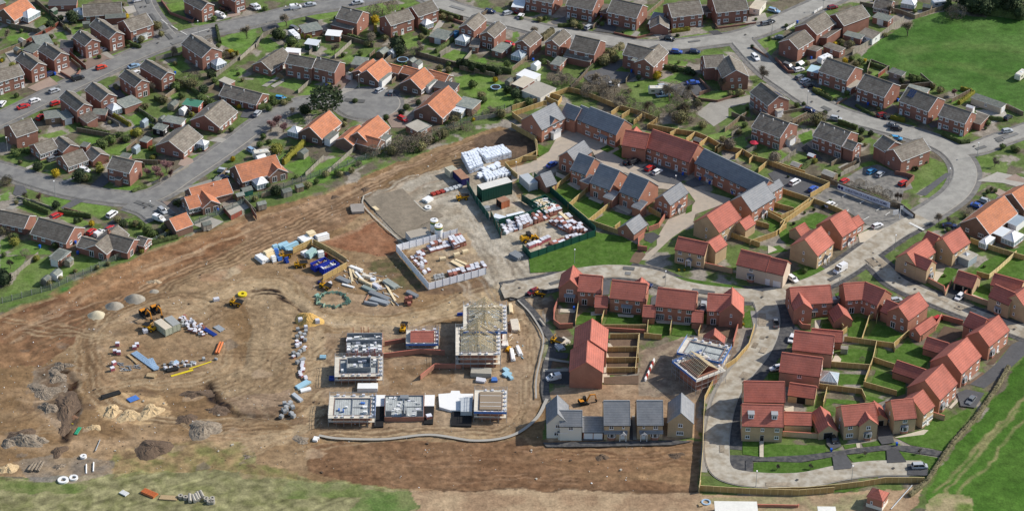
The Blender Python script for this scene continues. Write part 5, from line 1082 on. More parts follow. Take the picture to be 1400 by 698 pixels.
# ------------------------------------------------------------------ fences, walls and hedges
def fence(pts,m=m_fence,h=1.8,cap=m_fencet,label='new yellow timber fence',name='timber_fence',posts=0,t=.07,cat='fence',group='fences',sep=1.83,rail=False):
    o = pts[0]; c = pts[len(pts) // 2] if len(pts) > 2 else (pts[0] + pts[1]) / 2
    r = None; b = MB(); pb = []
    for a, e in zip(pts[:-1], pts[1:]):
        L = (e - a).length; n = max(1, round(L / sep)); g = (e - a) / n; an = math.atan2(g.y, g.x)
        for i in range(n):
            m0 = a + g * (i + .5) - o; j = rnd.uniform(-.03, .03)
            b.obox(m0.x, m0.y, -.15, g.length - .02, t, h + .15 + j, an, 0)
            if cap: b.obox(m0.x, m0.y, h + j + .003, g.length, t + .07, .06, an, 1)
            if rail: b.obox(m0.x, m0.y, h * .5, g.length, t + .08, .09, an, 1)
            pb.append(a + g * i - o)
    pb.append(pts[-1] - o)
    if posts:
        r = empty(name, (o.x, o.y, 0), 0, about(c.x, c.y, label), cat, group); b.build('panel', [m, cap or m], r)
        b2 = MB(); b2.box(-.09, .09, -.09, .09, -.2, h + .15); pm = b2.mesh('post', [posts])
        for p in pb[:100]: put('post', pm, r, (p.x, p.y, 0))
    else:
        for p in pb: b.obox(p.x, p.y, -.15, .12, .12, h + .22, 0, 1 if cap else 0)
        r = b.build(name, [m, cap or m]); r.location = (o.x, o.y, 0); tag(r, about(c.x, c.y, label), cat, group)
    return r
def F(*lines, **k):
    for l in lines: fence(PL(l), **k)
T(700, 120, 6.98)      # yards of the slate terrace
F((0,215,310,120,420,80,540,38,700,75,900,160,1040,215,1180,250,1390,330)); F((0,275,90,245,300,170,330,165)); F((310,120,440,175)); F((375,92,475,125),(435,180,475,125)); F((0,275,95,345))
F((945,270,1025,215),(1045,300,1125,250),(1160,355,1240,290),(1290,395,1385,330)); F((-5,380,225,510,268,490),(225,510,235,690,100,698))
T(900, 180, 6.98)
F((-100,-30,180,20,360,45,480,95,600,165,800,210,900,270,1050,310,1396,420)); F((110,50,195,8),(265,105,350,45),(390,155,472,92),(540,195,590,155),(567,205,620,170),(735,262,800,212),(865,305,905,270),(955,390,1050,312))
T(1050, 175)
F((0,200,100,240,330,318),(230,380,335,320),(75,355,225,405),(0,470,70,500,140,470,225,408),(30,430,140,460),(65,540,250,410),(0,480,90,530,60,580),(-100,640,40,590,100,545))
F((340, 305, 480, 355, 640, 420, 730, 440, 800, 495), label='brown timber fence behind long banner', m=m_fold, cap=m_fgrey)
F((235,405,330,440,420,480)); fence(PL((725,440,790,490)),m_white,1.2,None,'short white fence by parking court','picket_fence')
T(630, 190, 6.98)
F((420,265,520,240,735,150,725,60,700,30),label='curved yellow timber fence round dark soil'); F((425,268,480,330,540,380),label='short timber fence beside courtyard entrance')
T(700, 175)
F((215,355,320,268),(305,440,425,335),(415,525,545,420),(180,325,420,525,580,580),(560,560,590,535),(745,455,810,490))
F((1180, 590, 1350, 650), (1330, 530, 1400, 550), (1060, 640, 1160, 600))
T(700, 350)
F((345,380,362,272),(487,370,510,292,530,285),(735,440,743,365),(860,430,872,362),(1015,435,1042,365),(720,445,815,455),(495,400,730,400)); F((535,450,695,448,685,560),(510,522,690,520),(510,580,690,578),(515,635,685,632))
F((690, 455, 672, 640)); F((1040, 698, 1130, 640, 1220, 580, 1290, 500, 1322, 395), label='long curved site-edge fence along new road')
T(700, 523); F((1020, 600, 1030, 500, 1040, 380, 1045, 200, 1050, 100, 1100, 0)); 
T(940, 580, 5.915)
fence(PL((90,535,500,560,900,572,1183,550)),label='long timber fence behind roadside turf strip',h=1.9); fence(PL((105,490,90,540)),label='short return of site-edge fence')
T(1050,523); fence(PL((0,602,200,598,400,580,520,565,640,545,850,545)),label='timber fence curving behind the pump house',h=1.9)
T(1050, 350)
F((365,460,430,410),(415,465,430,465,685,500,690,525),(510,472,550,350,600,320),(685,497,765,430),(765,432,840,460),(590,490,570,580,525,698),(570,575,690,615),(300,598,560,618)); F((385,365,410,405),(590,365,600,320))
T(1050, 523); F((265, 30, 510, 60, 530, 105), (300, 130, 320, 50), (520, 20, 700, 70))
T(1200,330,6.98); F((880,10,1100,90,1396,180),label='tall timber fence behind the buff gardens'); fence(PL((1060,355,1130,300,1320,130)),m_fencet,1.7,m_fencet,'pale trellis-topped fence between lawns'); F((940,330,1060,360))
# brick garden walls
def wall_(p,label,m=m_buff,h=1.7,cap=m_ridge_r): fence(PL(p),m,h,cap,label,'garden_wall',t=.22,cat='wall',group='brick garden walls',sep=4)
T(1200,330,6.98); wall_((470,385,630,470,640,520,700,410),'stepped buff brick garden wall'); wall_((820,530,895,460),'short buff brick wall beside carport'); wall_((820,535,1070,620),'long buff brick garden wall with red coping')
T(1050, 523); wall_((80, 290, 315, 305), 'buff brick garden wall with coping'); wall_((900, 185, 960, 205), 'short low brick wall on turf')
T(700,350); wall_((250,255,230,310,228,370,262,395,330,392),'curved red brick garden wall',m_nbrick); wall_((1205,490,1235,380,1265,330),'red brick wall down the verge',m_nbrick); wall_((1050,60,1200,95),'buff brick wall',m_buff); wall_((495,405,730,420),'red brick retaining wall',m_nbrick,1.2)
T(700,175); wall_((745,565,800,545,850,465),'red brick screen wall',m_nbrick); wall_((690,660,690,620,720,595),'short red brick wall stub',m_nbrick); wall_((685,665,735,672),'low red brick wall end',m_nbrick)
T(1050,350); wall_((160,365,185,395,230,400),'curved red brick wall',m_nbrick); wall_((950,345,1060,375),'red brick rear wall',m_nbrick); wall_((905,410,945,340),'red brick side wall',m_nbrick)
T(440,400,6.98); wall_((600,500,800,465),'low red brick wall left of scaffolded garage',m_nbrick,1.3); wall_((585,620,940,575,1170,590),'long unfinished red brick wall across bare soil',m_nbrick,1.5)
T(430, 490, 6.98); wall_((1010, 195, 1150, 85, 1396, 90), 'angled unfinished red brick wall', m_nbrick, 1.4)
# old estate boundaries
O_ = dict(m=m_fold,cap=m_fgrey,label='weathered brown fence',h=1.6); G_ = dict(m=m_fgrey,cap=m_fgrey,label='silvered timber fence',h=1.5); R_ = dict(m=m_fred,cap=m_fgrey,label='red-stained fence',h=1.6)
T(0, 0)
F((130,245,280,165,320,140),(380,300,470,380),**R_); F((60,150,250,190),(330,140,390,190),(0,300,130,250),(390,340,440,380),(190,10,340,140),(480,310,560,290),**O_)
F((1180,420,1310,320),(850,330,970,300),(560,640,650,690),(1310,330,1396,255),(760,610,850,670),**G_); F((900,545,960,500),(1090,520,1170,480),(1010,600,1050,640),**O_)
wall_((880,10,930,80,1050,125,1060,110),'low red garden wall at junction',m_brick,1.0,m_brick); wall_((330,400,400,440,440,390),'low red front wall',m_brick,.8,m_brick); wall_((850,320,980,300,1000,290),'low pale front wall',m_fgrey,.8,m_fgrey)
T(350, 0)
F((430,320,520,240),(290,300,355,235),(1005,315,1060,270),(1135,340,1185,285),(1190,660,1300,640,1396,600),(230,510,300,450),(0,260,40,200,110,170),(270,110,340,130),**G_); F((370,190,500,220,640,260),(700,350,760,300),(870,300,1110,370),(620,320,650,290),(740,460,780,420),(1110,380,1300,420),**O_); F((1200,110,1290,60),(1060,90,1130,110),**O_)
wall_((1000,90,1180,150),'low brick wall along road',m_brick,.9,m_brick); wall_((60,600,200,560),'low stone front wall',m_fgrey,.7,m_fgrey)
T(700, 0)
F((320,495,455,350),(735,90,830,10),(440,160,510,95),(0,390,90,320),**O_); F((620,455,640,420),(1160,720,1260,640),(190,350,260,400),**O_)
wall_((555,185,640,205,680,212,770,190),'low brick front wall',m_brick,.7,m_brick); wall_((860,180,960,170),'low brick front wall',m_brick,.7,m_brick); wall_((980,515,1010,545,1120,558,1210,530,1270,512),'curved low brick wall round green',m_brick2,.8,m_brick2); wall_((1020,440,1080,500,1020,520),'brick wall of car court',m_brick2,1.2,m_brick2); wall_((1110,160,1330,130),'low brown garden wall',m_brick,.6,m_brick); wall_((1310,265,1396,320),'low wall at corner',m_brick2,.9,m_brick2); wall_((1050,40,1120,160),'drive side wall',m_brick2,1.0,m_brick2); wall_((850,370,960,385),'dark garden wall',m_brick2,1.2,m_brick2)
T(1050, 0)
F((460,300,580,230,740,115),**dict(G_,h=2.0,label='long pale fence at playing field')); F((500,30,720,75,800,105,970,45),**dict(O_,label='dark timber fence behind playing field')); F((540,400,560,345,660,385),(690,490,880,470),(600,420,660,380),(1000,560,1100,510),(1290,590,1385,630),(830,420,900,480),**O_); F((600,425,650,385),(1300,588,1390,632),**R_)
wall_((40,325,110,400,140,400),'low brick wall round drive',m_brick,1.1,m_brick); wall_((480,575,590,640),'low brick front wall',m_brick2,.6,m_brick2); wall_((375,570,430,540),'low brick front wall',m_brick2,.6,m_brick2); fence(PL((75,625,215,600)),m_fold,1.2,m_fgrey,'low timber fence'); fence(PL((100,165,150,135)),m_white,1,None,'white low fence at roadside','picket_fence'); fence(PL((250,75,300,45)),m_white,1,None,'white low fence','picket_fence')
T(0, 175)
F((700,210,790,215),(720,190,860,200),(690,130,750,80),(560,110,700,60),(420,20,640,60),(1190,290,1240,240),(1320,390,1396,470),**O_); F((1210,440,1260,500,1320,470),(1370,450,1400,500),**R_); wall_((80,385,100,380,230,420,290,440),'low front wall',m_fgrey,.6,m_fgrey); wall_((350,445,490,480),'dark front wall',m_brick2,.8,m_brick2); wall_((800,320,960,250,1030,210),'low pale wall along footway',m_fgrey,.7,m_fgrey); wall_((860,190,950,200),'dark garden wall',m_brick2,1,m_brick2)
T(0, 350); F((60, 125, 210, 0), **dict(G_, label='long pale slatted fence')); 
T(350, 175)
F((270, 265, 370, 170), (370, 270, 540, 120), (140, 190, 270, 75), **G_); F((30, 380, 130, 350), **O_)
T(1000, 150, 6.98)
F((450,540,615,410),(110,440,240,370),(0,250,70,210),(1150,480,1220,500,1225,540),(1040,640,1220,545),**G_); F((580,130,720,60),(620,140,760,70),(950,540,1040,490),(1040,590,1190,520),(0,60,130,110),(60,110,140,60),(200,25,270,70),**O_)
T(1050, 175); wall_((690, 255, 750, 265, 795, 280, 750, 325), 'L-shaped brick wall by parked red car', m_brick, 1.5, m_brick)
# chain-link boundary of the site with concrete posts
m_link = mat('chain_link', (.13, .17, .14), .8, .3, trans=.72)
T(0, 0, 1)
fence(px(-10,418,30,407,70,396,125,371,190,341,250,314,330,280,400,253,450,235,500,218,560,196,600,182,640,168,690,150),m_link,2.0,None,'green mesh site boundary fence on concrete posts','mesh_fence',posts=mat('concrete_post',(.3,.31,.28)),sep=3.2,t=.03)
# hoardings
T(650, 260, 6.98)
GP = dict(m=m_green, cap=m_green, h=2.3, sep=3.0)
fence(PL((450,575,525,655,1145,440,1140,400,700,10,560,-110)),label='dark green steel hoarding round brick compound',name='hoarding',posts=m_green,cat='hoarding',group='green hoardings',**GP)
fence(PL((-80,-30,0,110,130,290)),label='dark green hoarding beside yard track',name='hoarding',posts=m_steel,cat='hoarding',group='green hoardings',**GP)
fence(PL((145,255,245,455)),label='dark green hoarding with red rail',name='hoarding',posts=m_nbrick,cat='hoarding',group='green hoardings',**GP)
fence(PL((225,335,520,260,760,160)),label='green dividing hoarding between storage bays',name='hoarding',posts=m_green,cat='hoarding',group='green hoardings',**GP)
fence(PL((440,100,590,190)),label='short green bay side panel',name='hoarding',posts=m_green,cat='hoarding',group='green hoardings',**GP)
T(560, 270, 4.986)
fence(PL((-90,365,325,255)),m_hoard,2.3,None,'white site hoarding, rear run behind brick packs','hoarding',posts=m_hoard,cat='hoarding',group='white hoardings',sep=2.4)
fence(PL((-90,365,130,625,520,520)),m_hoard,2.3,None,'white site hoarding, bright near corner run','hoarding',posts=m_white,cat='hoarding',group='white hoardings',sep=2.4)
T(340, 310, 8.725)
fence(PL((530,315,760,205)),label='short timber screen with battens',h=2,rail=True); fence(PL((770,210,960,310,1170,440)),label='timber screen behind blue skips',h=2); fence(PL((890,640,1170,490)),label='timber screen before blue skips',h=2)
# hedges
m_hedge = mat('hedge_leaf',(.075,.1,.032),.95,.5,4,.6,rand=.25); m_hedgey = mat('hedge_leaf_yellow',(.16,.15,.02),.95,.4,4,.6,rand=.2); m_hedgeb = mat('hedge_bare',(.13,.115,.062),.95,.5,4,.6,rand=.2)
def hedge(pts, w=1.1, h=1.4, m=None, label='clipped green hedge'):
    o = pts[0]; b = MB(); c = pts[len(pts) // 2] if len(pts) > 2 else (pts[0] + pts[1]) / 2
    for a, e in zip(pts[:-1], pts[1:]):
        L = (e - a).length; n = max(2, int(L / .8)); d = (e - a) / L; nn = Vector((-d.y, d.x)); rows = []
        for i in range(n + 1):
            p = a + d * (L * i / n) - o; ww = w * rnd.uniform(.42, .56); hh = h * rnd.uniform(.88, 1.1)
            rows.append([(*(p + nn * ww),-.1),(*(p + nn * ww * 1.05),hh * .6),(*(p + nn * ww * .6),hh),(*(p - nn * ww * .6),hh * rnd.uniform(.95,1.05)),(*(p - nn * ww * 1.05),hh * .6),(*(p - nn * ww),-.1)])
        for r0, r1 in zip(rows[:-1], rows[1:]):
            for k in range(5): b.face([r0[k + 1], r0[k], r1[k], r1[k + 1]])
        b.face(rows[0]); b.face(rows[-1][::-1])
        for i in range(int(L * 16)):      # leaf tufts on the surface
            p = a + d * rnd.uniform(0,L) - o; t = rnd.uniform(-.5,.5); q_ = p + nn * (w * t); z = h * (rnd.uniform(.9,1.08) if abs(t) < .4 else rnd.uniform(.15,.95)); s = rnd.uniform(.1,.24)
            u = Vector((rnd.uniform(-1,1),rnd.uniform(-1,1),rnd.uniform(-.6,.6))).normalized() * s; v = Vector((rnd.uniform(-1,1),rnd.uniform(-1,1),rnd.uniform(-.6,.6))).normalized() * s; q3 = Vector((*q_,z))
            b.face([q3 - u, q3 + v, q3 + u, q3 - v])
    r = b.build('hedge', [m or m_hedge]); r.location = (o.x, o.y, 0); tag(r, about(c.x, c.y, label), 'hedge', 'garden hedges')
def HG(*l, **k):
    for p in l: hedge(PL(p), **k)
T(0,0); HG((690,235,760,265),(1180,150,1200,240),(845,540,900,570),(920,430,1000,460,1140,560),(760,600,840,670)); HG((620,635,710,690),(1230,290,1300,300),m=m_hedgey,label='yellow-green hedge')
T(350,0); HG((500,205,640,250),(980,290,1075,225),(870,140,940,190),(10,600,190,555),(765,205,785,280),(990,70,1110,110),(170,250,130,320),h=1.7); HG((645,90,655,200),(250,200,300,215),m=m_hedgey,label='yellow-green hedge'); HG((1110,350,1250,380,1396,400),h=2,w=2,label='tall rough hedge')
T(700,0); HG((820,370,900,385,990,400),(395,400,470,350),(250,150,380,140)); HG((160,220,220,180),(500,330,600,260),h=2.2,w=2.2,m=m_hedgeb,label='dark bushy hedge'); HG((870,180,970,165),m=m_hedgey,label='yellow-green hedge')
T(1050,0); HG((540,350,640,385),(1180,650,1280,660),(250,500,350,550),(770,420,880,460)); HG((660,645,745,665),(245,495,290,510),(1040,570,1120,510),(1050,490,1110,505),m=m_hedgey,label='yellow-green hedge'); HG((480,580,580,635),h=.9,label='low front hedge'); HG((1050,40,1200,70,1400,100),h=3.2,w=4,m=m_hedge,label='tall dark evergreen hedge behind field')
T(0,175); HG((460,10,590,40),(530,90,650,40),(60,140,140,130),(320,465,500,490),(130,410,270,470),h=1.5); HG((810,640,970,600),(500,25,600,35),h=1.3); HG((720,350,800,320),h=.8)
T(350, 175); HG((150, 200, 265, 90), h=2.2, m=m_hedgey, label='tall yellow-green hedge')
T(1000, 150, 6.98); HG((640, 590, 770, 500), (1020, 130, 1200, 190), h=1.6); HG((980, 650, 1040, 610), h=1.4)
T(1050, 175); HG((180, 235, 235, 190), h=1.3); HG((950, 40, 1050, 85, 1100, 80), h=1.3, label='dark roadside hedge')
T(1050,523); HG((770,620,870,540,920,460,1000,340,1130,200,1250,30,1310,-80),h=1.2,w=1.2,m=m_hedgeb,label='long brown field hedge along the estate edge')
# ------------------------------------------------------------------ trees and shrubs
m_bark = mat('bark',(.12,.09,.065),.95,.3); m_twig = mat('twigs',(.2,.168,.122),.95,.3,rand=.25); m_leaf = mat('leaf_green',(.09,.125,.036),.9,.5,3,.5,rand=.4); m_leafd = mat('leaf_dark',(.045,.066,.027),.9,.5,3,.5,rand=.3)
m_leafo = mat('leaf_olive',(.16,.15,.065),.9,.45,3,.5,rand=.35); m_leafy = mat('leaf_yellow',(.45,.33,.02),.9,.3,3,.5,rand=.2); m_leafp = mat('blossom_pink',(.24,.13,.125),.9,.35,3,.5,rand=.2); m_leafl = mat('leaf_lime',(.2,.2,.04),.9,.3,3,.5,rand=.2)
m_brown = mat('twigs_brown', (.13, .085, .055), .95, .35, rand=.3)
def limb(b, p, d, L, r, depth, tips):
    q_ = p + d * L; b.tube(p, q_, r, r * .62, 4 if depth > 1 else 3, 0, cap=False)
    if depth == 0: tips.append(q_); return
    for i in range(3):
        n = (d + Vector((rnd.uniform(-1,1),rnd.uniform(-1,1),rnd.uniform(-.25,.8))) * .75).normalized(); limb(b,p.lerp(q_,rnd.uniform(.6,1)),n,L * rnd.uniform(.6,.85),r * .58,depth - 1,tips)
def bare_tree(spread=1.0, twigs=1000, m=m_twig):
    """unit tree (height about 1): trunk with limbs, and a crown of fine twigs"""
    b = MB(); tips = []; limb(b, Vector((0, 0, -.05)), Vector((0, 0, 1)), .3, .035, 3, tips)
    tr = b.mesh('trunk', [m_bark]); c = MB()
    for i in range(twigs):
        t = rnd.choice(tips); d = Vector((rnd.gauss(0,1) * spread,rnd.gauss(0,1) * spread,rnd.gauss(.25,.8))).normalized() * rnd.uniform(.08,.24); o = t + Vector((rnd.gauss(0,.05),rnd.gauss(0,.05),rnd.gauss(0,.05)))
        s = d.orthogonal().normalized() * rnd.uniform(.005, .011); c.face([o - s, o + s, o + d])
    return [('trunk', tr), ('crown', c.mesh('crown', [m]))]
def leafy(m, rx=.5, n=300, base=.1, ls=.07, tall=1.0, trunk=.2, core=True, conical=False):
    """unit shrub: woody stem and a crown of leaf clumps round an uneven core"""
    b = MB(); b.tube((0,0,-.05),(0,0,trunk + .25),.035,.02,5,0); b.tube((0,0,.12),(.16,.05,.4),.02,.01,4,0); b.tube((0,0,.1),(-.14,-.08,.38),.02,.01,4,0); st = b.mesh('stem',[m_bark]); c = MB()
    def rad(z): return rx * ((1 - z) ** .8 * 1.05 + .03 if conical else math.sqrt(max(0, 1 - (2 * (z - .5)) ** 2)) * .95 + .05)
    lobes = [(rnd.uniform(0, 6.28), rnd.uniform(.2, .8), rnd.uniform(.75, 1.25)) for _ in range(7)]
    def bump(t,z): return sum(.5 ** (1 + 4 * (abs((t - a + 3.14) % 6.28 - 3.14) / 1.2 + abs(z - h) * 3)) * (k - .9) * 2.2 for a,h,k in lobes) + 1
    if core:
        R_, K = [], 8
        for j in range(6):
            z = .04 + j / 5 * .9; R_.append([(math.cos(2 * math.pi * i / K) * rad(z) * .8 * bump(2 * math.pi * i / K,z),math.sin(2 * math.pi * i / K) * rad(z) * .8 * bump(2 * math.pi * i / K,z),base + z * (1 - base)) for i in range(K)])
        for j in range(5):
            for i in range(K): c.face([R_[j][i], R_[j][(i + 1) % K], R_[j + 1][(i + 1) % K], R_[j + 1][i]], 0)
        c.face(R_[-1])
    for i in range(n):
        t = rnd.uniform(0,6.28); z = rnd.uniform(.02,1) ** (1.5 if conical else .8); r = rad(z) * bump(t,z) * rnd.uniform(.72,1.08); o = Vector((r * math.cos(t),r * math.sin(t),base + z * (1 - base)))
        for k in range(2):
            u = Vector((rnd.gauss(0,1),rnd.gauss(0,1),rnd.gauss(0,.7))).normalized() * ls * rnd.uniform(.5,1.3); v = u.orthogonal().normalized() * ls * rnd.uniform(.4,.9); o2 = o + Vector((rnd.gauss(0,ls),rnd.gauss(0,ls),rnd.gauss(0,ls)))
            c.face([o2 - u, o2 + v, o2 + u, o2 - v])
    return [('stem', st), ('crown', c.mesh('crown', [m]))]
PT = {'bare': [bare_tree() for _ in range(3)],'brown': [bare_tree(1.3,1100,m_brown) for _ in range(2)],'pink': [bare_tree(1.2,1600,m_leafp) for _ in range(2)],
      'shrub': [leafy(m_leaf,.55) for _ in range(4)],'olive': [leafy(m_leafo,.6,260) for _ in range(3)],'dark': [leafy(m_leafd,.5,320) for _ in range(3)],'cone': [leafy(m_leafd,.32,360,.04,.05,conical=True) for _ in range(2)],
      'yellow': [leafy(m_leafy,.5,260) for _ in range(2)],'lime': [leafy(m_leafl,.6,300) for _ in range(2)],'pine': [leafy(m_leafd,.5,420,.3,.06,trunk=.35,core=False) for _ in range(1)],'twiggy': [leafy(m_twig,.6,620,.06,.032,core=False) for _ in range(3)],'ball': [leafy(m_twig,.5,600,.1,.04) for _ in range(2)]}
PD = {'bare': ('bare_tree','bare winter tree','tree','leafless trees'),'brown': ('bare_tree','brown leafless tree','tree','leafless trees'),'pink': ('blossom_tree','pinkish budding tree','tree','pinkish trees'),'shrub': ('shrub','green leafy shrub','shrub','garden shrubs'),
      'olive': ('shrub','olive-brown shrub','shrub','garden shrubs'),'dark': ('evergreen_bush','dark evergreen bush','bush','evergreen bushes'),'cone': ('conifer','dark pointed conifer','tree','conifers'),'yellow': ('flowering_shrub','bright yellow flowering shrub','shrub','yellow flowering shrubs'),
      'lime': ('shrub','yellow-green shrub','shrub','garden shrubs'),'pine': ('pine_tree','spreading dark pine','tree','pines'),'twiggy': ('bare_shrub','grey twiggy leafless shrub','shrub','leafless shrubs'),'ball': ('bare_shrub','round grey twiggy bush','shrub','leafless shrubs')}
def plant_at(kind, x, y, h, wide=1.0, label=None):
    nm, what, cat, grp = PD[kind]; pr = rnd.choice(PT[kind])
    r = empty(nm, (x, y, gh(x, y) if abs(x) < 210 else 0), rnd.uniform(0, 6.28), about(x, y, label or what), cat, grp)
    for n, me_ in pr:
        o = put(n, me_, r); o.scale = (h * wide, h * wide, h)
    return r
def V(kind, *l, wide=1.0, label=None):
    for x, y, h in l:
        p = P(x, y, h * .5); plant_at(kind, p.x, p.y, h, wide, label)
T(0, 0)
V('dark',(395,95,4.2),(330,100,2.2),(275,135,3),(300,115,2.6)); V('olive',(855,140,3),(770,215,2.4),(880,185,2),(640,480,1.5),(1270,300,2),(1040,460,3.4),(890,545,2.6),(360,150,2)); V('yellow',(1258,285,2),(690,90,1.8),(1305,580,1.5),(10,330,1.4))
V('bare',(940,275,5),(1345,170,6),(835,465,5),(30,180,4.5)); V('twiggy',(1060,420,4),(1000,450,3.4),(1090,470,3),(740,200,1.8),(1230,300,2.4),(940,590,2),(1140,210,2.4)); V('shrub',(1100,540,3),(1150,560,2.6),(990,520,2.2),(960,470,3),(1170,440,2.2),(540,310,1.4),(760,255,1.4),(90,520,1.6),(830,690,1.8),(1190,250,1.6),(15,325,1.6),(430,380,1.0),(280,200,1.6))
V('dark', (1150, 405, 2.6), (1050, 560, 2.8), (1110, 490, 3))
T(350, 0)
V('pine',(380,555,9),wide=1.15,label='large spreading dark pine at circle'); V('bare',(165,100,6),(195,605,4),(640,205,6),(430,255,5),(890,265,5),(1280,600,4.5),(130,420,4),(900,240,4)); V('pink',(120,650,5.5),(80,680,5),(150,690,4.5),label='reddish budding tree'); V('twiggy',(690,45,5),(640,55,4),(745,35,4),label='pale blossoming bare tree')
V('shrub',(195,225,3.5),(140,190,3),(20,560,2.6),(100,560,2.4),(265,600,3.2),(70,590,2.2),(540,550,1.6),(230,260,2),(475,300,1.6),(570,290,1.8),(1180,460,2.6),(710,640,2),(820,585,2),(1240,545,2.2),(1050,350,2),(1370,350,2.2)); V('dark',(110,190,4),(770,240,5),(785,275,4),(885,560,1.8),(270,600,3.6),(1140,350,3.4),(1180,370,3),(1240,380,3),(1320,390,2.6),(1110,345,3),(485,655,1.4),(1370,490,2.8))
V('yellow',(650,110,3),(1305,435,2),(1185,650,1.4)); V('olive',(20,530,2.4),(610,235,2.4),(1000,370,2),(1050,380,2),(1080,650,2.6),(1230,520,2.4),(1060,100,2.2),(1020,90,2),(900,200,2),(150,560,2),(1100,620,2.6),(1340,620,3)); V('twiggy',(1080,640,3.2),(1180,620,2.8),(860,280,3),(1250,620,2.5),(1320,600,2.4),(1150,690,3.5),(1080,690,3.4))
T(700, 0)
V('twiggy',(360,480,3.9),(410,500,4.3),(470,470,4.3),(520,520,4.3),(560,500,3.9),(590,560,3.9),(640,560,3.9),(690,590,3.9),(750,590,3.5),(800,620,3.9),(860,600,3.9),(900,640,3.9),(950,590,3.9),(980,630,3.9),(1010,580,3.1),(430,440,3.9),(510,440,3.5),(930,510,4.3),(890,480,4.3),(960,520,3.5),(900,560,3.9),(340,450,3.1),(250,440,3.5),(300,430,3.5),(210,420,2.7),(700,640,3.1),(780,660,3.1),(620,510,2.7),label='tangled grey leafless bush',wide=.95)
V('bare',(1140,440,7),(860,500,7.5),(460,420,7),(560,460,6),(960,480,6),(130,160,5),(1370,390,6),(420,480,6),(520,480,6.5),(610,540,6),(740,570,6),(930,580,7),(270,420,6)); V('olive',(500,330,3.5),(540,290,3),(560,320,2.6),(1240,505,2.6),(1190,510,2),(340,130,2.6),(150,105,2),(640,495,1.4),(930,600,3.4),(1010,560,3),(1040,680,2.4),(920,640,4))
V('yellow',(793,410,3)); V('dark',(960,385,2.6),(890,375,2.2),(990,400,2),(20,510,3.2),(330,120,2.6),(580,265,2),(1310,255,1.4)); V('shrub',(90,555,2.6),(530,280,2.4),(640,665,1.6),(690,465,1),(910,340,1.0),(370,145,2),(180,100,1.6),(30,560,2.4),(50,100,1.4),(1270,680,1.8),(1330,105,1))
T(1050, 0)
V('bare',(765,150,7),(660,55,6),(560,400,3)); V('twiggy',(1030,65,5.5),(1000,75,4.5),label='low spreading leafless willow'); V('pink',(1020,500,3.6),label='pale pink blossom shrub'); V('yellow',(420,330,1.8),(365,240,1.6),(530,330,1.2)); V('dark',(1180,30,7),(1240,10,8),(1300,40,6),(1120,10,8),(1080,0,7),(1370,70,5),(730,440,2),(640,130,1.6),(1330,20,7)); V('cone',(985,20,5))
V('shrub',(790,430,2.6),(820,430,2.2),(270,505,1.6),(500,340,2.2),(455,320,2),(300,500,1.4),(1320,40,4),(1385,60,4),(310,615,1.6),(195,565,1.2),(1200,670,2),(100,140,1.4),(10,210,1.4)); V('olive',(270,650,4),(480,350,2.2),(900,470,2),(940,490,2.2),(450,240,2.4),(400,230,2),(690,380,1.6),(600,590,1.4),(160,150,1.8),(320,520,1.4),(950,620,1.6)); V('twiggy',(230,650,3.8),(435,245,2.6),(290,640,3.5))
T(0, 175)
V('dark',(430,260,4),(205,210,3),(305,420,2.4),(415,505,1.8),(575,170,2),(670,520,2.4),(500,160,2),(845,150,1.4)); V('lime',(545,222,2.6),(80,620,2.6),(750,25,2.8),label='yellow-green rounded shrub'); V('yellow',(303,248,2.6),(1270,168,1.8),(500,520,1.8),(915,565,1.5),(725,25,2))
V('pink',(905,205,5.5),(850,230,5),(800,240,4),(870,260,4.5),(930,240,4),label='dark pink budding tree'); V('pink',(212,370,4),label='small reddish leafless tree'); V('shrub',(90,140,2),(480,265,2.4),(560,90,3),(610,65,3),(655,45,2.6),(690,60,2.2),(520,115,2.4),(800,555,2.6),(830,575,2.4),(850,570,1.8),(770,530,2),(720,520,1.8),(20,690,1.6),(200,215,2),(1090,120,1.4),(300,640,1.8),(80,590,2),(750,650,1.8),(440,500,1.2),(1260,10,1.6),(955,410,1.6)); V('olive',(110,185,1.4),(460,270,2.6),(740,520,2),(880,600,1.8),(30,290,2.4),(10,560,2.5),(640,500,2),(120,500,1.6),(1200,20,1.5),(900,540,2),(980,400,1.8),(1130,95,1.6)); V('twiggy',(135,680,2.4),(40,280,3),(30,570,3),(20,300,2.6)); V('bare',(130,370,3.5),(40,285,4))
T(350, 175)
V('twiggy',(640,125,3.8),(600,130,3),(790,80,5),(840,90,5),(880,70,5),(760,100,4.5),(820,60,5),(920,60,4.5),(970,40,4),(320,170,2.4),(560,200,2),label='grey leafless bush by site fence'); V('lime',(110,115,3.6),label='large yellow-green shrub'); V('dark',(110,340,3.2),(60,310,2.2),(95,350,2)); V('olive',(900,100,3),(940,70,3),(740,120,3),(380,250,2),(285,310,2),(1020,30,3),(460,250,2),(520,230,2)); V('shrub',(40,45,2),(20,90,2),(1000,35,2.2),(870,115,2),(560,190,1.6),(220,265,1.2),(330,290,1.6),(440,240,1.6),(980,60,2.4),(70,75,1.6))
T(700,175); V('ball',(1185,90,4.4),label='round grey leafless bush behind terrace'); V('olive',(1150,60,2),(1240,20,1.6),(1320,160,1.8))
T(1050,175); V('ball',(38,162,4),label='round grey leafless bush beyond fence'); V('twiggy',(545,315,3),(600,340,3),(650,360,3),(500,300,2.6),(640,390,2.6),(690,410,2.4),(450,310,2.4),(560,350,2.6),label='brown leafless bush behind banner'); V('brown',(710,365,4),(375,290,2.6)); V('bare',(935,490,4.5),(1240,180,4),(980,500,3.5)); V('twiggy',(1060,470,1.8),(1100,450,1.8),(1020,500,1.8))
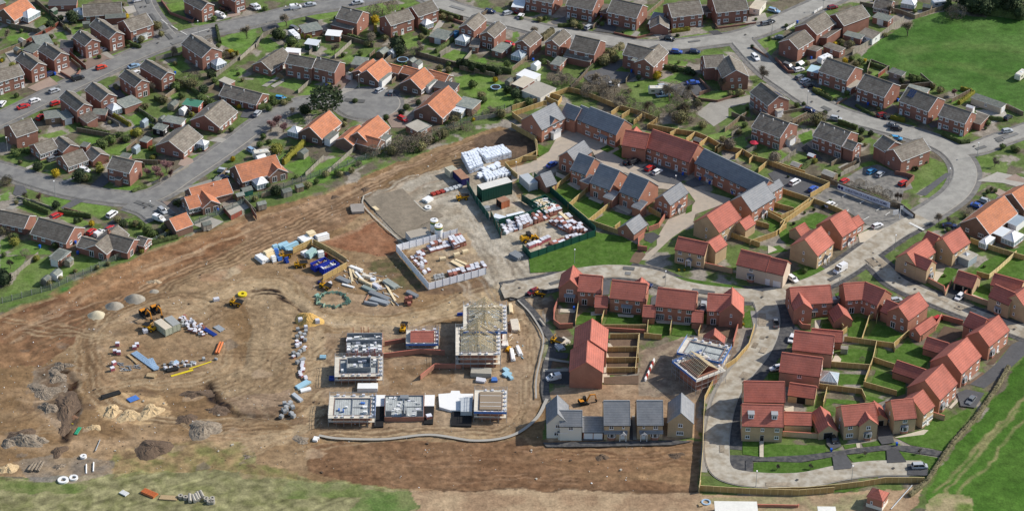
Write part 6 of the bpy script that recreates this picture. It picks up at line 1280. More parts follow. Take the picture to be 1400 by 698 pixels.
V('dark',(870,165,1.2),(860,185,1.2),(810,220,1.4),(790,215,1.2),(250,445,1),(300,430,1),(140,520,1),(480,60,2),(510,15,2),(560,30,1.8),(110,265,.8)); V('shrub',(1340,110,2),(1280,100,1.8),(1240,340,1.2),(1200,345,1.4),(1180,370,1),(340,395,.9),(200,460,.9),(1150,450,1)); V('olive',(510,60,1.6),(1220,330,1.2),(1080,480,1.6),(370,240,1.4),(1360,120,1.6),(90,520,1.2))
T(0,350); V('dark',(25,125,4.2),(5,105,3.6)); V('twiggy',(365,30,2.8),(235,140,1.8)); V('olive',(270,150,1.8),(530,60,1.4),(410,80,1.2),(330,120,1.4),(590,40,1.2)); V('bare',(55,40,3.6))
T(1050, 350); V('twiggy', (515, 560, 1.4)); V('shrub', (965, 105, .9), (1180, 55, .9), (200, 80, 1.6))
T(700, 350); V('yellow', (1255, 340, .7), (1262, 370, .7), (1250, 320, .6), (910, 75, .7), (940, 75, .6), label='small yellow bed plants')
# young trees in the roadside turf
T(1050, 523)
for x, y in ((50, 455), (232, 455), (535, 385), (830, 370)): V('bare', (x, y, 2.2), label='newly planted sapling in roadside turf')
# low growth filling the old gardens
def free(x, y, gap=.8):
    for hx, hy, _, a, s in HOUSES:
        if (hx - x) ** 2 + (hy - y) ** 2 < (s * .55 + gap) ** 2: return False
    for l, w in ROADL:
        for a, b_ in zip(l[:-1], l[1:]):
            v = b_ - a; t = min(1, max(0, ((x - a[0]) * v[0] + (y - a[1]) * v[1]) / (v @ v + 1e-9)))
            if math.hypot(x - a[0] - t * v[0], y - a[1] - t * v[1]) < w + gap: return False
    return True
OLD = [h for h in HOUSES if not any(k in h[2] for k in ('courtyard','buff','storage','field edge','lower right','pale brick','front row','parking','front terrace'))]
for hx, hy, ref, a, s in OLD:
    n = 0
    for _ in range(40):
        if n >= 3: break
        t = rnd.uniform(0, 6.28); r_ = s * .55 + rnd.uniform(1.2, 8); x, y = hx + r_ * math.cos(t), hy + r_ * math.sin(t)
        i = int(round((x - fx_[0]) / STEP)) + 6; j = int(round((y - fy_[0]) / STEP)) + 5
        if not (0 < i < NX and 0 < j < NY) or DIRT[j * NX + i] > 0 or not free(x,y,.6) or PLAY and inside(PLAY,np.array([x]),np.array([y]))[0]: continue
        plant_at(rnd.choice(('shrub', 'shrub', 'olive', 'olive', 'twiggy', 'dark', 'lime')), x, y, rnd.uniform(.9, 2.0)); n += 1
# ------------------------------------------------------------------ vehicles
m_tyre = m_black; m_hub = mat('wheel_rim',(.4,.41,.42),.4,.1,metal=.4); m_lamp = mat('lamp_lens',(.8,.8,.78),.2,.05); m_rear = mat('rear_lens',(.4,.02,.02),.3,.05)
PAINT = {k: mat('paint_' + k,c,.28,.05,rand=.06,spec=.6) for k,c in {'white': (.78,.78,.78),'silver': (.42,.44,.46),'grey': (.16,.17,.18),'black': (.018,.018,.02),'red': (.5,.02,.015),'blue': (.04,.1,.4),'navy': (.02,.03,.09),'pale_blue': (.25,.38,.52),'cream': (.68,.64,.54),'orange_red': (.6,.06,.02),'maroon': (.2,.015,.02),'sky': (.06,.3,.55),'green_grey': (.18,.22,.2)}.items()}
def loft(b, secs, m=0):
    k = len(secs[0]); n = len(b.v)
    for s in secs: b.v += [tuple(p) for p in s]
    for i in range(len(secs) - 1):
        for j in range(k):
            j2 = (j + 1) % k; b.f.append((n + i * k + j, n + i * k + j2, n + (i + 1) * k + j2, n + (i + 1) * k + j)); b.m.append(m)
    b.f.append(tuple(range(n + k - 1,n - 1,-1))); b.m.append(m); b.f.append(tuple(range(n + (len(secs) - 1) * k,n + len(secs) * k))); b.m.append(m)
def vehicle(L, Wd, Hh, belt, nose, cab0, cab1, rear=.25, hood=.85, boxy=.88):
    """x forward. parts shared by every copy"""
    w = Wd / 2; x0, x1 = -L / 2, L / 2; b = MB()
    def sec(x,zt,k,zb=.28): return [(x,-w * k,zb + .1),(x,-w * k * .93,zb),(x,w * k * .93,zb),(x,w * k,zb + .1),(x,w * k,zt - .16),(x,w * k * .9,zt),(x,-w * k * .9,zt),(x,-w * k,zt - .16)]
    loft(b,[sec(x0,belt * .9,.84,.36),sec(x0 + .12,belt,.95),sec(x0 + .7,belt,1),sec(cab1,belt,1),sec(x1 - .7,hood,.98),sec(x1 - .12,hood * .92,.9),sec(x1,hood * .75,.78,.36)])
    rx0, rx1 = cab0 + rear, cab1 - (Hh - belt) * .95
    if rx1 - rx0 < .8: rx1 = cab1 - .5
    t = [(rx0, -w * boxy * .86), (rx1, -w * boxy * .86), (rx1, w * boxy * .86), (rx0, w * boxy * .86)]
    b.hexa([(x, y, Hh - .09) for x, y in t], [(x * .98, y * .9, Hh) for x, y in t])
    bt = [(cab0, -w * .95), (cab1, -w * .95), (cab1, w * .95), (cab0, w * .95)]
    for (ax, ay), (cx, cy) in zip(bt, t): b.bar((ax, ay * .98, belt - .02), (cx, cy * .98, Hh - .06), .09, .09)
    mid = (cab0 + cab1) / 2 - .1
    for s in (-1,1): b.bar((mid,s * w * .93,belt - .02),(mid,s * w * boxy * .85,Hh - .06),.09,.07); b.box(cab1 - .45,cab1 - .3,s * w * 1.1 - .08,s * w * 1.1 + .08,belt,belt + .16)
    out = [('body', b.mesh('body', [PAINT['white']]), None)]
    def g(name, pts): c = MB(); c.face(pts); out.append((name, c.mesh(name, [m_glass]), None))
    k = .985; A = [Vector((x, y * k, belt)) for x, y in bt]; B = [Vector((x, y * k, Hh - .09)) for x, y in t]
    g('rear_window', [A[3], A[0], B[0], B[3]]); g('windscreen', [A[1], A[2], B[2], B[1]])
    g('side_window', [A[0], A[1], B[1], B[0]]); g('side_window', [A[2], A[3], B[3], B[2]])
    c = MB(); c.tube((0,-.1,0),(0,.1,0),.32,.32,14,0); c.tube((0,-.11,0),(0,.11,0),.19,.19,10,1); wh = c.mesh('wheel',[m_tyre,m_hub])
    for x in (x0 + L * .19, x1 - L * .19):
        for s in (-1, 1): out.append(('wheel', wh, (x, s * (w - .1), .32)))
    c = MB(); c.box(-.04,.06,-.17,.17,-.08,.08); hl = c.mesh('headlight',[m_lamp]); c = MB(); c.box(-.05,.04,-.13,.13,-.12,.12); tl = c.mesh('tail_light',[m_rear])
    for s in (-1,1): out.append(('headlight',hl,(x1 - .1,s * w * .62,hood * .78))); out.append(('tail_light',tl,(x0 + .03,s * w * .68,belt * .82)))
    return out
VEH = {'hatchback': vehicle(4.1,1.76,1.48,.93,0,-1.95,1.1,.35),'saloon': vehicle(4.6,1.8,1.45,.92,0,-1.75,1.05,.7),'estate': vehicle(4.7,1.82,1.52,.95,0,-2.25,1.1,.3),'four_by_four': vehicle(4.6,1.9,1.8,1.08,0,-2.2,1.2,.15,1.0),'people_carrier': vehicle(4.5,1.85,1.7,1.0,0,-2.15,1.55,.25,.95)}
def van(L, Wd, Hh, cabn=1.4):
    v = vehicle(L, Wd, Hh, 1.15, 0, L / 2 - 2.6, L / 2 - .75, .1, 1.05, .96); w = Wd / 2
    b = MB(); x0 = -L / 2
    loft(b,[[(x,-w * k,z0),(x,w * k,z0),(x,w * k,Hh * .75),(x,w * k * .88,Hh * z),(x,-w * k * .88,Hh * z),(x,-w * k,Hh * .75)] for x,k,z0,z in ((x0 + .02,.93,.45,.97),(x0 + .1,.99,.4,1),(L / 2 - 1.9,.99,.4,1))])
    v.append(('cargo_box', b.mesh('cargo_box', [PAINT['white']]), None)); return [p for p in v if p[0] != 'rear_window']
VEH['van'] = van(5.2, 2.0, 2.3); VEH['small_van'] = van(4.4, 1.8, 1.85)
def caravan(L=6.0, Wd=2.2, Hh=2.5, cab=False):
    w = Wd / 2; b = MB(); pr = [(-L / 2,.9),(-L / 2 + .15,.45),(L / 2 - .3,.45),(L / 2,1.0),(L / 2 - .35,Hh - .3),(L / 2 - .8,Hh),(-L / 2 + .5,Hh),(-L / 2 + .1,Hh - .3)]
    loft(b,[[(x * .99,y,z * .99) for x,z in pr] for y in (-w,)] + [[(x,y,z) for x,z in pr] for y in (-w + .1,w - .1)] + [[(x * .99,w,z * .99) for x,z in pr]])
    out = [('body', b.mesh('body', [PAINT['cream']]), None)]
    for s in (-1, 1):
        for x in (-L * .25, L * .2):
            c = MB(); c.box(x - .6,x + .6,s * w - .02,s * w + .02,1.35,1.9); out.append(('side_window',c.mesh('side_window',[m_glass]),None))
        c = MB(); c.tube((-.2,s * (w - .1),.33),(-.2,s * (w + .02),.33),.33,.33,12); out.append(('wheel',c.mesh('wheel',[m_tyre]),None))
    c = MB(); c.bar((L / 2 - .2,0,.5),(L / 2 + 1.0,0,.45),.12,.1); c.tube((L / 2 + .9,0,0),(L / 2 + .9,0,.5),.08); out.append(('tow_bar',c.mesh('tow_bar',[m_steel]),None))
    c = MB(); c.box(-.5,.2,-.35,.35,Hh,Hh + .12); c.box(1.2,1.7,-.25,.25,Hh,Hh + .1); out.append(('roof_vent',c.mesh('roof_vent',[m_polyroof]),None)); return out
VEH['caravan'] = caravan(); VEH['motorhome'] = caravan(6.4, 2.2, 2.7)
def pickup():
    v = vehicle(5.1,1.85,1.75,1.05,0,-.6,1.2,.1,1.0); w = .92; b = MB(); b.box(-2.4,-.75,-w + .08,w - .08,1.06,1.068,0); v.append(('load_bed',b.mesh('load_bed',[m_dark]),None)); return v
VEH['pickup'] = pickup()
VN = {'hatchback': 'hatchback','saloon': 'saloon car','estate': 'estate car','four_by_four': 'four-by-four','people_carrier': 'people carrier','van': 'panel van','small_van': 'small van','caravan': 'touring caravan','motorhome': 'motorhome','pickup': 'pickup truck'}
def car(x1, y1, x2, y2, col='silver', kind='hatchback', label=None):
    z = .8; a, e = P(x1, y1, z), P(x2, y2, z); c = (a + e) / 2; d = e - a; an = math.atan2(d.y, d.x)
    cat = {'van': 'van', 'small_van': 'van', 'caravan': 'caravan', 'motorhome': 'motorhome', 'pickup': 'pickup'}.get(kind, 'car')
    r = empty('parked_' + cat,(c.x,c.y,max(.0,gh(c.x,c.y)) + .2 * (not free(c.x,c.y,-.5))),an,about(c.x,c.y,label or f"{col.replace('_', ' ')} {VN[kind]}"),cat,'parked vehicles')
    for nm, me_, p in VEH[kind]:
        o = put(nm, me_, r, p)
        if nm in ('body', 'cargo_box'): o.material_slots[0].link = 'OBJECT'; o.material_slots[0].material = PAINT[col]
def CARS(*l):
    for c in l: car(*c)
T(0, 0)
CARS((525,375,580,358,'orange_red','hatchback'),(395,435,455,418,'black','four_by_four'),(705,365,755,350,'pale_blue','saloon'),(268,505,325,485,'silver','hatchback'),(163,558,215,540,'white','hatchback'),(95,590,160,570,'red','saloon'),(278,568,328,552,'red','hatchback'),(203,650,238,622,'red','hatchback'),(0,575,22,550,'white'),(730,400,760,390,'white','hatchback'),(262,405,290,395,'navy'),
     (1175,75,1228,92,'white','small_van'),(1205,45,1245,58,'black'),(740,2,765,-4,'white'),(1370,30,1400,45,'silver'),(540,275,565,265,'silver'))
T(350, 0)
CARS((182,45,250,35,'white','small_van'),(262,30,328,20,'silver','saloon'),(520,20,588,8,'silver','saloon'),(0,30,12,40,'white'),(190,145,228,158,'grey'),(180,175,235,225,'white','caravan'),(1078,200,1105,172,'sky','small_van'),(1252,58,1302,66,'navy','hatchback'),(1350,75,1395,62,'silver','hatchback'),(1365,232,1400,240,'red'),(375,495,385,450,'navy','four_by_four'),(500,420,520,395,'white'),(655,500,695,478,'silver','hatchback'),(730,520,745,485,'grey'),(780,635,820,655,'red','hatchback'),(112,530,155,535,'sky'),(0,625,15,610,'silver'))
T(700, 0)
CARS((35,100,60,70,'white'),(20,65,60,50,'maroon'),(402,155,435,135,'silver'),(842,205,880,215,'black'),(868,275,928,282,'blue','hatchback'),(968,275,1025,282,'navy','hatchback'),(1305,290,1350,335,'white','estate'),(955,450,1020,445,'blue','saloon'),(525,455,580,462,'white'),(750,500,835,500,'cream','motorhome'),(790,520,858,510,'pale_blue','pickup'),(805,470,840,465,'silver','hatchback'),(1370,130,1400,125,'grey'))
T(1050, 0)
CARS((5,48,60,62,'pale_blue','estate'),(0,125,25,115,'black'),(42,200,98,205,'grey','saloon'),(325,42,380,32,'maroon'),(270,345,350,310,'white','caravan'),(75,345,150,375,'grey','four_by_four'),(140,435,205,400,'grey','hatchback'),(185,445,220,430,'white'),(195,470,250,455,'black','hatchback'),(195,590,260,605,'navy','hatchback'),(340,640,400,650,'silver','hatchback'),(595,630,650,615,'maroon'),(630,640,690,625,'black'),(648,675,715,690,'grey','saloon'),(900,30,965,22,'silver','caravan'),(1290,650,1328,625,'black'),(1360,430,1400,400,'cream','caravan'),(140,385,200,370,'white'))
T(0, 175)
CARS((255,175,320,155,'grey','hatchback'),(440,220,480,230,'white','hatchback'),(275,490,340,458,'red','estate'),(585,485,635,450,'white','people_carrier'),(475,580,520,545,'red','hatchback'),(515,590,575,555,'white','small_van'),(580,560,628,530,'red','hatchback'),(862,430,910,468,'silver','hatchback'),(840,485,895,505,'white','small_van'),(1190,225,1248,235,'silver','hatchback'),(1190,270,1240,262,'navy'),(1350,105,1396,135,'pale_blue','hatchback'))
T(220, 200, 6.98); CARS((920, 90, 1000, 80, 'cream', 'caravan'))
T(700, 175)
CARS((190,210,245,180,'blue','saloon'),(608,195,660,168,'black','hatchback'),(640,190,690,170,'black','four_by_four'),(728,230,778,200,'red','hatchback'),(765,250,820,220,'white','hatchback'))
T(1050, 175)
CARS((115,310,178,275,'white','people_carrier'),(220,345,272,312,'blue','hatchback'),(392,300,440,272,'red','hatchback'),(540,245,590,220,'sky','hatchback'),(590,265,635,230,'silver','hatchback'),(712,310,765,282,'red','hatchback'),(680,50,720,55,'sky'),(680,0,720,5,'black'),(312,425,360,400,'white','hatchback'),(568,540,625,518,'white','hatchback'),(1110,410,1175,430,'blue','saloon'),(1155,385,1220,405,'silver','hatchback'),(955,525,1025,530,'navy','saloon'),(1275,20,1335,10,'silver','hatchback'))
T(700, 350)
CARS((150,178,82,205,'maroon','hatchback'),(712,145,752,155,'navy','hatchback'),(1045,265,1040,290,'silver','small_van'),(270,650,182,668,'white','small_van'))
T(1050, 350)
CARS((432,50,355,95,'white','van'),(110,105,160,140,'white','hatchback'),(45,385,40,340,'grey','pickup'),(1070,195,1020,240,'white','hatchback'),(905,345,950,325,'red','hatchback'),(75,600,25,610,'white','estate'),(355,245,395,235,'silver','small_van'),(680,238,715,232,'silver','hatchback'),(135,435,125,455,'white'))
T(1050, 523)
CARS((785, 455, 868, 452, 'silver', 'people_carrier'), (1125, 70, 1090, 110, 'grey', 'saloon'), (340, 270, 375, 335, 'black', 'hatchback'))
# wheelie bins
b = MB(); b.hexa([(-.22,-.25,.1),(.22,-.25,.1),(.22,.25,.1),(-.22,.25,.1)],[(-.29,-.33,1.0),(.29,-.33,1.0),(.29,.33,1.0),(-.29,.33,1.0)]); BIN = b.mesh('bin_body',[mat('bin_blue',(.02,.1,.5),.5,.1)]); BIN2 = b.mesh('bin_body',[mat('bin_green',(.02,.06,.03),.5,.1)])
b = MB(); b.hexa([(-.31,-.36,1.0),(.31,-.36,1.0),(.31,.36,1.0),(-.31,.36,1.0)],[(-.29,-.34,1.06),(.29,-.34,1.06),(.27,.3,1.12),(-.27,.3,1.12)]); LID = b.mesh('lid',[mat('bin_blue',(0,0,0))])
def bins(*l, m=None, w='blue wheelie bin'):
    for x, y in l:
        p = P(x,y,.5); r = empty('wheelie_bin',(p.x,p.y,.1),angle_near(*p),about(p.x,p.y,w),'bin','wheelie bins'); put('bin_body',m or BIN,r); put('lid',LID if m is None else m,r) if m is None else None
T(0,0); bins((1042,325),(300,405),(955,400)); T(700,0); bins((652,390),(115,328),(1325,70),(488,95)); T(1050,0); bins((160,122),(708,548),(545,568),(235,318))
T(700,175); bins((932,252),(1025,278),(1078,300),(1203,355),(1310,560)); T(1050,175); bins((18,448),(1075,560),(145,70)); T(1050,523); bins((345,368),(702,335)); T(0,175); bins((412,625),(425,680),(1190,450)); T(20,270,6.98); bins((240,470),(600,530)); T(700,350); bins((338,285)); T(1050,350); bins((398,245))
# trampolines, parasol, play things
def trampoline(x, y, r0=1.9):
    p = P(x,y,.8); r = empty('trampoline',(p.x,p.y,0),0,about(p.x,p.y,'round dark garden trampoline'),'trampoline','trampolines'); b = MB(); n = 20
    b.face([(r0 * .85 * math.cos(6.2832 * i / n),r0 * .85 * math.sin(6.2832 * i / n),.82) for i in range(n)]); b.build('mat',[m_black],r); b = MB()
    for i in range(n):
        t,u = 6.2832 * i / n,6.2832 * (i + 1) / n; b.bar((r0 * math.cos(t),r0 * math.sin(t),.84),(r0 * math.cos(u),r0 * math.sin(u),.84),.35,.06)
    b.build('rim', [PAINT['pale_blue']], r)
    for i in range(4): t = 1.57 * i + .4; b = MB(); b.tube((r0 * math.cos(t),r0 * math.sin(t),0),(r0 * math.cos(t),r0 * math.sin(t),.82),.03); b.build('leg',[m_steel],r)
T(350, 0); trampoline(800, 325); trampoline(1308, 475, 1.7)
T(1000,150,6.98); p = P(220,312,2); r = empty('parasol',(p.x,p.y,0),0,'red garden parasol on patio of brick semi beside curving road','parasol'); b = MB(); b.tube((0,0,2),(0,0,2.6),1.6,.05,8); b.build('canopy',[mat('red_cloth',(.5,.03,.06),.8,.1)],r); b = MB(); b.tube((0,0,0),(0,0,2.4),.03); b.build('pole',[m_steel],r)
# street lamps
def lamp(x, y, h=5.5):
    p = P(x,y,0); r = empty('street_lamp',(p.x,p.y,0),0,about(p.x,p.y,'slim grey street lamp'),'street lamp','street lamps'); b = MB(); b.tube((0,0,-.1),(0,0,h),.09,.05,6); b.build('post',[m_steel],r); b = MB(); b.obox(0,-.15,h,.35,.6,.16); b.build('lamp_head',[m_white],r)
T(1050,0); lamp(213,575); lamp(20,195); lamp(298,60); T(0,175); lamp(302,370); lamp(42,130); lamp(826,480); T(1050,175); lamp(1140,160); lamp(690,665); lamp(985,300); T(1050,523); lamp(455,540); T(940,580,5.915); lamp(552,505)
T(700,175); lamp(890,340); lamp(22,265); T(650,260,6.98); lamp(945,695,5); T(0,0); lamp(1083,190); T(350,0); lamp(165,110); lamp(600,60); lamp(562,485); T(700,350); lamp(835,165); T(1050,350); lamp(388,165); T(1000,150,6.98)
# ------------------------------------------------------------------ building materials
def gz(x, y): return gh(x, y) if abs(x) < 214 else 0
m_wrap = mat('shrink_wrap',(.66,.66,.7),.35,.1,4,1,rand=.15); m_bluewrap = mat('blue_wrap',(.74,.79,.86),.35,.06,3,1,rand=.1); m_pbrick = mat('stacked_brick',(.3,.12,.09),.9,.3,6,1,rand=.3); m_block = mat('grey_block',(.33,.34,.34),.9,.15,4,1,rand=.2)
m_pal = mat('pallet_wood',(.4,.29,.16),.9,.2); m_pine = mat('sawn_pine',(.7,.57,.36),.85,.15,rand=.12); m_board = mat('scaffold_board',(.62,.57,.48),.9,.2,2,.5,stretch=(.4,3,1),rand=.1); m_bguard = mat('blue_guard',(.06,.17,.48),.7,.2); m_grey = mat('grey_blockwork',(.2,.215,.23),.92,.15,5,.5)
m_plank = mat('precast_floor',(.4,.42,.41),.9,.25,1.5,.6); m_redst = mat('red_prop',(.3,.03,.02),.6,.1); m_feltb = mat('brown_felt',(.26,.2,.14),.9,.12); m_sheet = mat('white_sheet',(.78,.78,.76),.7,.06)
def pack(top, side, base=True):
    b = MB(); s = .5
    if base: b.box(-s, s, -s, -.3, 0, .12, 2); b.box(-s, s, .3, s, 0, .12, 2); b.box(-s, s, -.1, .1, 0, .12, 2)
    c = .05; b.hexa([(-s, -s, .13), (s, -s, .13), (s, s, .13), (-s, s, .13)], [(-s, -s, .85), (s, -s, .85), (s, s, .85), (-s, s, .85)], 1)
    b.hexa([(-s - .01,-s - .01,.853),(s + .01,-s - .01,.853),(s + .01,s + .01,.853),(-s - .01,s + .01,.853)],[(-s + c,-s + c,1),(s - c,-s + c,1),(s - c,s - c,1),(-s + c,s - c,1)],0)
    for y in (-.2, .2): b.box(-s - .015, s + .015, y - .03, y + .03, .13, 1.008, 0)
    return b.mesh('pack', [top, side, m_pal])
PK = {'brick': [pack(m_wrap,m_pbrick),pack(m_wrap,m_pbrick),pack(m_pbrick,m_pbrick)],'wrap': [pack(m_wrap,m_wrap),pack(m_wrap,m_pbrick)],'blue': [pack(m_bluewrap,m_bluewrap)],'block': [pack(m_block,m_block)],'red': [pack(m_pbrick,m_pbrick)],'rw': [pack(m_wrap,mat('red_print_wrap',(.4,.12,.14),.5,.3,3,1))],'timber': [pack(m_pine,m_pine)]}
def one(kind, x, y, z, a, s, label, group, cat='pallet', name=None):
    o = put(name or {'blue': 'wrapped_pack','rw': 'red_print_pack','block': 'block_pack','timber': 'timber_pack'}.get(kind,'brick_pack'),rnd.choice(PK[kind]),None,(x,y,z),a + rnd.gauss(0,.05)); o.scale = s; tag(o,label,cat,group)  # rw covers red-printed brick packs as well as stacked bags
def grid(kind, quad, nx, ny, label, s=(1.0, 1.0, 1.0), p=1.0, lv=1, jit=.06):
    A, B, C_, D_ = PL(quad); a = math.atan2((B - A).y, (B - A).x)
    for i in range(nx):
        for j in range(ny):
            if rnd.random() > p: continue
            u, v = (i + .5) / nx, (j + .5) / ny; w = (A * (1 - u) + B * u) * (1 - v) + (D_ * (1 - u) + C_ * u) * v
            sx, sy = (B - A).length / nx * .93, (D_ - A).length / ny * .93
            for k in range(lv if lv > 0 else rnd.randint(1, -lv)):
                one(kind,w.x + rnd.gauss(0,jit),w.y + rnd.gauss(0,jit),gz(w.x,w.y) + k * s[2],a,(min(sx,s[0] * 1.5),min(sy,s[1] * 1.5),s[2]),label,label)
T(650, 260, 6.98); L1 = 'shrink-wrapped brick pack stored inside the green-hoarded compound'
grid('brick',(860,240,1075,405,900,415,700,320),9,5,L1,lv=-2,p=.95); grid('brick',(530,262,660,222,715,275,560,330),5,3,L1,lv=-2); grid('brick',(680,212,795,178,825,220,705,260),3,2,L1,lv=2); grid('wrap',(375,295,500,258,545,335,415,390),4,3,L1,lv=-2); grid('wrap',(295,325,365,305,400,390,325,410),2,3,L1,lv=-2)
grid('rw',(485,540,705,458,715,480,510,575),7,1,L1,lv=1,s=(1,1,1.6)); grid('brick',(690,515,840,472,860,500,735,548),4,2,L1); grid('wrap',(850,455,1000,418,1010,445,870,482),5,2,L1,p=.8); grid('timber',(780,265,830,255,890,310,850,325),1,3,'long timber pack lying on brick packs in compound',p=0); grid('wrap',(240,345,275,330,320,420,290,430),1,3,L1)
T(560, 270, 4.986); L2 = 'shrink-wrapped brick pack stored inside the white-hoarded compound'
grid('brick',(110,340,255,300,280,345,145,380),6,2,L2,lv=-2); grid('brick',(262,297,345,275,388,325,302,358),4,4,L2,lv=2); grid('wrap',(0,405,55,390,185,485,100,530),3,5,L2,lv=-2,p=.8); grid('brick',(60,370,95,360,110,400,70,410),2,2,L2); grid('brick',(255,505,370,478,385,515,268,540),4,2,L2,p=.9); grid('brick',(378,470,470,450,480,490,392,510),3,2,L2); grid('wrap',(475,450,500,445,530,480,510,490),1,2,L2); grid('block',(165,530,230,510,240,550,170,565),4,2,'grey block pack at front of white-hoarded compound',p=.7,s=(.7,.7,.7))
for x,y in ((225,420),(320,395),(378,375)): p = P(x,y); one('timber',p.x,p.y,gz(*p),.5,(2.0,1.1,1.0),'pale timber pack inside the white-hoarded compound','timber packs')
T(630, 190, 6.98); L3 = 'blue-white wrapped insulation pack in the big stack'
grid('blue',(0,175,150,150,215,285,85,340),6,6,L3,lv=2,s=(1,1,1.15)); grid('blue',(150,150,395,95,485,170,245,235),9,5,L3,lv=2,s=(1,1,1.15)); grid('blue',(220,375,415,290,485,345,245,415),8,4,L3,lv=1,s=(1,1,1.3)); grid('blue',(160,310,370,230,375,270,170,400),5,3,'loose wrapped insulation pack between the big stacks',p=.85,jit=.3); grid('blue',(30,150,140,110,290,85,160,150),6,2,L3,p=.9)
# ------------------------------------------------------------------ cabins, containers, skips and silos
def container(pts, h, wall, roof, label, name='container', ribs=True, cat='container', door=True, rm=None):
    c,a,L,Wd = frame3(pts[0:2],pts[2:4],pts[4:6],h); Wd = max(2.2,Wd); r = empty(name,(c.x,c.y,gz(c.x,c.y) * .5),a,label,cat); b = MB(); l,k = L / 2,Wd / 2; z0 = .1
    b.box(-l, l, -k, k, z0, h)
    if ribs:
        n = int(L / .6)
        for i in range(n + 1):
            x = -l + L * i / n
            for s in (-1, 1): b.box(x - .09, x + .09, s * k - .05, s * k + .05, z0 + .15, h - .1)
    for x in (-l, l):
        for y in (-k, k): b.box(x - .09, x + .09, y - .09, y + .09, 0, h + .02)
    b.build('wall', [wall], r); b = MB(); b.box(-l - .06, l + .06, -k - .06, k + .06, h + .025, h + .11)
    if ribs:
        for i in range(int(L / .5)): x = -l + .25 + i * .5; b.box(x - .1, x + .1, -k + .1, k - .1, h + .112, h + .15)
    b.build('roof', [roof], r)
    if door:
        for s in (-1,1): b = MB(); b.box(l,l + .06,s * k / 2 - k * .44,s * k / 2 + k * .44,.25,h - .15); b.build('door',[rm or wall],r)
    return r
m_navy = mat('navy_steel',(.02,.02,.11),.5,.1); m_rust = mat('rusty_roof',(.36,.2,.13),.8,.3,2,.5); m_beige = mat('beige_steel',(.5,.47,.36),.6,.12); m_lgrey = mat('light_grey_steel',(.45,.48,.5),.55,.08); m_wroof = mat('white_roof_sheet',(.74,.72,.66),.6,.1,2,.5); m_orst = mat('orange_steel',(.5,.17,.08),.6,.2); m_blue = mat('skip_blue',(.02,.04,.36),.5,.15); m_yel = mat('plant_yellow',(.65,.33,.01),.45,.12,rand=.05); m_org = mat('plant_orange',(.62,.24,.02),.45,.12)
T(630, 190, 6.98)
container((0,285,80,370,-60,390)[:2] + (80,368,10,388),2.5,m_navy,m_rust,'navy shipping container with rusty top by insulation stack'); container((555,350,650,432,735,412),2.8,m_lgrey,m_lgrey,'pale grey ribbed site cabin behind green hoarding','site_cabin',cat='cabin')
container((490,410,205,485,155,440),4.6,m_green,m_wroof,'long green two-storey site office with white roof','site_cabin',cat='cabin'); container((465,580,390,605,340,570),2.5,m_orst,m_rust,'small rusty orange open store','site_cabin',cat='cabin',rm=m_dark)
T(350,175); container((1098,225,1060,240,1035,215),2.4,m_beige,m_beige,'small cream storage container beside navy one'); container((950,570,845,600,825,565),2.5,m_lgrey,mat('dusty_roof',(.42,.37,.3),.9,.15),'long pale container beside the two silos')
T(140,400,5.816); container((410,225,500,290,555,268),2.4,mat('sage_steel',(.4,.42,.32),.6,.1),mat('cream_top',(.6,.53,.42),.8,.15),'sage and cream tool container on the dirt'); container((490,200,560,262,620,240),2.4,mat('sage_steel',(0,0,0)),mat('grey_top',(.34,.35,.34),.8,.15),'grey-topped tool container behind cream one')
T(660, 262, 6.98)
# open low-walled material bay full of white offcuts
c,a,Lb,Wb = frame3(*[(x,y) for x,y in ((750,150),(600,210),(445,90))],1.6); r = empty('storage_bay',(c.x,c.y,0),a,'dark green open bay heaped with white sheeting and timber','storage bay'); b = MB()
for x0,x1,y0,y1 in ((-Lb / 2,Lb / 2,-Wb / 2,-Wb / 2 + .12),(-Lb / 2,Lb / 2,Wb / 2 - .12,Wb / 2),(-Lb / 2,-Lb / 2 + .12,-Wb / 2 + .13,Wb / 2 - .13),(Lb / 2 - .12,Lb / 2,-Wb / 2 + .13,Wb / 2 - .13)): b.box(x0,x1,y0,y1,0,2.0)
b.build('wall', [m_green], r); b = MB()
for i in range(150): b.obox(rnd.uniform(-Lb / 2 + .6,Lb / 2 - .6),rnd.uniform(-Wb / 2 + .6,Wb / 2 - .6),rnd.uniform(.9,1.8),rnd.uniform(.4,1.8),rnd.uniform(.2,.9),rnd.uniform(.1,.35),rnd.uniform(0,3),rnd.choice((0,0,0,1)))
b.box(-Lb / 2 + .13, Lb / 2 - .13, -Wb / 2 + .13, Wb / 2 - .13, .1, 1.1, 2); s_ = b.build('sheet_heap', [m_sheet, m_pine, m_slab], r)
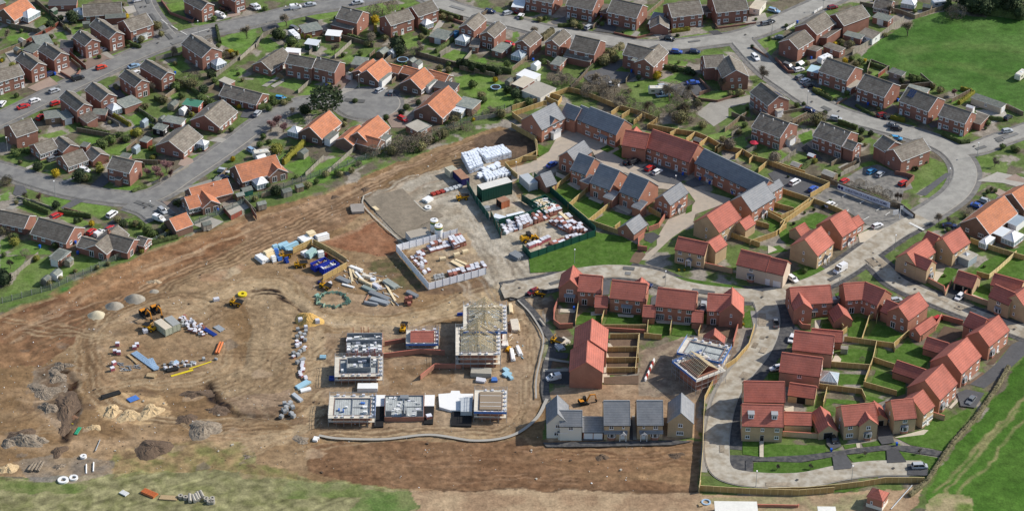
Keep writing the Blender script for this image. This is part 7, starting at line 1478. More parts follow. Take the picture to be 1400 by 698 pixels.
def silo(x, y):
    p = P(x,y); r = empty('silo',(p.x,p.y,0),0,about(p.x,p.y,'') and ('rear' if silo.n == 0 else 'front') + ' white mortar silo with green and yellow band','silo','mortar silos'); silo.n += 1; b = MB(); b.tube((0,0,.8),(0,0,4.6),1.25,1.25,20,0); b.tube((0,0,.1),(0,0,.8),.5,1.25,20,0); b.tube((0,0,4.602),(0,0,4.8),1.28,1.2,20,0); b.build('tank',[m_white],r)
    b = MB(); b.tube((0,0,3.5),(0,0,4.1),1.265,1.265,20,0,cap=False); b.tube((0,0,4.1),(0,0,4.4),1.265,1.265,20,1,cap=False); b.build('band',[mat('band_green',(.02,.16,.07),.5,.05),mat('band_yellow',(.7,.48,.02),.5,.05)],r)
    for i in range(4): t = .8 + 1.57 * i; b = MB(); b.tube((1.1 * math.cos(t),1.1 * math.sin(t),-.4),(1.1 * math.cos(t),1.1 * math.sin(t),1.5),.08); b.build('leg',[m_steel],r)
    b = MB(); b.tube((.3,.2,4.8),(.3,.2,5.1),.3,.25,8); b.tube((-.5,0,4.8),(-.5,0,4.95),.15,.15,6); b.build('hatch',[m_steel],r)
silo.n = 0
T(350, 175); silo(972, 570); silo(996, 600)
def skip(pts, h, m, fill, label):
    c,a,L,Wd = frame3(pts[0:2],pts[2:4],pts[4:6],h); r = empty('skip',(c.x,c.y,gz(c.x,c.y)),a,label,'skip','skips'); l,k = L / 2,max(1.1,Wd / 2); b = MB(); t = .1
    for x0,x1,y0,y1 in ((-l,l,-k,-k + t),(-l,l,k - t,k),(-l,-l + t,-k + t,k - t),(l - t,l,-k + t,k - t)): b.box(x0,x1,y0,y1,0,h)
    for i in range(int(L / .8)): x = -l + .4 + i * .8; b.box(x - .06,x + .06,-k - .07,-k,.1,h - .05); b.box(x - .06,x + .06,k,k + .07,.1,h - .05)
    b.box(-l - .05,l + .05,-k - .08,-k + t,h,h + .1); b.box(-l - .05,l + .05,k - t,k + .08,h,h + .1); b.build('body',[m],r); b = MB(); b.box(-l + t,l - t,-k + t,k - t,.05,h * .55,0)
    for i in range(26): b.obox(rnd.uniform(-l + .5,l - .5),rnd.uniform(-k + .4,k - .4),h * .5,rnd.uniform(.2,1),rnd.uniform(.2,.6),rnd.uniform(.1,h * .45),rnd.uniform(0,3),rnd.choice((0,1)))
    b.build('rubble', fill, r)
T(340,310,8.725); skip((970,395,790,465,725,430),2.0,m_blue,[m_pbrick,m_conc],'left blue roll-on skip with brick rubble'); skip((1085,425,900,500,835,460),2.0,m_blue,[m_conc,m_sheet],'right blue roll-on skip with pale rubble')
# ------------------------------------------------------------------ plant
def wheel_part(r, x, y, rad, w, m=m_yel):
    b = MB(); b.tube((x,y - w / 2,rad),(x,y + w / 2,rad),rad,rad,14,0); b.tube((x,y - w / 2 - .02,rad),(x,y + w / 2 + .02,rad),rad * .5,rad * .5,10,1); b.build('wheel',[m_tyre,m],r)
def cab(r, x, y, z, w, h, m=m_black):
    b = MB(); b.hexa([(x - w / 2,y - w / 2,z),(x + w / 2,y - w / 2,z),(x + w / 2,y + w / 2,z),(x - w / 2,y + w / 2,z)],[(x - w * .42,y - w * .45,z + h),(x + w * .38,y - w * .45,z + h),(x + w * .38,y + w * .45,z + h),(x - w * .42,y + w * .45,z + h)],0); b.box(x - w * .48,x + w * .45,y - w * .5,y + w * .5,z + h,z + h + .1,1)
    for i in (-1, 1):
        for j in (-1, 1): b.bar((x + i * w * .48, y + j * w * .5, z), (x + i * w * .4, y + j * w * .46, z + h), .1, .1, 1)
    b.build('cab', [m_glass, m], r)
def loader(x, y, ang, label):
    p = P(x,y); r = empty('wheel_loader',(p.x,p.y,gz(*p)),ang,label,'loader'); b = MB(); b.box(-2.9,-.4,-.85,.85,.9,2.0); b.hexa([(-2.9,-.85,2),(-1,-.85,2),(-1,.85,2),(-2.9,.85,2)],[(-2.6,-.7,2.25),(-1,-.75,2.35),(-1,.75,2.35),(-2.6,.7,2.25)]); b.box(-.4,1.5,-.5,.5,.8,1.5); b.build('body',[m_yel],r)
    cab(r, -.2, 0, 1.5, 1.4, 1.6)
    for xx in (-1.7, 1.4):
        for s in (-1, 1): wheel_part(r, xx, s * 1.0, .75, .5)
    b = MB()
    for s in (-.45, .45): b.bar((1.0, s, 1.6), (2.7, s, .8), .18, .3)
    b.build('lift_arm',[m_yel],r); b = MB(); b.hexa([(2.6,-1.3,.15),(3.6,-1.3,.1),(3.6,1.3,.1),(2.6,1.3,.15)],[(2.5,-1.3,1.2),(2.8,-1.3,1.2),(2.8,1.3,1.2),(2.5,1.3,1.2)]); b.build('bucket',[m_yel],r)
def digger(x, y, ang, s, label, m=m_org, bang=0):
    p = P(x, y); r = empty('excavator', (p.x, p.y, gz(*p)), ang, label, 'excavator'); r.scale = (s, s, s)
    for k in (-1,1): b = MB(); b.hexa([(-1.6,k * .95 - .28,.1),(1.6,k * .95 - .28,.1),(1.6,k * .95 + .28,.1),(-1.6,k * .95 + .28,.1)],[(-1.9,k * .95 - .28,.7),(1.9,k * .95 - .28,.7),(1.9,k * .95 + .28,.7),(-1.9,k * .95 + .28,.7)]); b.build('track',[m_black],r)
    b = MB(); b.box(-2.0,1.1,-1.25,1.25,.8,1.3,1); b.box(-2.0,-.2,-1.2,1.2,1.3,2.0,1); b.box(-1.9,-.3,-1.1,1.1,2.003,2.1,0); b.box(-2.1,-1.2,-1.25,1.25,.9,1.9,1); b.build('upper_body',[m,m_black],r); cab(r,.45,.75,1.3,1.2,1.5,m_black)
    b = MB(); b.bar((.9,-.2,1.3),(2.4,-.2,3.9),.35,.5); b.bar((2.4,-.2,3.9),(4.4,-.2,3.6),.32,.4); b.build('boom',[m],r); b = MB(); b.bar((4.3,-.2,3.8),(4.9,-.2,1.3),.26,.34); b.build('dipper_arm',[m],r); b = MB(); b.hexa([(4.6,-.65,.5),(5.2,-.65,.2),(5.2,.25,.2),(4.6,.25,.5)],[(4.5,-.65,1.3),(5.2,-.65,1.2),(5.2,.25,1.2),(4.5,.25,1.3)]); b.build('bucket',[m_black],r)
def dumper(x, y, ang, label, m=m_yel):
    p = P(x,y); r = empty('dumper',(p.x,p.y,gz(*p)),ang,label,'dumper','site dumpers'); b = MB(); b.box(-2.0,-.2,-.75,.75,.7,1.4); b.box(-.2,1.2,-.4,.4,.6,.95); b.build('chassis',[m],r); b = MB(); b.hexa([(.1,-.8,1.0),(1.5,-.8,.95),(1.5,.8,.95),(.1,.8,1.0)],[(-.2,-1.05,1.75),(2.2,-1.05,1.6),(2.2,1.05,1.6),(-.2,1.05,1.75)],0,mt=1); b.build('hopper',[m,m_dark],r)
    for xx in (-1.4, 1.0):
        for s in (-1, 1): wheel_part(r, xx, s * .85, .55, .4)
    b = MB()
    for s in (-.55, .55): b.tube((-.9, s, 1.4), (-.9, s, 2.7), .06)
    b.tube((-.9,-.55,2.7),(-.9,.55,2.7),.06); b.build('roll_bar',[m],r); b = MB(); b.box(-1.4,-.9,-.3,.3,1.4,1.6); b.box(-1.5,-1.38,-.3,.3,1.6,2.0); b.build('seat',[m_black],r)
T(650, 260, 6.98); loader(510, 480, .45, 'yellow wheel loader working in brick compound')
T(0,350); digger(790,320,-.9,.85,'left orange excavator with raised boom'); digger(850,300,-.95,.85,'right orange excavator beside its twin'); dumper(1290,262,-.35,'yellow dumper on the bare plot'); dumper(815,395,2.6,'small yellow machine left of sage container')
T(700, 523); digger(392, 115, .35, .75, 'small orange mini digger behind grey-roofed houses')
T(340,310,8.725); dumper(620,460,.2,'yellow dumper left of blue skips'); dumper(440,355,.4,'dark yellow telehandler among blue timber packs')
T(410, 340, 8.2); dumper(290, 430, -.6, 'yellow tipping dumper before timber screen'); 
T(440, 400, 6.98); dumper(780, 345, 1.4, 'yellow dumper left of scaffolded garage')
T(600,400,6.98); dumper(1130,480,-.5,'yellow dumper by tarmac parking bay'); dumper(965,15,-.3,'small yellow dumper beside maroon car'); 
T(630, 190, 6.98); dumper(15, 575, .3, 'small yellow compactor left of green cabin')
# ------------------------------------------------------------------ heaps
def heap(x, y, rx, ry, h, m, label, name='heap', rough=.25, n=22, flat_=0):
    f_ = .72 if m in (m_dirtd, m_dirtg) else .58; rx, ry, h = rx * f_, ry * f_, h * .62
    p = P(x, y); z = gz(*p) - .25; b = MB(); K, J = n, 9; ph = [rnd.uniform(0, 6.28) for _ in range(6)]; pts = []
    for j in range(J + 1):
        t = j / J
        for i in range(K):
            a = 2 * math.pi * i / K; e = 1 + rough * (.5 * math.sin(2 * a + ph[0]) + .35 * math.sin(3 * a + ph[1]) + .25 * math.sin(5 * a + ph[2])); rr = t * e
            zz = h * (math.cos(min(1,t) * math.pi) * .5 + .5) ** (.8 if not flat_ else .45) * (1 + rough * (.5 * math.sin(3 * a + ph[3] + 4 * t) + .5 * math.sin(7 * a + ph[4] + 9 * t)) * min(1,t * 2.2)) + (rnd.gauss(0,rough * .09 * h) if 0 < j < J else 0); b.v.append((rx * rr * math.cos(a),ry * rr * math.sin(a),max(0,zz)))
    for j in range(J):
        for i in range(K): i2 = (i + 1) % K; b.f.append((j * K + i, (j + 1) * K + i, (j + 1) * K + i2, j * K + i2)); b.m.append(0)
    o = b.build(name, [m], smooth=rough < .2); o.location = (p.x, p.y, z); tag(o, label, 'heap', 'heaps on the building site')
m_gravel = mat('gravel',(.3,.27,.22),.95,.3,5,.8); m_sandy = mat('pale_sand',(.5,.44,.31),.95,.15,4,.6); m_ysand = mat('yellow_sand',(.56,.35,.11),.95,.2,3,.6); m_dirtd = mat('dark_soil',(.12,.082,.055),.95,.4,3,.8,bump=.4); m_dirtg = mat('grey_spoil',(.27,.225,.17),.95,.35,3,.8,bump=.4,c2=(.19,.15,.11)); m_rub = mat('rubble_mix',(.3,.24,.175),.95,.6,5,1.5,c2=(.11,.09,.07)); m_dsand = mat('dug_sand',(.5,.37,.21),.95,.25,3,.8,bump=.3)
T(0, 350)
heap(525,315,6.0,5.5,2.6,m_sandy,'palest cone of sand in gravel row',rough=.08); heap(622,268,5.6,5.5,2.5,m_gravel,'second gravel cone from left',rough=.08); heap(735,228,6.8,6.2,3.0,m_gravel,'largest gravel cone in the row',rough=.08); heap(838,187,4.0,3.4,1.3,m_gravel,'smallest low gravel cone at right end',rough=.1); heap(838,135,5,3.5,1.2,mat('broken_slabs',(.42,.33,.22),.95,.3,2,.8),'jumble of pale broken slabs beyond gravel',rough=.5)
T(350, 350); heap(285, 345, 9, 7.5, 4.2, m_ysand, 'bright yellow sand heap beside block row', rough=.22)
T(0, 523)
heap(835,355,8.5,6.5,2.2,m_dirtd,'dark brown flat soil heap on rough grass',rough=.3,flat_=1); heap(1110,250,9.5,8,2.8,m_dirtg,'grey-brown spoil heap near plot trench',rough=.3); heap(1020,190,5,5,1.3,m_dirtd,'small dark soil heap beside spoil heap',rough=.3); heap(135,310,8,6.5,3.2,m_dirtg,'grey spoil mound at lower left',rough=.35); heap(50,325,4.5,3.5,2.0,m_dirtg,'small pointed spoil mound near left edge',rough=.3); heap(220,310,4,3.5,1.6,m_dirtg,'low spoil mound right of grey mound',rough=.3); heap(110,290,8,6,1.8,m_dirtd,'dark soil ridge behind grey mounds',rough=.4)
heap(610,150,6,6.5,2.0,m_dsand,'left part of dug sand heap',rough=.45); heap(700,175,8,6,1.6,m_dsand,'middle part of dug sand heap',rough=.45); heap(820,150,8,7,2.0,m_dsand,'right part of dug sand heap',rough=.45); heap(510,240,4.5,4,1.3,m_dsand,'small sand bank by green netting',rough=.4); heap(40,465,6,6,1.8,m_dsand,'tan soil bank at left edge',rough=.3)
heap(265,130,6.5,6,2.0,m_rub,'grey rubble heap with dark hollow',rough=.5); heap(240,40,9,9,1.3,m_rub,'spread of pale rubble above dark heap',rough=.5); heap(360,130,6,11,1.5,m_dirtd,'dark spoil along the rubble trench',rough=.45); heap(340,250,3,6,1.1,m_dirtd,'narrow dark spoil bank below rubble',rough=.4); heap(320,370,4,5,1.4,m_dirtd,'dark spoil bank beside pit',rough=.4); heap(400,180,5,4,1.2,mat('red_soil',(.2,.11,.065),.95,.3,3,.8),'reddish soil lump beside trench',rough=.35); heap(320,450,4,3.5,1.2,m_rub,'rubble pile by twin rings',rough=.5); heap(1350,395,4,2.6,.7,m_rub,'small grey rubble patch by grass edge',rough=.4)
heap(1060,55,8,4,1.2,m_dirtd,'dark bank at plot corner',rough=.4); heap(1180,145,8,4.5,1.1,m_dirtd,'dark bank along lower plot edge',rough=.4)
T(0,350); heap(340,590,6,5,1.5,m_rub,'rubble ridge with red brick bits',rough=.5); heap(305,655,6,6,1.4,m_rub,'pale rubble mound below red bits',rough=.5)
T(350, 523); heap(250, 310, 5, 4, .9, m_dirtg, 'low grey spoil at kerb end', rough=.4)
T(700,523); heap(490,400,3.6,3.2,1.2,m_dirtd,'dark soil pile before twin houses',rough=.35); heap(900,390,4,3.4,1.0,m_dirtd,'dug soil pile before narrow house',rough=.45)
T(350,175); heap(430,372,2.6,2.6,.9,m_dirtd,'small dark mound on haul strip',rough=.35); heap(595,330,3.0,3.5,1.0,m_dirtd,'dark soil bank at hardstanding corner',rough=.4)
T(850, 523); 
# ------------------------------------------------------------------ houses under construction and scaffolding
def ring(b, l, k, w, z0, z1, m=0):
    b.box(-l,l,-k,-k + w,z0,z1,m); b.box(-l,l,k - w,k,z0,z1,m); b.box(-l,-l + w,-k + w + .002,k - w - .002,z0,z1,m); b.box(l - w,l,-k + w + .002,k - w - .002,z0,z1,m)
def scaffold(r0, l, k, h, label, lifts=(), guard='', w=1.25, boards=True):
    r = empty('scaffold', tuple(r0.location), r0.rotation_euler[2], label, 'scaffold', 'scaffolds'); b = MB(); ring(b, l, k, w, h - .08, h)
    for i in range(int(2 * l / 2.4)): x = -l + 1.2 + 2.4 * i + rnd.uniform(-.5,.5); b.box(x,x + rnd.uniform(.4,1),-k + .1,-k + .7,h,h + rnd.uniform(.25,.7),1); b.box(x,x + .6,k - .8,k - .2,h,h + .4,1)
    for i in range(int(k)): b.box(-l + .15, -l + .75, -k + 1.5 + 2 * i, -k + 2.2 + 2 * i, h, h + rnd.uniform(.3, .6), 1)
    b.build('platform',[m_board,m_wrap],r); pm = MB(); pm.tube((0,0,-.2),(0,0,h + 1.3),.06,.06,5); me_ = pm.mesh('pole',[m_steel])
    nx, ny = max(2, round(2 * l / 2.1)), max(2, round(2 * k / 2.1)); pts = []
    for i in range(nx + 1): pts += [(-l + 2 * l * i / nx, s * k) for s in (-1, 1)]
    for j in range(1, ny): pts += [(s * l, -k + 2 * k * j / ny) for s in (-1, 1)]
    for x, y in pts[:100]: put('pole', me_, r, (x, y, 0))
    for z in [h + 1.05, h + .55] + list(lifts):
        b = MB()
        for s in (-1, 1): b.tube((-l, s * k, z), (l, s * k, z), .045, .045, 5); b.tube((s * l, -k, z), (s * l, k, z), .045, .045, 5)
        b.build('guard_rail', [m_steel], r)
    for z in lifts if boards else (): b = MB(); ring(b, l - .1, k - .1, .75, z - .14, z - .06); b.build('platform', [m_board], r)
    for g in guard:
        b = MB(); b.box(*{'b': (-l,l,k + .02,k + .06),'f': (-l,l,-k - .06,-k - .02),'l': (-l - .06,-l - .02,-k,k),'r': (l + .02,l + .06,-k,k)}[g],h,h + .75); b.build('brick_guard',[m_bguard],r)
    return r
def shell(pts, h, label, scl, wall=m_nbrick, inner=m_grey, floor=m_plank, inset=1.35, guard='', lifts=(), rooms=True, up=0.0):
    c,a,L,Wd = frame3(pts[0:2],pts[2:4],pts[4:6],h); r = empty('unfinished_house',(c.x,c.y,gz(c.x,c.y) * .3),a,label,'unfinished house','houses under construction'); l,k = L / 2 - (inset if scl else 0),Wd / 2 - (inset if scl else 0)
    b = MB(); ring(b, l, k, .12, -.3, h + up); b.build('wall', [wall], r); b = MB(); ring(b, l - .13, k - .13, .12, -.3, h + up + .05)
    if rooms: b.box(-.1, .1, -k + .3, k - .3, -.2, h + up - .1); b.box(-l + .3, -.15, -.1, .1, -.2, h + up - .15)
    b.build('inner_blockwork', [inner], r); b = MB(); zf = max(.05, h + up - .35); n = max(2, int(2 * l / .62))
    for i in range(n): x = -l + .26 + (2 * l - .52) * i / n; b.box(x,x + (2 * l - .52) / n - .04,-k + .26,k - .26,zf - .2,zf + rnd.uniform(-.02,.03))
    b.build('floor', [floor], r)
    if scl: scaffold(r, L / 2, Wd / 2, h, scl, lifts, guard)
    return r, l, k
def clutter(r, l, k, z, n, mats, name='materials', s=1.0):
    b = MB()
    for i in range(n): b.obox(rnd.uniform(-l,l),rnd.uniform(-k,k),z,rnd.uniform(.3,1.3) * s,rnd.uniform(.3,.9) * s,rnd.uniform(.15,.8) * s,rnd.uniform(-.2,.2),rnd.randrange(len(mats)))
    o = b.build(name, mats, r); o['kind'] = 'stuff'
def trusses(r, l, k, z, pitch, sp=.62, missing=(), m=m_pine, along='y'):
    """gable trusses spanning local x, spaced along local y"""
    n = int(2 * k / sp); rise = l * math.tan(math.radians(pitch)); b = MB()
    for s in (-1, 1): b.bar((s * l, 0, 0), (0, 0, rise), .09, .17)
    b.bar((-l,0,0),(l,0,0),.09,.17); b.bar((-l * .5,0,rise * .5),(-l * .2,0,0),.07,.1); b.bar((l * .5,0,rise * .5),(l * .2,0,0),.07,.1); b.bar((-l * .2,0,0),(0,0,rise),.07,.1); b.bar((l * .2,0,0),(0,0,rise),.07,.1); me_ = b.mesh('roof_truss',[m])
    for i in range(n + 1):
        if i in missing: continue
        put('roof_truss', me_, r, (0, -k + 2 * k * i / n, z), 0)
T(350, 350)
r,l,k = shell((690,525,490,525,490,418),1.3,'unfinished block walls crowded with block stacks',None,rooms=False); clutter(r,l - .6,k - .5,1.0,55,[m_wrap,m_block,m_grey,m_sheet],s=1.2)
b = MB()
for i in range(5):
    for y in (k - .6,k - 2.2): x = -l + .8 + i * (2 * l - 1.6) / 4; b.box(x - .5,x + .5,y - .4,y + .4,1.0,1.9 + rnd.uniform(0,.7),0); b.box(x - .52,x + .52,y - .42,y + .42,2.7,2.8,0) if 0 else None
b.box(-l + .3,l - .3,-k + 1.2,-k + 1.5,1,2.2,1); b.box(-l + .3,l - .3,-.2,.1,1,2.4,1); b.build('block_stack',[m_sheet,m_grey],r)
for i in range(9):
    b = MB(); x = rnd.uniform(-l,l); s = rnd.choice((-1,1)); b.tube((x,s * (k + .6),0),(x,s * (k + .6),3),.09); b.build('prop',[m_redst],r)
r,l,k = shell((692,655,428,655,425,545),2.7,'unfinished house with first-floor grey block rooms, left','scaffold round the grey block house at left',guard='',lifts=(1.3,)); clutter(r,l - .8,k - .8,2.6,8,[m_wrap,m_block,m_sheet])
b = MB(); ring(b, l * .62, k * .7, .2, 2.4, 4.0); b.build('upper_blockwork', [m_grey], r)
r,l,k = shell((1370,420,1130,420,1130,262),5.0,'rear unfinished pair with first roof trusses','scaffold round the rear truss house',guard='b',lifts=(2.5,)); trusses(r,l + .2,k - .4,5.05,36,missing=(3,5,6,8,11,12,13)); clutter(r,l - 1,k - 1,4.8,10,[m_sheet,m_pine,m_block])
r,l,k = shell((1335,537,1088,537,1088,385),5.0,'front unfinished pair with rows of roof trusses','scaffold round the front truss house',guard='',lifts=(1.8,3.4)); trusses(r,l + .2,k - .3,5.05,34,missing=(1,4,5,9,10,13))
T(350, 523)
r,l,k = shell((648,190,393,190,403,65),2.7,'unfinished house with concrete plank floor at lower left','scaffold round the concrete plank house',guard='l',lifts=(1.3,))
clutter(r,l - .5,k - .5,2.4,6,[m_bguard,m_sheet]); r,l,k = shell((916,190,700,190,700,70),1.0,'low unfinished pair full of white mortar bags',None,up=.3); b = MB(); [b.box(x - .8,x + .8,k - 1.0,k - .6,.9,3.0,0) for x in (-l + 1.2,l - 1.2)]; [b.box(x - .2,x + .2,k - 2.2,k - .4,.9,3.4,0) for x in (-.5,.5)]; b.box(-1.2,1.2,-k + .3,-k + 2,.9,1.6,0); b.build('wall_stub',[m_grey],r); clutter(r,l - .8,k - .8,.7,60,[m_sheet,m_wrap,m_block],s=.9)
r,l,k = shell((1367,165,1188,165,1198,35),2.7,'unfinished house with flat brown felt deck','scaffold round the brown deck house',guard='b',lifts=(1.3,))
b = MB(); b.box(-l + .2, l - .2, -k + .2, k - .2, 2.9, 3.1, 0)
for y in (-.55, .2, .6): b.box(-l + .3, l - .3, k * y, k * y + .12, 3.103, 3.16, 1)
b.build('roof_deck', [m_feltb, m_sheet], r)
def slab(pts, m, label, h=.25, name='concrete_slab', cat='slab'):
    p = PL(pts,h); c = sum(p,Vector((0,0))) / len(p); b = MB(); b.poly([(v.x - c.x,v.y - c.y) for v in p],-.3,h); o = b.build(name,[m]); o.location = (c.x,c.y,0); tag(o,label,cat,'ground slabs of the new plots'); return o
slab((650,65,708,65,700,125,650,127),m_sheet,'pale slab behind leftmost black membrane'); slab((648,130,698,128,695,236,640,240),m_dark,'leftmost black membrane strip between plots',.12,'ground_membrane','membrane'); slab((920,65,975,65,972,125,918,125),m_sheet,'pale slab behind middle black membrane'); slab((920,128,972,128,965,222,915,222),m_dark,'middle black membrane strip with white bag',.12,'ground_membrane','membrane'); slab((1070,152,1178,155,1175,235,1066,232),m_dark,'widest black membrane patch beside white slab',.12,'ground_membrane','membrane')
o = slab((995,60,1060,55,1065,42,1110,42,1115,58,1185,58,1180,150,1060,148,1000,130),m_sheet,'irregular white sheeted slab with cut openings',.5)
T(580,490,6.98); container((455,500,350,500,350,370),1.6,m_lgrey,m_lgrey,'grey-white box lid on white slab','storage_box',ribs=False,cat='box',door=False); p = P(45,570); one('wrap',p.x,p.y,.1,.3,(1.6,1.4,1.2),'white bulk bag on middle black membrane','bulk bags','bag','bulk_bag')
T(350, 350); slab((1175, 605, 1285, 608, 1283, 640, 1170, 635), m_conc, 'raised concrete slab before front truss house', 1.2)
slab((555, 690, 665, 690, 663, 720, 552, 720), m_sheet, 'long white slab before grey block house', .9)
# small garage with finished red roof inside its scaffold
c,a,L,Wd = frame2((848,397),(963,397),6.2,2.5,40) if 0 else frame3((995,487),(818,487),(820,400),2.3); r = empty('unfinished_garage',(c.x,c.y,0),a,'new garage with bright red roof inside scaffolding','garage'); body(r,0,0,0,6.6,5.2,KIND['nr'],2.5,36,('','')); scaffold(r,L / 2,Wd / 2,2.3,'scaffold round the new red-roofed garage',(1.2,),'bl')
# scaffolded pair beside the new road
T(870, 440, 6.98)
r,l,k = shell((822,388,385,305,508,150),5.0,'unfinished house with grey first-floor deck near road','blue-edged scaffold round the grey deck house',guard='blr',lifts=(2.5,))
c,a,L,Wd = frame2((520,275),(688,408),7.0,5.0,38); r = empty('unfinished_house',(c.x,c.y,0),a,'unfinished brick house with bare timber rafters near road','unfinished house','houses under construction'); b = MB(); ring(b,L / 2,3.5,.25,-.3,5); b.build('wall',[m_nbrick],r); b = MB()
for i in range(int(L / .6) + 1): x = -L / 2 + .6 * i; [b.bar((x, s * 3.9, 4.8), (x, 0, 5 + 3.5 * .78), .09, .16) for s in (-1, 1)]
b.bar((-L / 2, 0, 7.75), (L / 2, 0, 7.75), .1, .2)
for t in (.2,.4,.6,.8): [b.bar((-L / 2,s * 3.9 * t,7.75 - 2.95 * t + .1),(L / 2,s * 3.9 * t,7.75 - 2.95 * t + .1),.08,.08) for s in (-1,1)]
b.build('rafters', [m_pine], r); scaffold(r, L / 2 + 1.6, 5.4, 4.7, 'scaffold round the bare-raftered house', (1.6, 3.1), 'lf', 1.3, False)
# ------------------------------------------------------------------ loose materials
def bundle(x1, y1, x2, y2, n, rad, m, label, name='pipe_bundle', cat='pipes', sq=False, z=0, lay=1):
    a, e = P(x1, y1), P(x2, y2); c = (a + e) / 2; d = (e - a); r_ = math.atan2(d.y, d.x); b = MB()
    for j in range(lay):
        for i in range(n - j):
            y = (i - (n - 1 - j) / 2) * rad * 2.05
            if sq: b.box(-d.length / 2 + rnd.uniform(0,.3),d.length / 2 - rnd.uniform(0,.3),y - rad,y + rad,j * rad * 2,(j + 1) * rad * 2)
            else: b.tube((-d.length / 2, y, rad + j * rad * 1.75), (d.length / 2, y, rad + j * rad * 1.75), rad, rad, 8)
    o = b.build(name,[m]); o.location = (c.x,c.y,gz(*c) + z + .05); o.rotation_euler = (0,0,r_); tag(o,label,cat,'loose ' + name.replace('_',' ') + 's'); return o
m_pipo = mat('orange_pipe',(.6,.18,.06),.5,.1); m_pipb = mat('blue_pipe',(.02,.06,.3),.5,.1); m_pipy = mat('yellow_pipe',(.7,.55,.02),.5,.1); m_pipg = mat('pale_blue_pipe',(.35,.48,.62),.5,.15); m_skyw = mat('sky_blue_wrap',(.33,.53,.63),.5,.12)
T(140, 400, 5.816)
bundle(910,480,945,395,2,.35,m_pipo,'pair of fat orange drainage pipes',lay=1); bundle(800,275,900,335,5,.14,m_pipb,'dark blue pipe bundle at yard ring'); bundle(545,655,720,605,3,.12,m_pipy,'long yellow gas pipes, lower run'); bundle(690,600,865,542,2,.1,m_pipy,'thin yellow gas pipes, upper run'); bundle(250,470,430,600,8,.13,m_pipg,'long pale blue pipe bundle'); bundle(380,520,430,610,6,.13,m_pipg,'short pale blue pipe bundle end'); bundle(510,620,600,600,2,.4,m_black,'black coiled duct drum',lay=1); bundle(540,570,600,540,6,.12,m_pipg,'small grey-blue pipe pile'); bundle(350,650,430,660,5,.18,m_pal,'brown pallet lying at yard ring','pallet','pallet',sq=True); bundle(200,490,280,560,3,.12,m_pal,'loose brown boards by pipe bundle','timber_pile','timber',sq=True)
for x,y,k_ in ((120,415,'rw'),(130,480,'rw'),(100,470,'rw'),(92,565,'rw'),(80,610,'rw'),(255,440,'rw'),(275,420,'rw')): p = P(x,y); one(k_,p.x,p.y,gz(*p),rnd.uniform(0,1),(1.2,1.0,1.3),'red-printed white bag stack at left of yard ring','red-printed bag stacks')
for i in range(34): t = rnd.uniform(0,1); p = P(620 + 190 * t + rnd.uniform(-25,35),200 + 140 * t + rnd.uniform(-45,30)); one(rnd.choice(('wrap','wrap','brick','block')),p.x,p.y,gz(*p),rnd.uniform(0,3),(rnd.uniform(.6,1.3),rnd.uniform(.5,1),rnd.uniform(.5,1.2)),'loose white or brown pack scattered right of containers','scattered packs right of containers')
for i in range(22): t = rnd.uniform(0,1); p = P(490 + 420 * t,590 - 60 * t + rnd.uniform(-22,18)); one(rnd.choice(('wrap','block')),p.x,p.y,gz(*p),rnd.uniform(0,3),(rnd.uniform(.5,1.2),rnd.uniform(.4,.9),rnd.uniform(.4,.9)),'small grey pack along lower yard ring','packs along lower yard ring')
for x0, y0 in ((120, 560), (150, 600), (190, 590), (250, 580)):
    for i in range(5): bundle(x0 + rnd.uniform(-15,25),y0 + rnd.uniform(-15,15),x0 + rnd.uniform(20,60),y0 + rnd.uniform(-20,25),1,.1,m_steel,'steel tube in the tangled tube pile','scaffold_tube','tube')
bundle(900,260,960,300,8,.12,m_steel,'grey mesh panel stack at ring edge','mesh_stack','mesh stack',sq=True); p = P(905,55); one('wrap',p.x,p.y,gz(*p),.4,(1.8,1.2,1),'silver wrapped pack left of yellow dumper','scattered packs'); p = P(340,305); one('wrap',p.x,p.y,gz(*p),.4,(1.4,1.4,1.2),'white water tank left of containers','scattered packs','tank','water_tank')
def ringthing(x, y, ro, ri, h, m, label, name='manhole_ring'):
    p = P(x, y); b = MB(); n = 20
    for i in range(n):
        t,u = 6.2832 * i / n,6.2832 * (i + 1) / n; C4 = [(ri * math.cos(t),ri * math.sin(t)),(ro * math.cos(t),ro * math.sin(t)),(ro * math.cos(u),ro * math.sin(u)),(ri * math.cos(u),ri * math.sin(u))]; b.hexa([(*c_,0) for c_ in C4],[(*c_,h) for c_ in C4])
    o = b.build(name, [m]); o.location = (p.x, p.y, gz(*p)); tag(o, label, 'ring', 'concrete and plastic rings')
T(0, 350); ringthing(1322, 208, 1.4, .6, .5, m_pipy, 'yellow pipe coil behind dumper', 'pipe_coil')
T(0,523); ringthing(345,533,1.5,.8,.5,m_sheet,'left white manhole ring on wet ground'); ringthing(402,520,1.2,.7,.5,m_sheet,'right white manhole ring on wet ground'); ringthing(455,400,.9,.4,.7,m_sheet,'white ring beside dark pit'); ringthing(380,228,1.6,1.4,.2,m_pipy,'yellow hose coil by trench','hose_coil')
T(350, 175); ringthing(938, 435, 1.1, .5, .5, m_sheet, 'white ring on compound hardstanding')
T(940,580,5.915); ringthing(150,628,1.3,.9,.3,m_pipg,'pale blue coil below the site fence','hose_coil'); bundle(85,655,120,650,4,.16,m_pal,'pale pallet by blue coil','pallet','pallet',sq=True)
T(0, 523)
for i,(x1,y1,x2,y2) in enumerate(((1075,605,1090,640),(1092,598,1110,632),(1050,620,1065,655),(1065,615,1082,648),(1035,615,1037,655))): bundle(x1,y1,x2,y2,1,.5,m_conc,ORD[i] + ' pale concrete pipe in bottom pile','concrete_pipe','pipe')
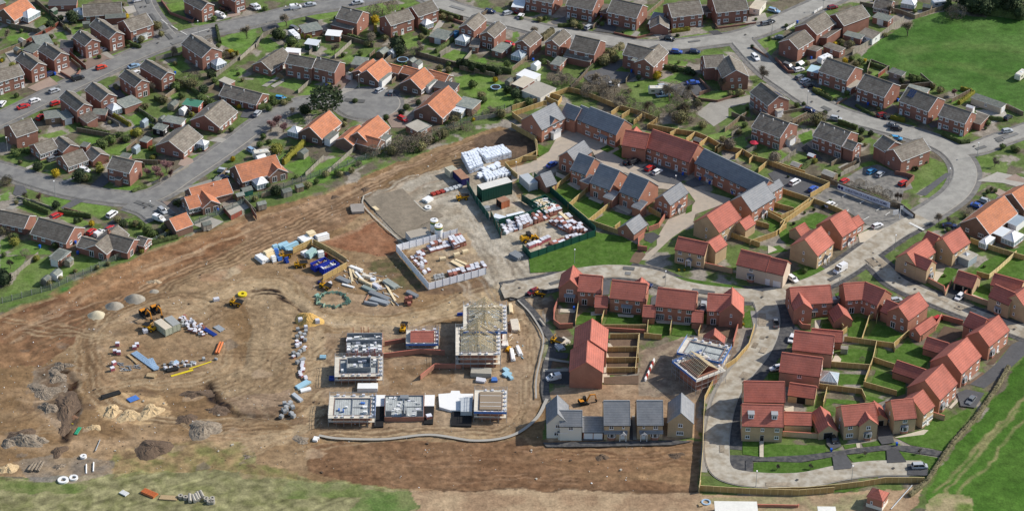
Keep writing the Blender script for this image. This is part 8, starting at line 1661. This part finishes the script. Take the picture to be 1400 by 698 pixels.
for i,(x,y) in enumerate(((985,625),(1012,632),(1125,640),(1142,655),(1158,638),(1160,655))): ringthing(x,y,.7,.35,.9,m_conc,'concrete ring beside the bottom pipe pile')
bundle(660,595,695,612,4,.2,m_sheet,'short white pipe bundle on grass'); bundle(780,590,850,620,7,.16,m_pipo,'orange pipe bundle on grass',lay=2); bundle(870,625,970,632,6,.15,m_pal,'grey pallet rack beside orange pipes','pallet','pallet',sq=True)
bundle(700,95,750,75,6,.18,m_bguard,'bright blue sheeting on sand heap','sheeting','sheeting'); bundle(555,80,655,50,3,.3,m_black,'black tyre-like rolls behind sand heap','mat_roll','roll'); bundle(412,278,436,240,3,.17,mat('green_net',(.02,.28,.15),.7,.1),'green netting roll by trench','netting','netting'); bundle(520,370,545,310,1,.15,m_steel,'thin kerb string line','kerb_line','kerb'); bundle(160,480,190,440,2,.4,m_dirtg,'left timber trench shoring','trench_shoring','shoring'); bundle(200,480,230,430,2,.4,m_dirtg,'right timber trench shoring','trench_shoring','shoring'); bundle(470,440,470,490,1,.2,m_sheet,'left white trench edge board','trench_board','board'); bundle(510,430,508,480,1,.2,m_sheet,'right white trench edge board','trench_board','board')
T(340, 310, 8.725)
for i,(x1,y1,x2,y2,n,m_,lb) in enumerate(((355,245,470,205,4,m_skyw,'sky-blue wrapped timber pack, back row'),(280,275,345,255,4,m_skyw,'short blue wrapped pack, back row left'),(415,265,585,195,3,m_skyw,'longest blue wrapped pack'),(190,350,295,305,5,m_pine,'pale board pack behind white crate'),(110,345,210,420,5,m_sheet,'white crate pack at left end'),(300,315,355,300,4,m_bguard,'small bright blue pack'),(335,385,395,370,4,m_bguard,'blue barrel pack by telehandler'),(270,400,325,385,4,m_sheet,'white sack pack near telehandler'),(620,175,755,130,8,m_sheet,'pale board stack behind timber screen'),(800,155,950,115,5,m_sheet,'long white board pack at screen corner'),(765,125,810,110,4,m_bguard,'blue pack atop screen corner'),(700,120,790,90,6,m_pine,'loose pine boards behind screen'),(480,280,520,310,4,m_skyw,'upright blue wrapped bag at screen end'),(690,360,785,290,5,mat('pale_teal',(.35,.5,.48),.5,.1),'leaning pale teal sheet beside skip'),(640,340,720,310,5,m_sheet,'white sheet pile beside skip'),(820,340,900,330,5,m_sheet,'grey-white bulk bags behind skip'),(905,340,930,330,3,m_redst,'red drum behind skip'),(425,420,475,405,3,m_pipb,'dark teal bag by telehandler'))): bundle(x1,y1,x2,y2,n,.28,m_,lb,'material_pack','pack',sq=True,lay=2 if i % 2 == 0 else 3)
T(410, 340, 8.2)
for x1,y1,x2,y2,n,m_,lb in ((555,190,590,370,2,m_pine,'long pale beam leaning below screen'),(585,230,645,330,2,m_pine,'second pale beam leaning below screen'),(620,260,720,370,3,m_sheet,'third weathered beam in scrap pile'),(660,340,810,415,3,m_pine,'long pale plank across scrap pile'),(955,380,1075,585,2,m_pine,'longest white beam at right of scrap pile'),(420,320,560,380,6,m_grey,'dark grey panel stack in scrap pile'),(470,390,610,430,2,m_sheet,'pale board on dirt below panels'),(700,420,840,480,5,mat('sage_panel',(.22,.27,.25),.7,.2),'grey-green panel stack in scrap pile'),(820,390,900,440,5,m_wrap,'grey wrapped boards in scrap pile'),(780,480,1000,570,6,m_grey,'dark scaffold tube stack'),(790,560,1000,620,6,m_steel,'bright scaffold tube stack'),(720,600,880,630,3,m_steel,'loose scaffold tubes at left of stack'),(715,610,770,510,1,m_rust,'rusty bar beside tube stack'),(790,340,850,350,4,m_bluewrap,'pale blue sheet in scrap pile'),(780,390,920,350,2,m_pine,'thin yellow batten over scrap pile'),(560,200,700,250,4,m_sheet,'white board pile below screen corner'),(700,290,800,320,4,m_board,'tan board pile'),(950,350,1090,440,7,mat('net_grey',(.3,.33,.3),.8,.3),'grey netting spread behind beam'),(1200,480,1320,540,5,m_grey,'black tray beside red brick packs'),(170,530,210,505,3,mat('pale_green_board',(.25,.42,.35),.7,.1),'leaning green sheet near barrier ring'),(200,375,260,385,3,m_navy,'dark blue tub near yellow dumper'),(310,390,360,370,3,m_wrap,'silver bag near yellow dumper')): bundle(x1,y1,x2,y2,n,.17,m_,lb,'scrap_stack','materials',sq=True,lay=1 if n < 3 else 2)
for x,y,z in ((1190,600,0),(1225,620,0),(1240,590,0),(1195,600,1.1),(1240,590,1.1)): p = P(x,y); one('red',p.x,p.y,gz(*p) + z,.2,(1.1,1.1,1.1),'bare red brick pack stacked by scrap pile','bare red brick packs')
for i in range(26):   # green plastic barriers round the open trench
    t = 6.2832 * i / 26; p = P(370 + 170 * math.cos(t) * (1 + .1 * math.sin(3 * t)),565 + 80 * math.sin(t)); b = MB(); b.box(-.9,.9,-.03,.03,.1,.75); b.box(-.7,-.5,-.25,.25,0,.12); b.box(.5,.7,-.25,.25,0,.12)
    o = b.build('barrier',[mat('pale_green_barrier',(.24,.38,.3),.6,.3)]); o.location = (p.x,p.y,gz(*p)); o.rotation_euler = (0,0,rnd.uniform(0,3)); tag(o,'pale green plastic barrier ringing the open trench','barrier','green barriers')
T(350, 350)
for i in range(20): t = i / 19; p = P(250 - 20 * t + rnd.uniform(-30,30),390 + 190 * t); one(rnd.choice(('block','block','wrap')),p.x,p.y,gz(*p),rnd.uniform(0,1),(1,1,rnd.uniform(.8,1.1)),'grey block pack in the row below yellow sand','block packs below yellow sand')
for i in range(12): t = i / 11; p = P(240 + 20 * t + rnd.uniform(-15,15),570 + 100 * t); one(rnd.choice(('rw','wrap')),p.x,p.y,gz(*p),rnd.uniform(0,1),(1,1,.8),'pinkish-white pack in row below yellow sand','pinkish packs below yellow sand')
for x,y in ((300,345),(335,362),(242,355)): p = P(x,y); one('wrap',p.x,p.y,gz(*p),.3,(1.3,1.2,1.5),'white bag stack in front of yellow sand','bags by yellow sand')
T(350, 523)
for i in range(14): p = P(170 + rnd.uniform(-40,45),150 + rnd.uniform(-40,40)); one('block',p.x,p.y,gz(*p),rnd.uniform(0,1),(1.1,1.1,1.1),'grey concrete block pack at end of block row','block packs at end of row')
bundle(220,30,290,-10,3,.3,m_skyw,'pale blue wrapped boards above block packs','material_pack','pack',sq=True); bundle(240,45,300,30,3,.25,m_sheet,'white boards beside pale blue boards','material_pack','pack',sq=True); bundle(200,60,250,100,2,.3,m_lgrey,'grey metal trough above block packs','trough','trough',sq=True); bundle(310,305,340,310,3,.3,m_sheet,'white sack at kerb end','sack','sack',sq=True)
T(430,490,6.98); bundle(140,190,200,190,2,.5,m_pipb,'dark blue tank left of scaffold','water_tank','tank'); bundle(50,610 - 628 + 0,110,-18,2,.4,m_skyw,'blue drum left of block house','drum','drum')
T(600, 400, 6.98)
for x1,y1,x2,y2,n,m_,lb in ((690,540,710,650,3,m_sheet,'tall white board pack right of truss house'),(745,510,785,600,3,m_sheet,'leaning white board pack right of truss house'),(715,260,735,370,6,m_board,'timber offcut pile right of rear house'),(750,290,755,370,3,m_pine,'pine lengths right of rear house'),(960,260,1010,325,2,m_conc,'loose kerb stones on dark footway'),(680,110,690,200,3,m_pine,'pine pack right of rear scaffold'),(610,410,630,520,5,m_sheet,'white leaning sheet at front house'),(650,560,680,520,3,m_yel,'yellow hoist by front house'),(1130,500,1180,555,5,m_lgrey,'pale grey box by parking bay'),(1150,455,1220,500,8,m_board,'tan board pile beside red terrace'),(170,205,235,200,2,m_pipb,'dark teal drum left of scaffold')): bundle(x1,y1,x2,y2,n,.22,m_,lb,'material_pack','pack',sq=True,lay=2)
T(580, 490, 6.98)
for x1,y1,x2,y2,m_,lb in ((755,115,800,95,m_skyw,'upper pale blue pack beside dirt road'),(755,165,820,130,m_skyw,'middle pale blue pack beside dirt road'),(805,185,845,170,m_skyw,'lower pale blue pack beside dirt road'),(640,200,700,200,m_bguard,'blue sheeting behind brown deck house'),(490,200,590,215,m_wrap,'arched silver cover behind white slab')): bundle(x1,y1,x2,y2,3,.3,m_,lb,'material_pack','pack',sq=True)
ringthing(780, 418 - 345, .1, .05, .1, m_pipy, 'thin yellow hose coil by hoist', 'hose_coil')
T(350, 175); 
for i in range(7): bundle(958 + i * 24,368 - i * 7,975 + i * 24,362 - i * 7,2,.45,m_redst if i < 3 else m_lgrey,('red' if i < 3 else 'grey') + ' section of pipe line on hardstanding','pipe_section','pipe')
b_ = bundle(920,405,955,385,3,.4,m_sheet,'white sack with yellow straps on hardstanding','sack','sack',sq=True); bundle(640,430,665,450,4,.15,m_pine,'small timber stack on dark hardstanding','timber_pile','timber',sq=True); bundle(515,445,590,440,6,.4,mat('grey_mat',(.3,.27,.24),.9,.2),'flat grey mat on reddish soil','ground_mat','mat',sq=True); bundle(340,600,395,595,3,.2,m_sheet,'white boards at timber screen tip','material_pack','pack',sq=True)
T(650, 260, 6.98)
for x1,y1,x2,y2,n,m_,lb in ((170,265,300,300,5,m_bluewrap,'white sacks along green bay front'),(300,280,470,240,5,m_bluewrap,'pale blue sacks in green bay'),(345,610,440,660,6,m_grey,'dark stacked crates outside the compound'),(80,190,140,180,4,m_steel,'steel cage beside orange store'),(200,30,280,45,3,m_wrap,'grey boards on cabin edge'),(800,260,880,330,3,m_pine,'long timber lying on the brick packs')): bundle(x1,y1,x2,y2,n,.28,m_,lb,'material_pack','pack',sq=True,lay=2,z=1.0 if 'lying' in lb else 0)
T(560,270,4.986); bundle(285,430,365,475,5,.14,m_pine,'pine planks inside the white compound','timber_pile','timber',sq=True); bundle(310,425,390,460,3,.14,m_pine,'second pine plank row in white compound','timber_pile','timber',sq=True)
T(410, 340, 8.2)
for i in range(70):
    x,y = rnd.uniform(480,1080),0; y = 180 + (x - 480) * .55 + rnd.uniform(-90,110); a = rnd.uniform(-.2,1.3); d = rnd.uniform(30,110); bundle(x,y,x + d * math.cos(a),y + d * math.sin(a),1,rnd.uniform(.06,.13),rnd.choice((m_pine,m_sheet,m_board,m_steel,m_grey,m_pal)),'loose length in the long scrap timber pile','scrap_length','pipe',sq=True)
T(600, 400, 6.98)
for i in range(26): x,y = rnd.uniform(660,800),rnd.uniform(240,660); a = rnd.uniform(0,3); d = rnd.uniform(15,60); bundle(x,y,x + d * math.cos(a),y + d * math.sin(a) * .6,1,rnd.uniform(.07,.14),rnd.choice((m_pine,m_sheet,m_board,m_skyw,m_pal)),'loose length strewn right of truss houses','scrap_length','pipe',sq=True)
# red and white water barriers
T(870, 440, 6.98)
for i in range(7):
    t = (i + .5) / 7; p = P(170 - 90 * t,365 + 200 * t); d_ = P(80,565) - P(170,365); b = MB(); b.hexa([(-.75,-.3,0),(.75,-.3,0),(.75,.3,0),(-.75,.3,0)],[(-.72,-.15,.9),(.72,-.15,.9),(.72,.15,.9),(-.72,.15,.9)]); o = b.build('water_barrier',[m_redst if i % 2 else m_white]); o.location = (p.x,p.y,gz(*p)); o.rotation_euler = (0,0,math.atan2(d_.y,d_.x)); tag(o,('red' if i % 2 else 'white') + ' water-filled barrier in line by scaffold','barrier',('red' if i % 2 else 'white') + ' water barriers')
# long sales banner on the fence
T(1130, 240, 11.636)
A,B = P(175,235,0),P(1005,535,0); d = B - A; r = empty('banner',(A.x,A.y,0),math.atan2(d.y,d.x),'long white sales banner with dark lettering above car park','banner'); L = d.length; b = MB(); b.box(0,L,-.16,-.1,.55,2.5); b.build('banner_sheet',[mat('banner_white',(.6,.66,.76),.6,.03)],r)
def text(s, x, z, size, m, w=None):
    cu = bpy.data.curves.new('t','FONT'); cu.body = s; cu.size = size; cu.extrude = .01; cu.offset = .02; o = bpy.data.objects.new('t',cu); COL.objects.link(o); dg = bpy.context.evaluated_depsgraph_get(); me_ = bpy.data.meshes.new_from_object(o.evaluated_get(dg)); bpy.data.objects.remove(o); me_.materials.clear(); me_.materials.append(m)
    n = len(me_.vertices); co = np.empty(n * 3); me_.vertices.foreach_get('co',co); co = co.reshape(-1,3); w0 = co[:,0].max() - co[:,0].min()
    if w: co[:, 0] *= w / w0; me_.vertices.foreach_set('co', co.ravel())
    t = put('lettering', me_, r, (x, -.175, z)); t.rotation_euler = (math.pi / 2, 0, 0); return t
text('A SELECTION OF 5 STAR QUALITY HOMES', L * .15, 1.05, 1.3, m_navy, L * .8)
b = MB(); b.tube((L * .03,-.17,1.6),(L * .03,-.2,1.6),.55,.55,14); b.hexa([(L * .07,-.2,.9),(L * .1,-.2,.9),(L * .1,-.17,.9),(L * .07,-.17,.9)],[(L * .06,-.2,2.0),(L * .11,-.2,2.0),(L * .11,-.17,2.0),(L * .06,-.17,2.0)]); b.build('emblem',[m_navy],r)
T(1130,240,11.636); p = P(1095,640); r = empty('sign_post',(p.x,p.y,0),.4,'short sign board beside the car park entrance','sign'); b = MB(); b.box(-1,1,-.06,.06,.5,2.2); b.build('board',[m_sheet],r); b = MB(); b.box(-.9,-.75,-.05,.05,0,.5); b.box(.75,.9,-.05,.05,0,.5); b.build('post',[m_steel],r)
p = P(1160,690); r = empty('flag_pole',(p.x,p.y,0),0,'tall white flag post at car park entrance','flag pole'); b = MB(); b.tube((0,0,0),(0,0,5),.12,.1,8); b.build('post',[m_white],r); b = MB(); b.box(.12,.9,-.02,.02,3.6,4.9); b.build('flag',[m_white],r)
# pump house, bottom sheds and fallen rail
T(1050, 523)
c,a,L,Wd = frame3((662,600),(625,645),(540,622),3.2); r = empty('pump_house',(c.x,c.y,0),a,'small square brick pump house with hipped red roof','building'); body(r,0,0,0,max(4.2,L),max(4.2,Wd),KIND['nr'],3.2,38,('gd','gd'),hip=True); b = MB(); ring(b,max(4.2,L) / 2 + .12,max(4.2,Wd) / 2 + .12,.1,-.1,1.0); b.build('plinth',[m_cream],r)
bundle(670, 690, 785, 560, 1, .15, m_lgrey, 'pale fallen rail right of pump house', 'rail', 'rail')
T(940, 580, 5.915)
for pts,lb in (((555,660,220,650,222,630),'long white flat-roofed shed at bottom edge'),((1190,720,1055,720,1060,672),'small white shed at bottom right edge')):
    c,a,L,Wd = frame3(pts[0:2],pts[2:4],pts[4:6],2.4); Wd = 8; n = Vector((math.sin(a),-math.cos(a))); cc = P(pts[2] / 2 + pts[0] / 2,pts[5],2.4); n = Vector((0,-1)); c = cc + n * 4; r = empty('white_shed',(c.x,c.y,0),0,lb,'shed'); b = MB(); b.box(-L / 2,L / 2,-4,4,-.2,2.4); b.build('wall',[m_cream],r); b = MB(); b.hexa([(-L / 2 - .2,-4.2,2.41),(L / 2 + .2,-4.2,2.41),(L / 2 + .2,4.2,2.41),(-L / 2 - .2,4.2,2.41)],[(-L / 2 - .2,-4.2,2.55),(L / 2 + .2,-4.2,2.55),(L / 2 + .2,4.2,2.75),(-L / 2 - .2,4.2,2.75)]); b.build('roof',[m_wroof],r)
wall_((560, 662, 890, 668, 900, 660), 'low brown wall beside white shed', m_nbrick, .8)
# stones and litter trodden into the churned ground
b = MB()
for i in range(2600):
    x, y = rnd.uniform(-190, 40), rnd.uniform(-125, 70); i_ = int(round((x - fx_[0]) / STEP)) + 6; j_ = int(round((y - fy_[0]) / STEP)) + 5
    if DIRT[j_ * NX + i_] < .5: continue
    s = rnd.uniform(.06,.22) * (1 + (rnd.random() < .05) * 1.3); z = gh(x,y); b.obox(x,y,z - s * .3,s * rnd.uniform(.8,1.8),s,s,rnd.uniform(0,3),rnd.choice((0,0,1,1,2)))
o = b.build('stones',[m_conc,m_dirtd,m_sheet]); o['kind'] = 'stuff'; tag(o,'stones and litter scattered over the churned dirt','stones')
# ------------------------------------------------------------------ labels: at most 16 words, one thing each
from collections import defaultdict
cam_x = lambda o: (o.matrix_world.translation.x if o.parent else o.location.x)
def cut(s, n):
    w = s.split()
    while len(w) > n: w.pop(0 if len(w[0]) > 1 else 1)
    return ' '.join(w)
for o in THINGS: o['label'] = cut(o['label'], 16) if len(o['label'].split()) >= 4 else o['label'] + ' at the picture edge'
SHARED = ('pack', 'barrier', 'ring', 'tube', 'pipe')
for _ in range(3):
    D_ = defaultdict(list)
    for o in THINGS: D_[o['label']].append(o)
    for lb, os_ in D_.items():
        if len(os_) < 2: continue
        if os_[0]['category'] in ('pallet', 'barrier', 'tube', 'pipe', 'ring', 'pack', 'bag'):
            for o in os_: o['group'] = os_[0].get('group') or os_[0]['category']
            continue
        os_.sort(key=lambda o: o.location.x); n = len(os_)
        for i, o in enumerate(os_):
            t = ('left' if i == 0 else 'right') + ' one of two' if n == 2 else (ORD[i] if i < 15 else str(i + 1)) + f' from left of {n}'
            o['label'] = cut(lb, 16 - 1 - len(t.split())) + ', ' + t
for o in list(SC.objects):
    if o.get('_row'): del o['_row']
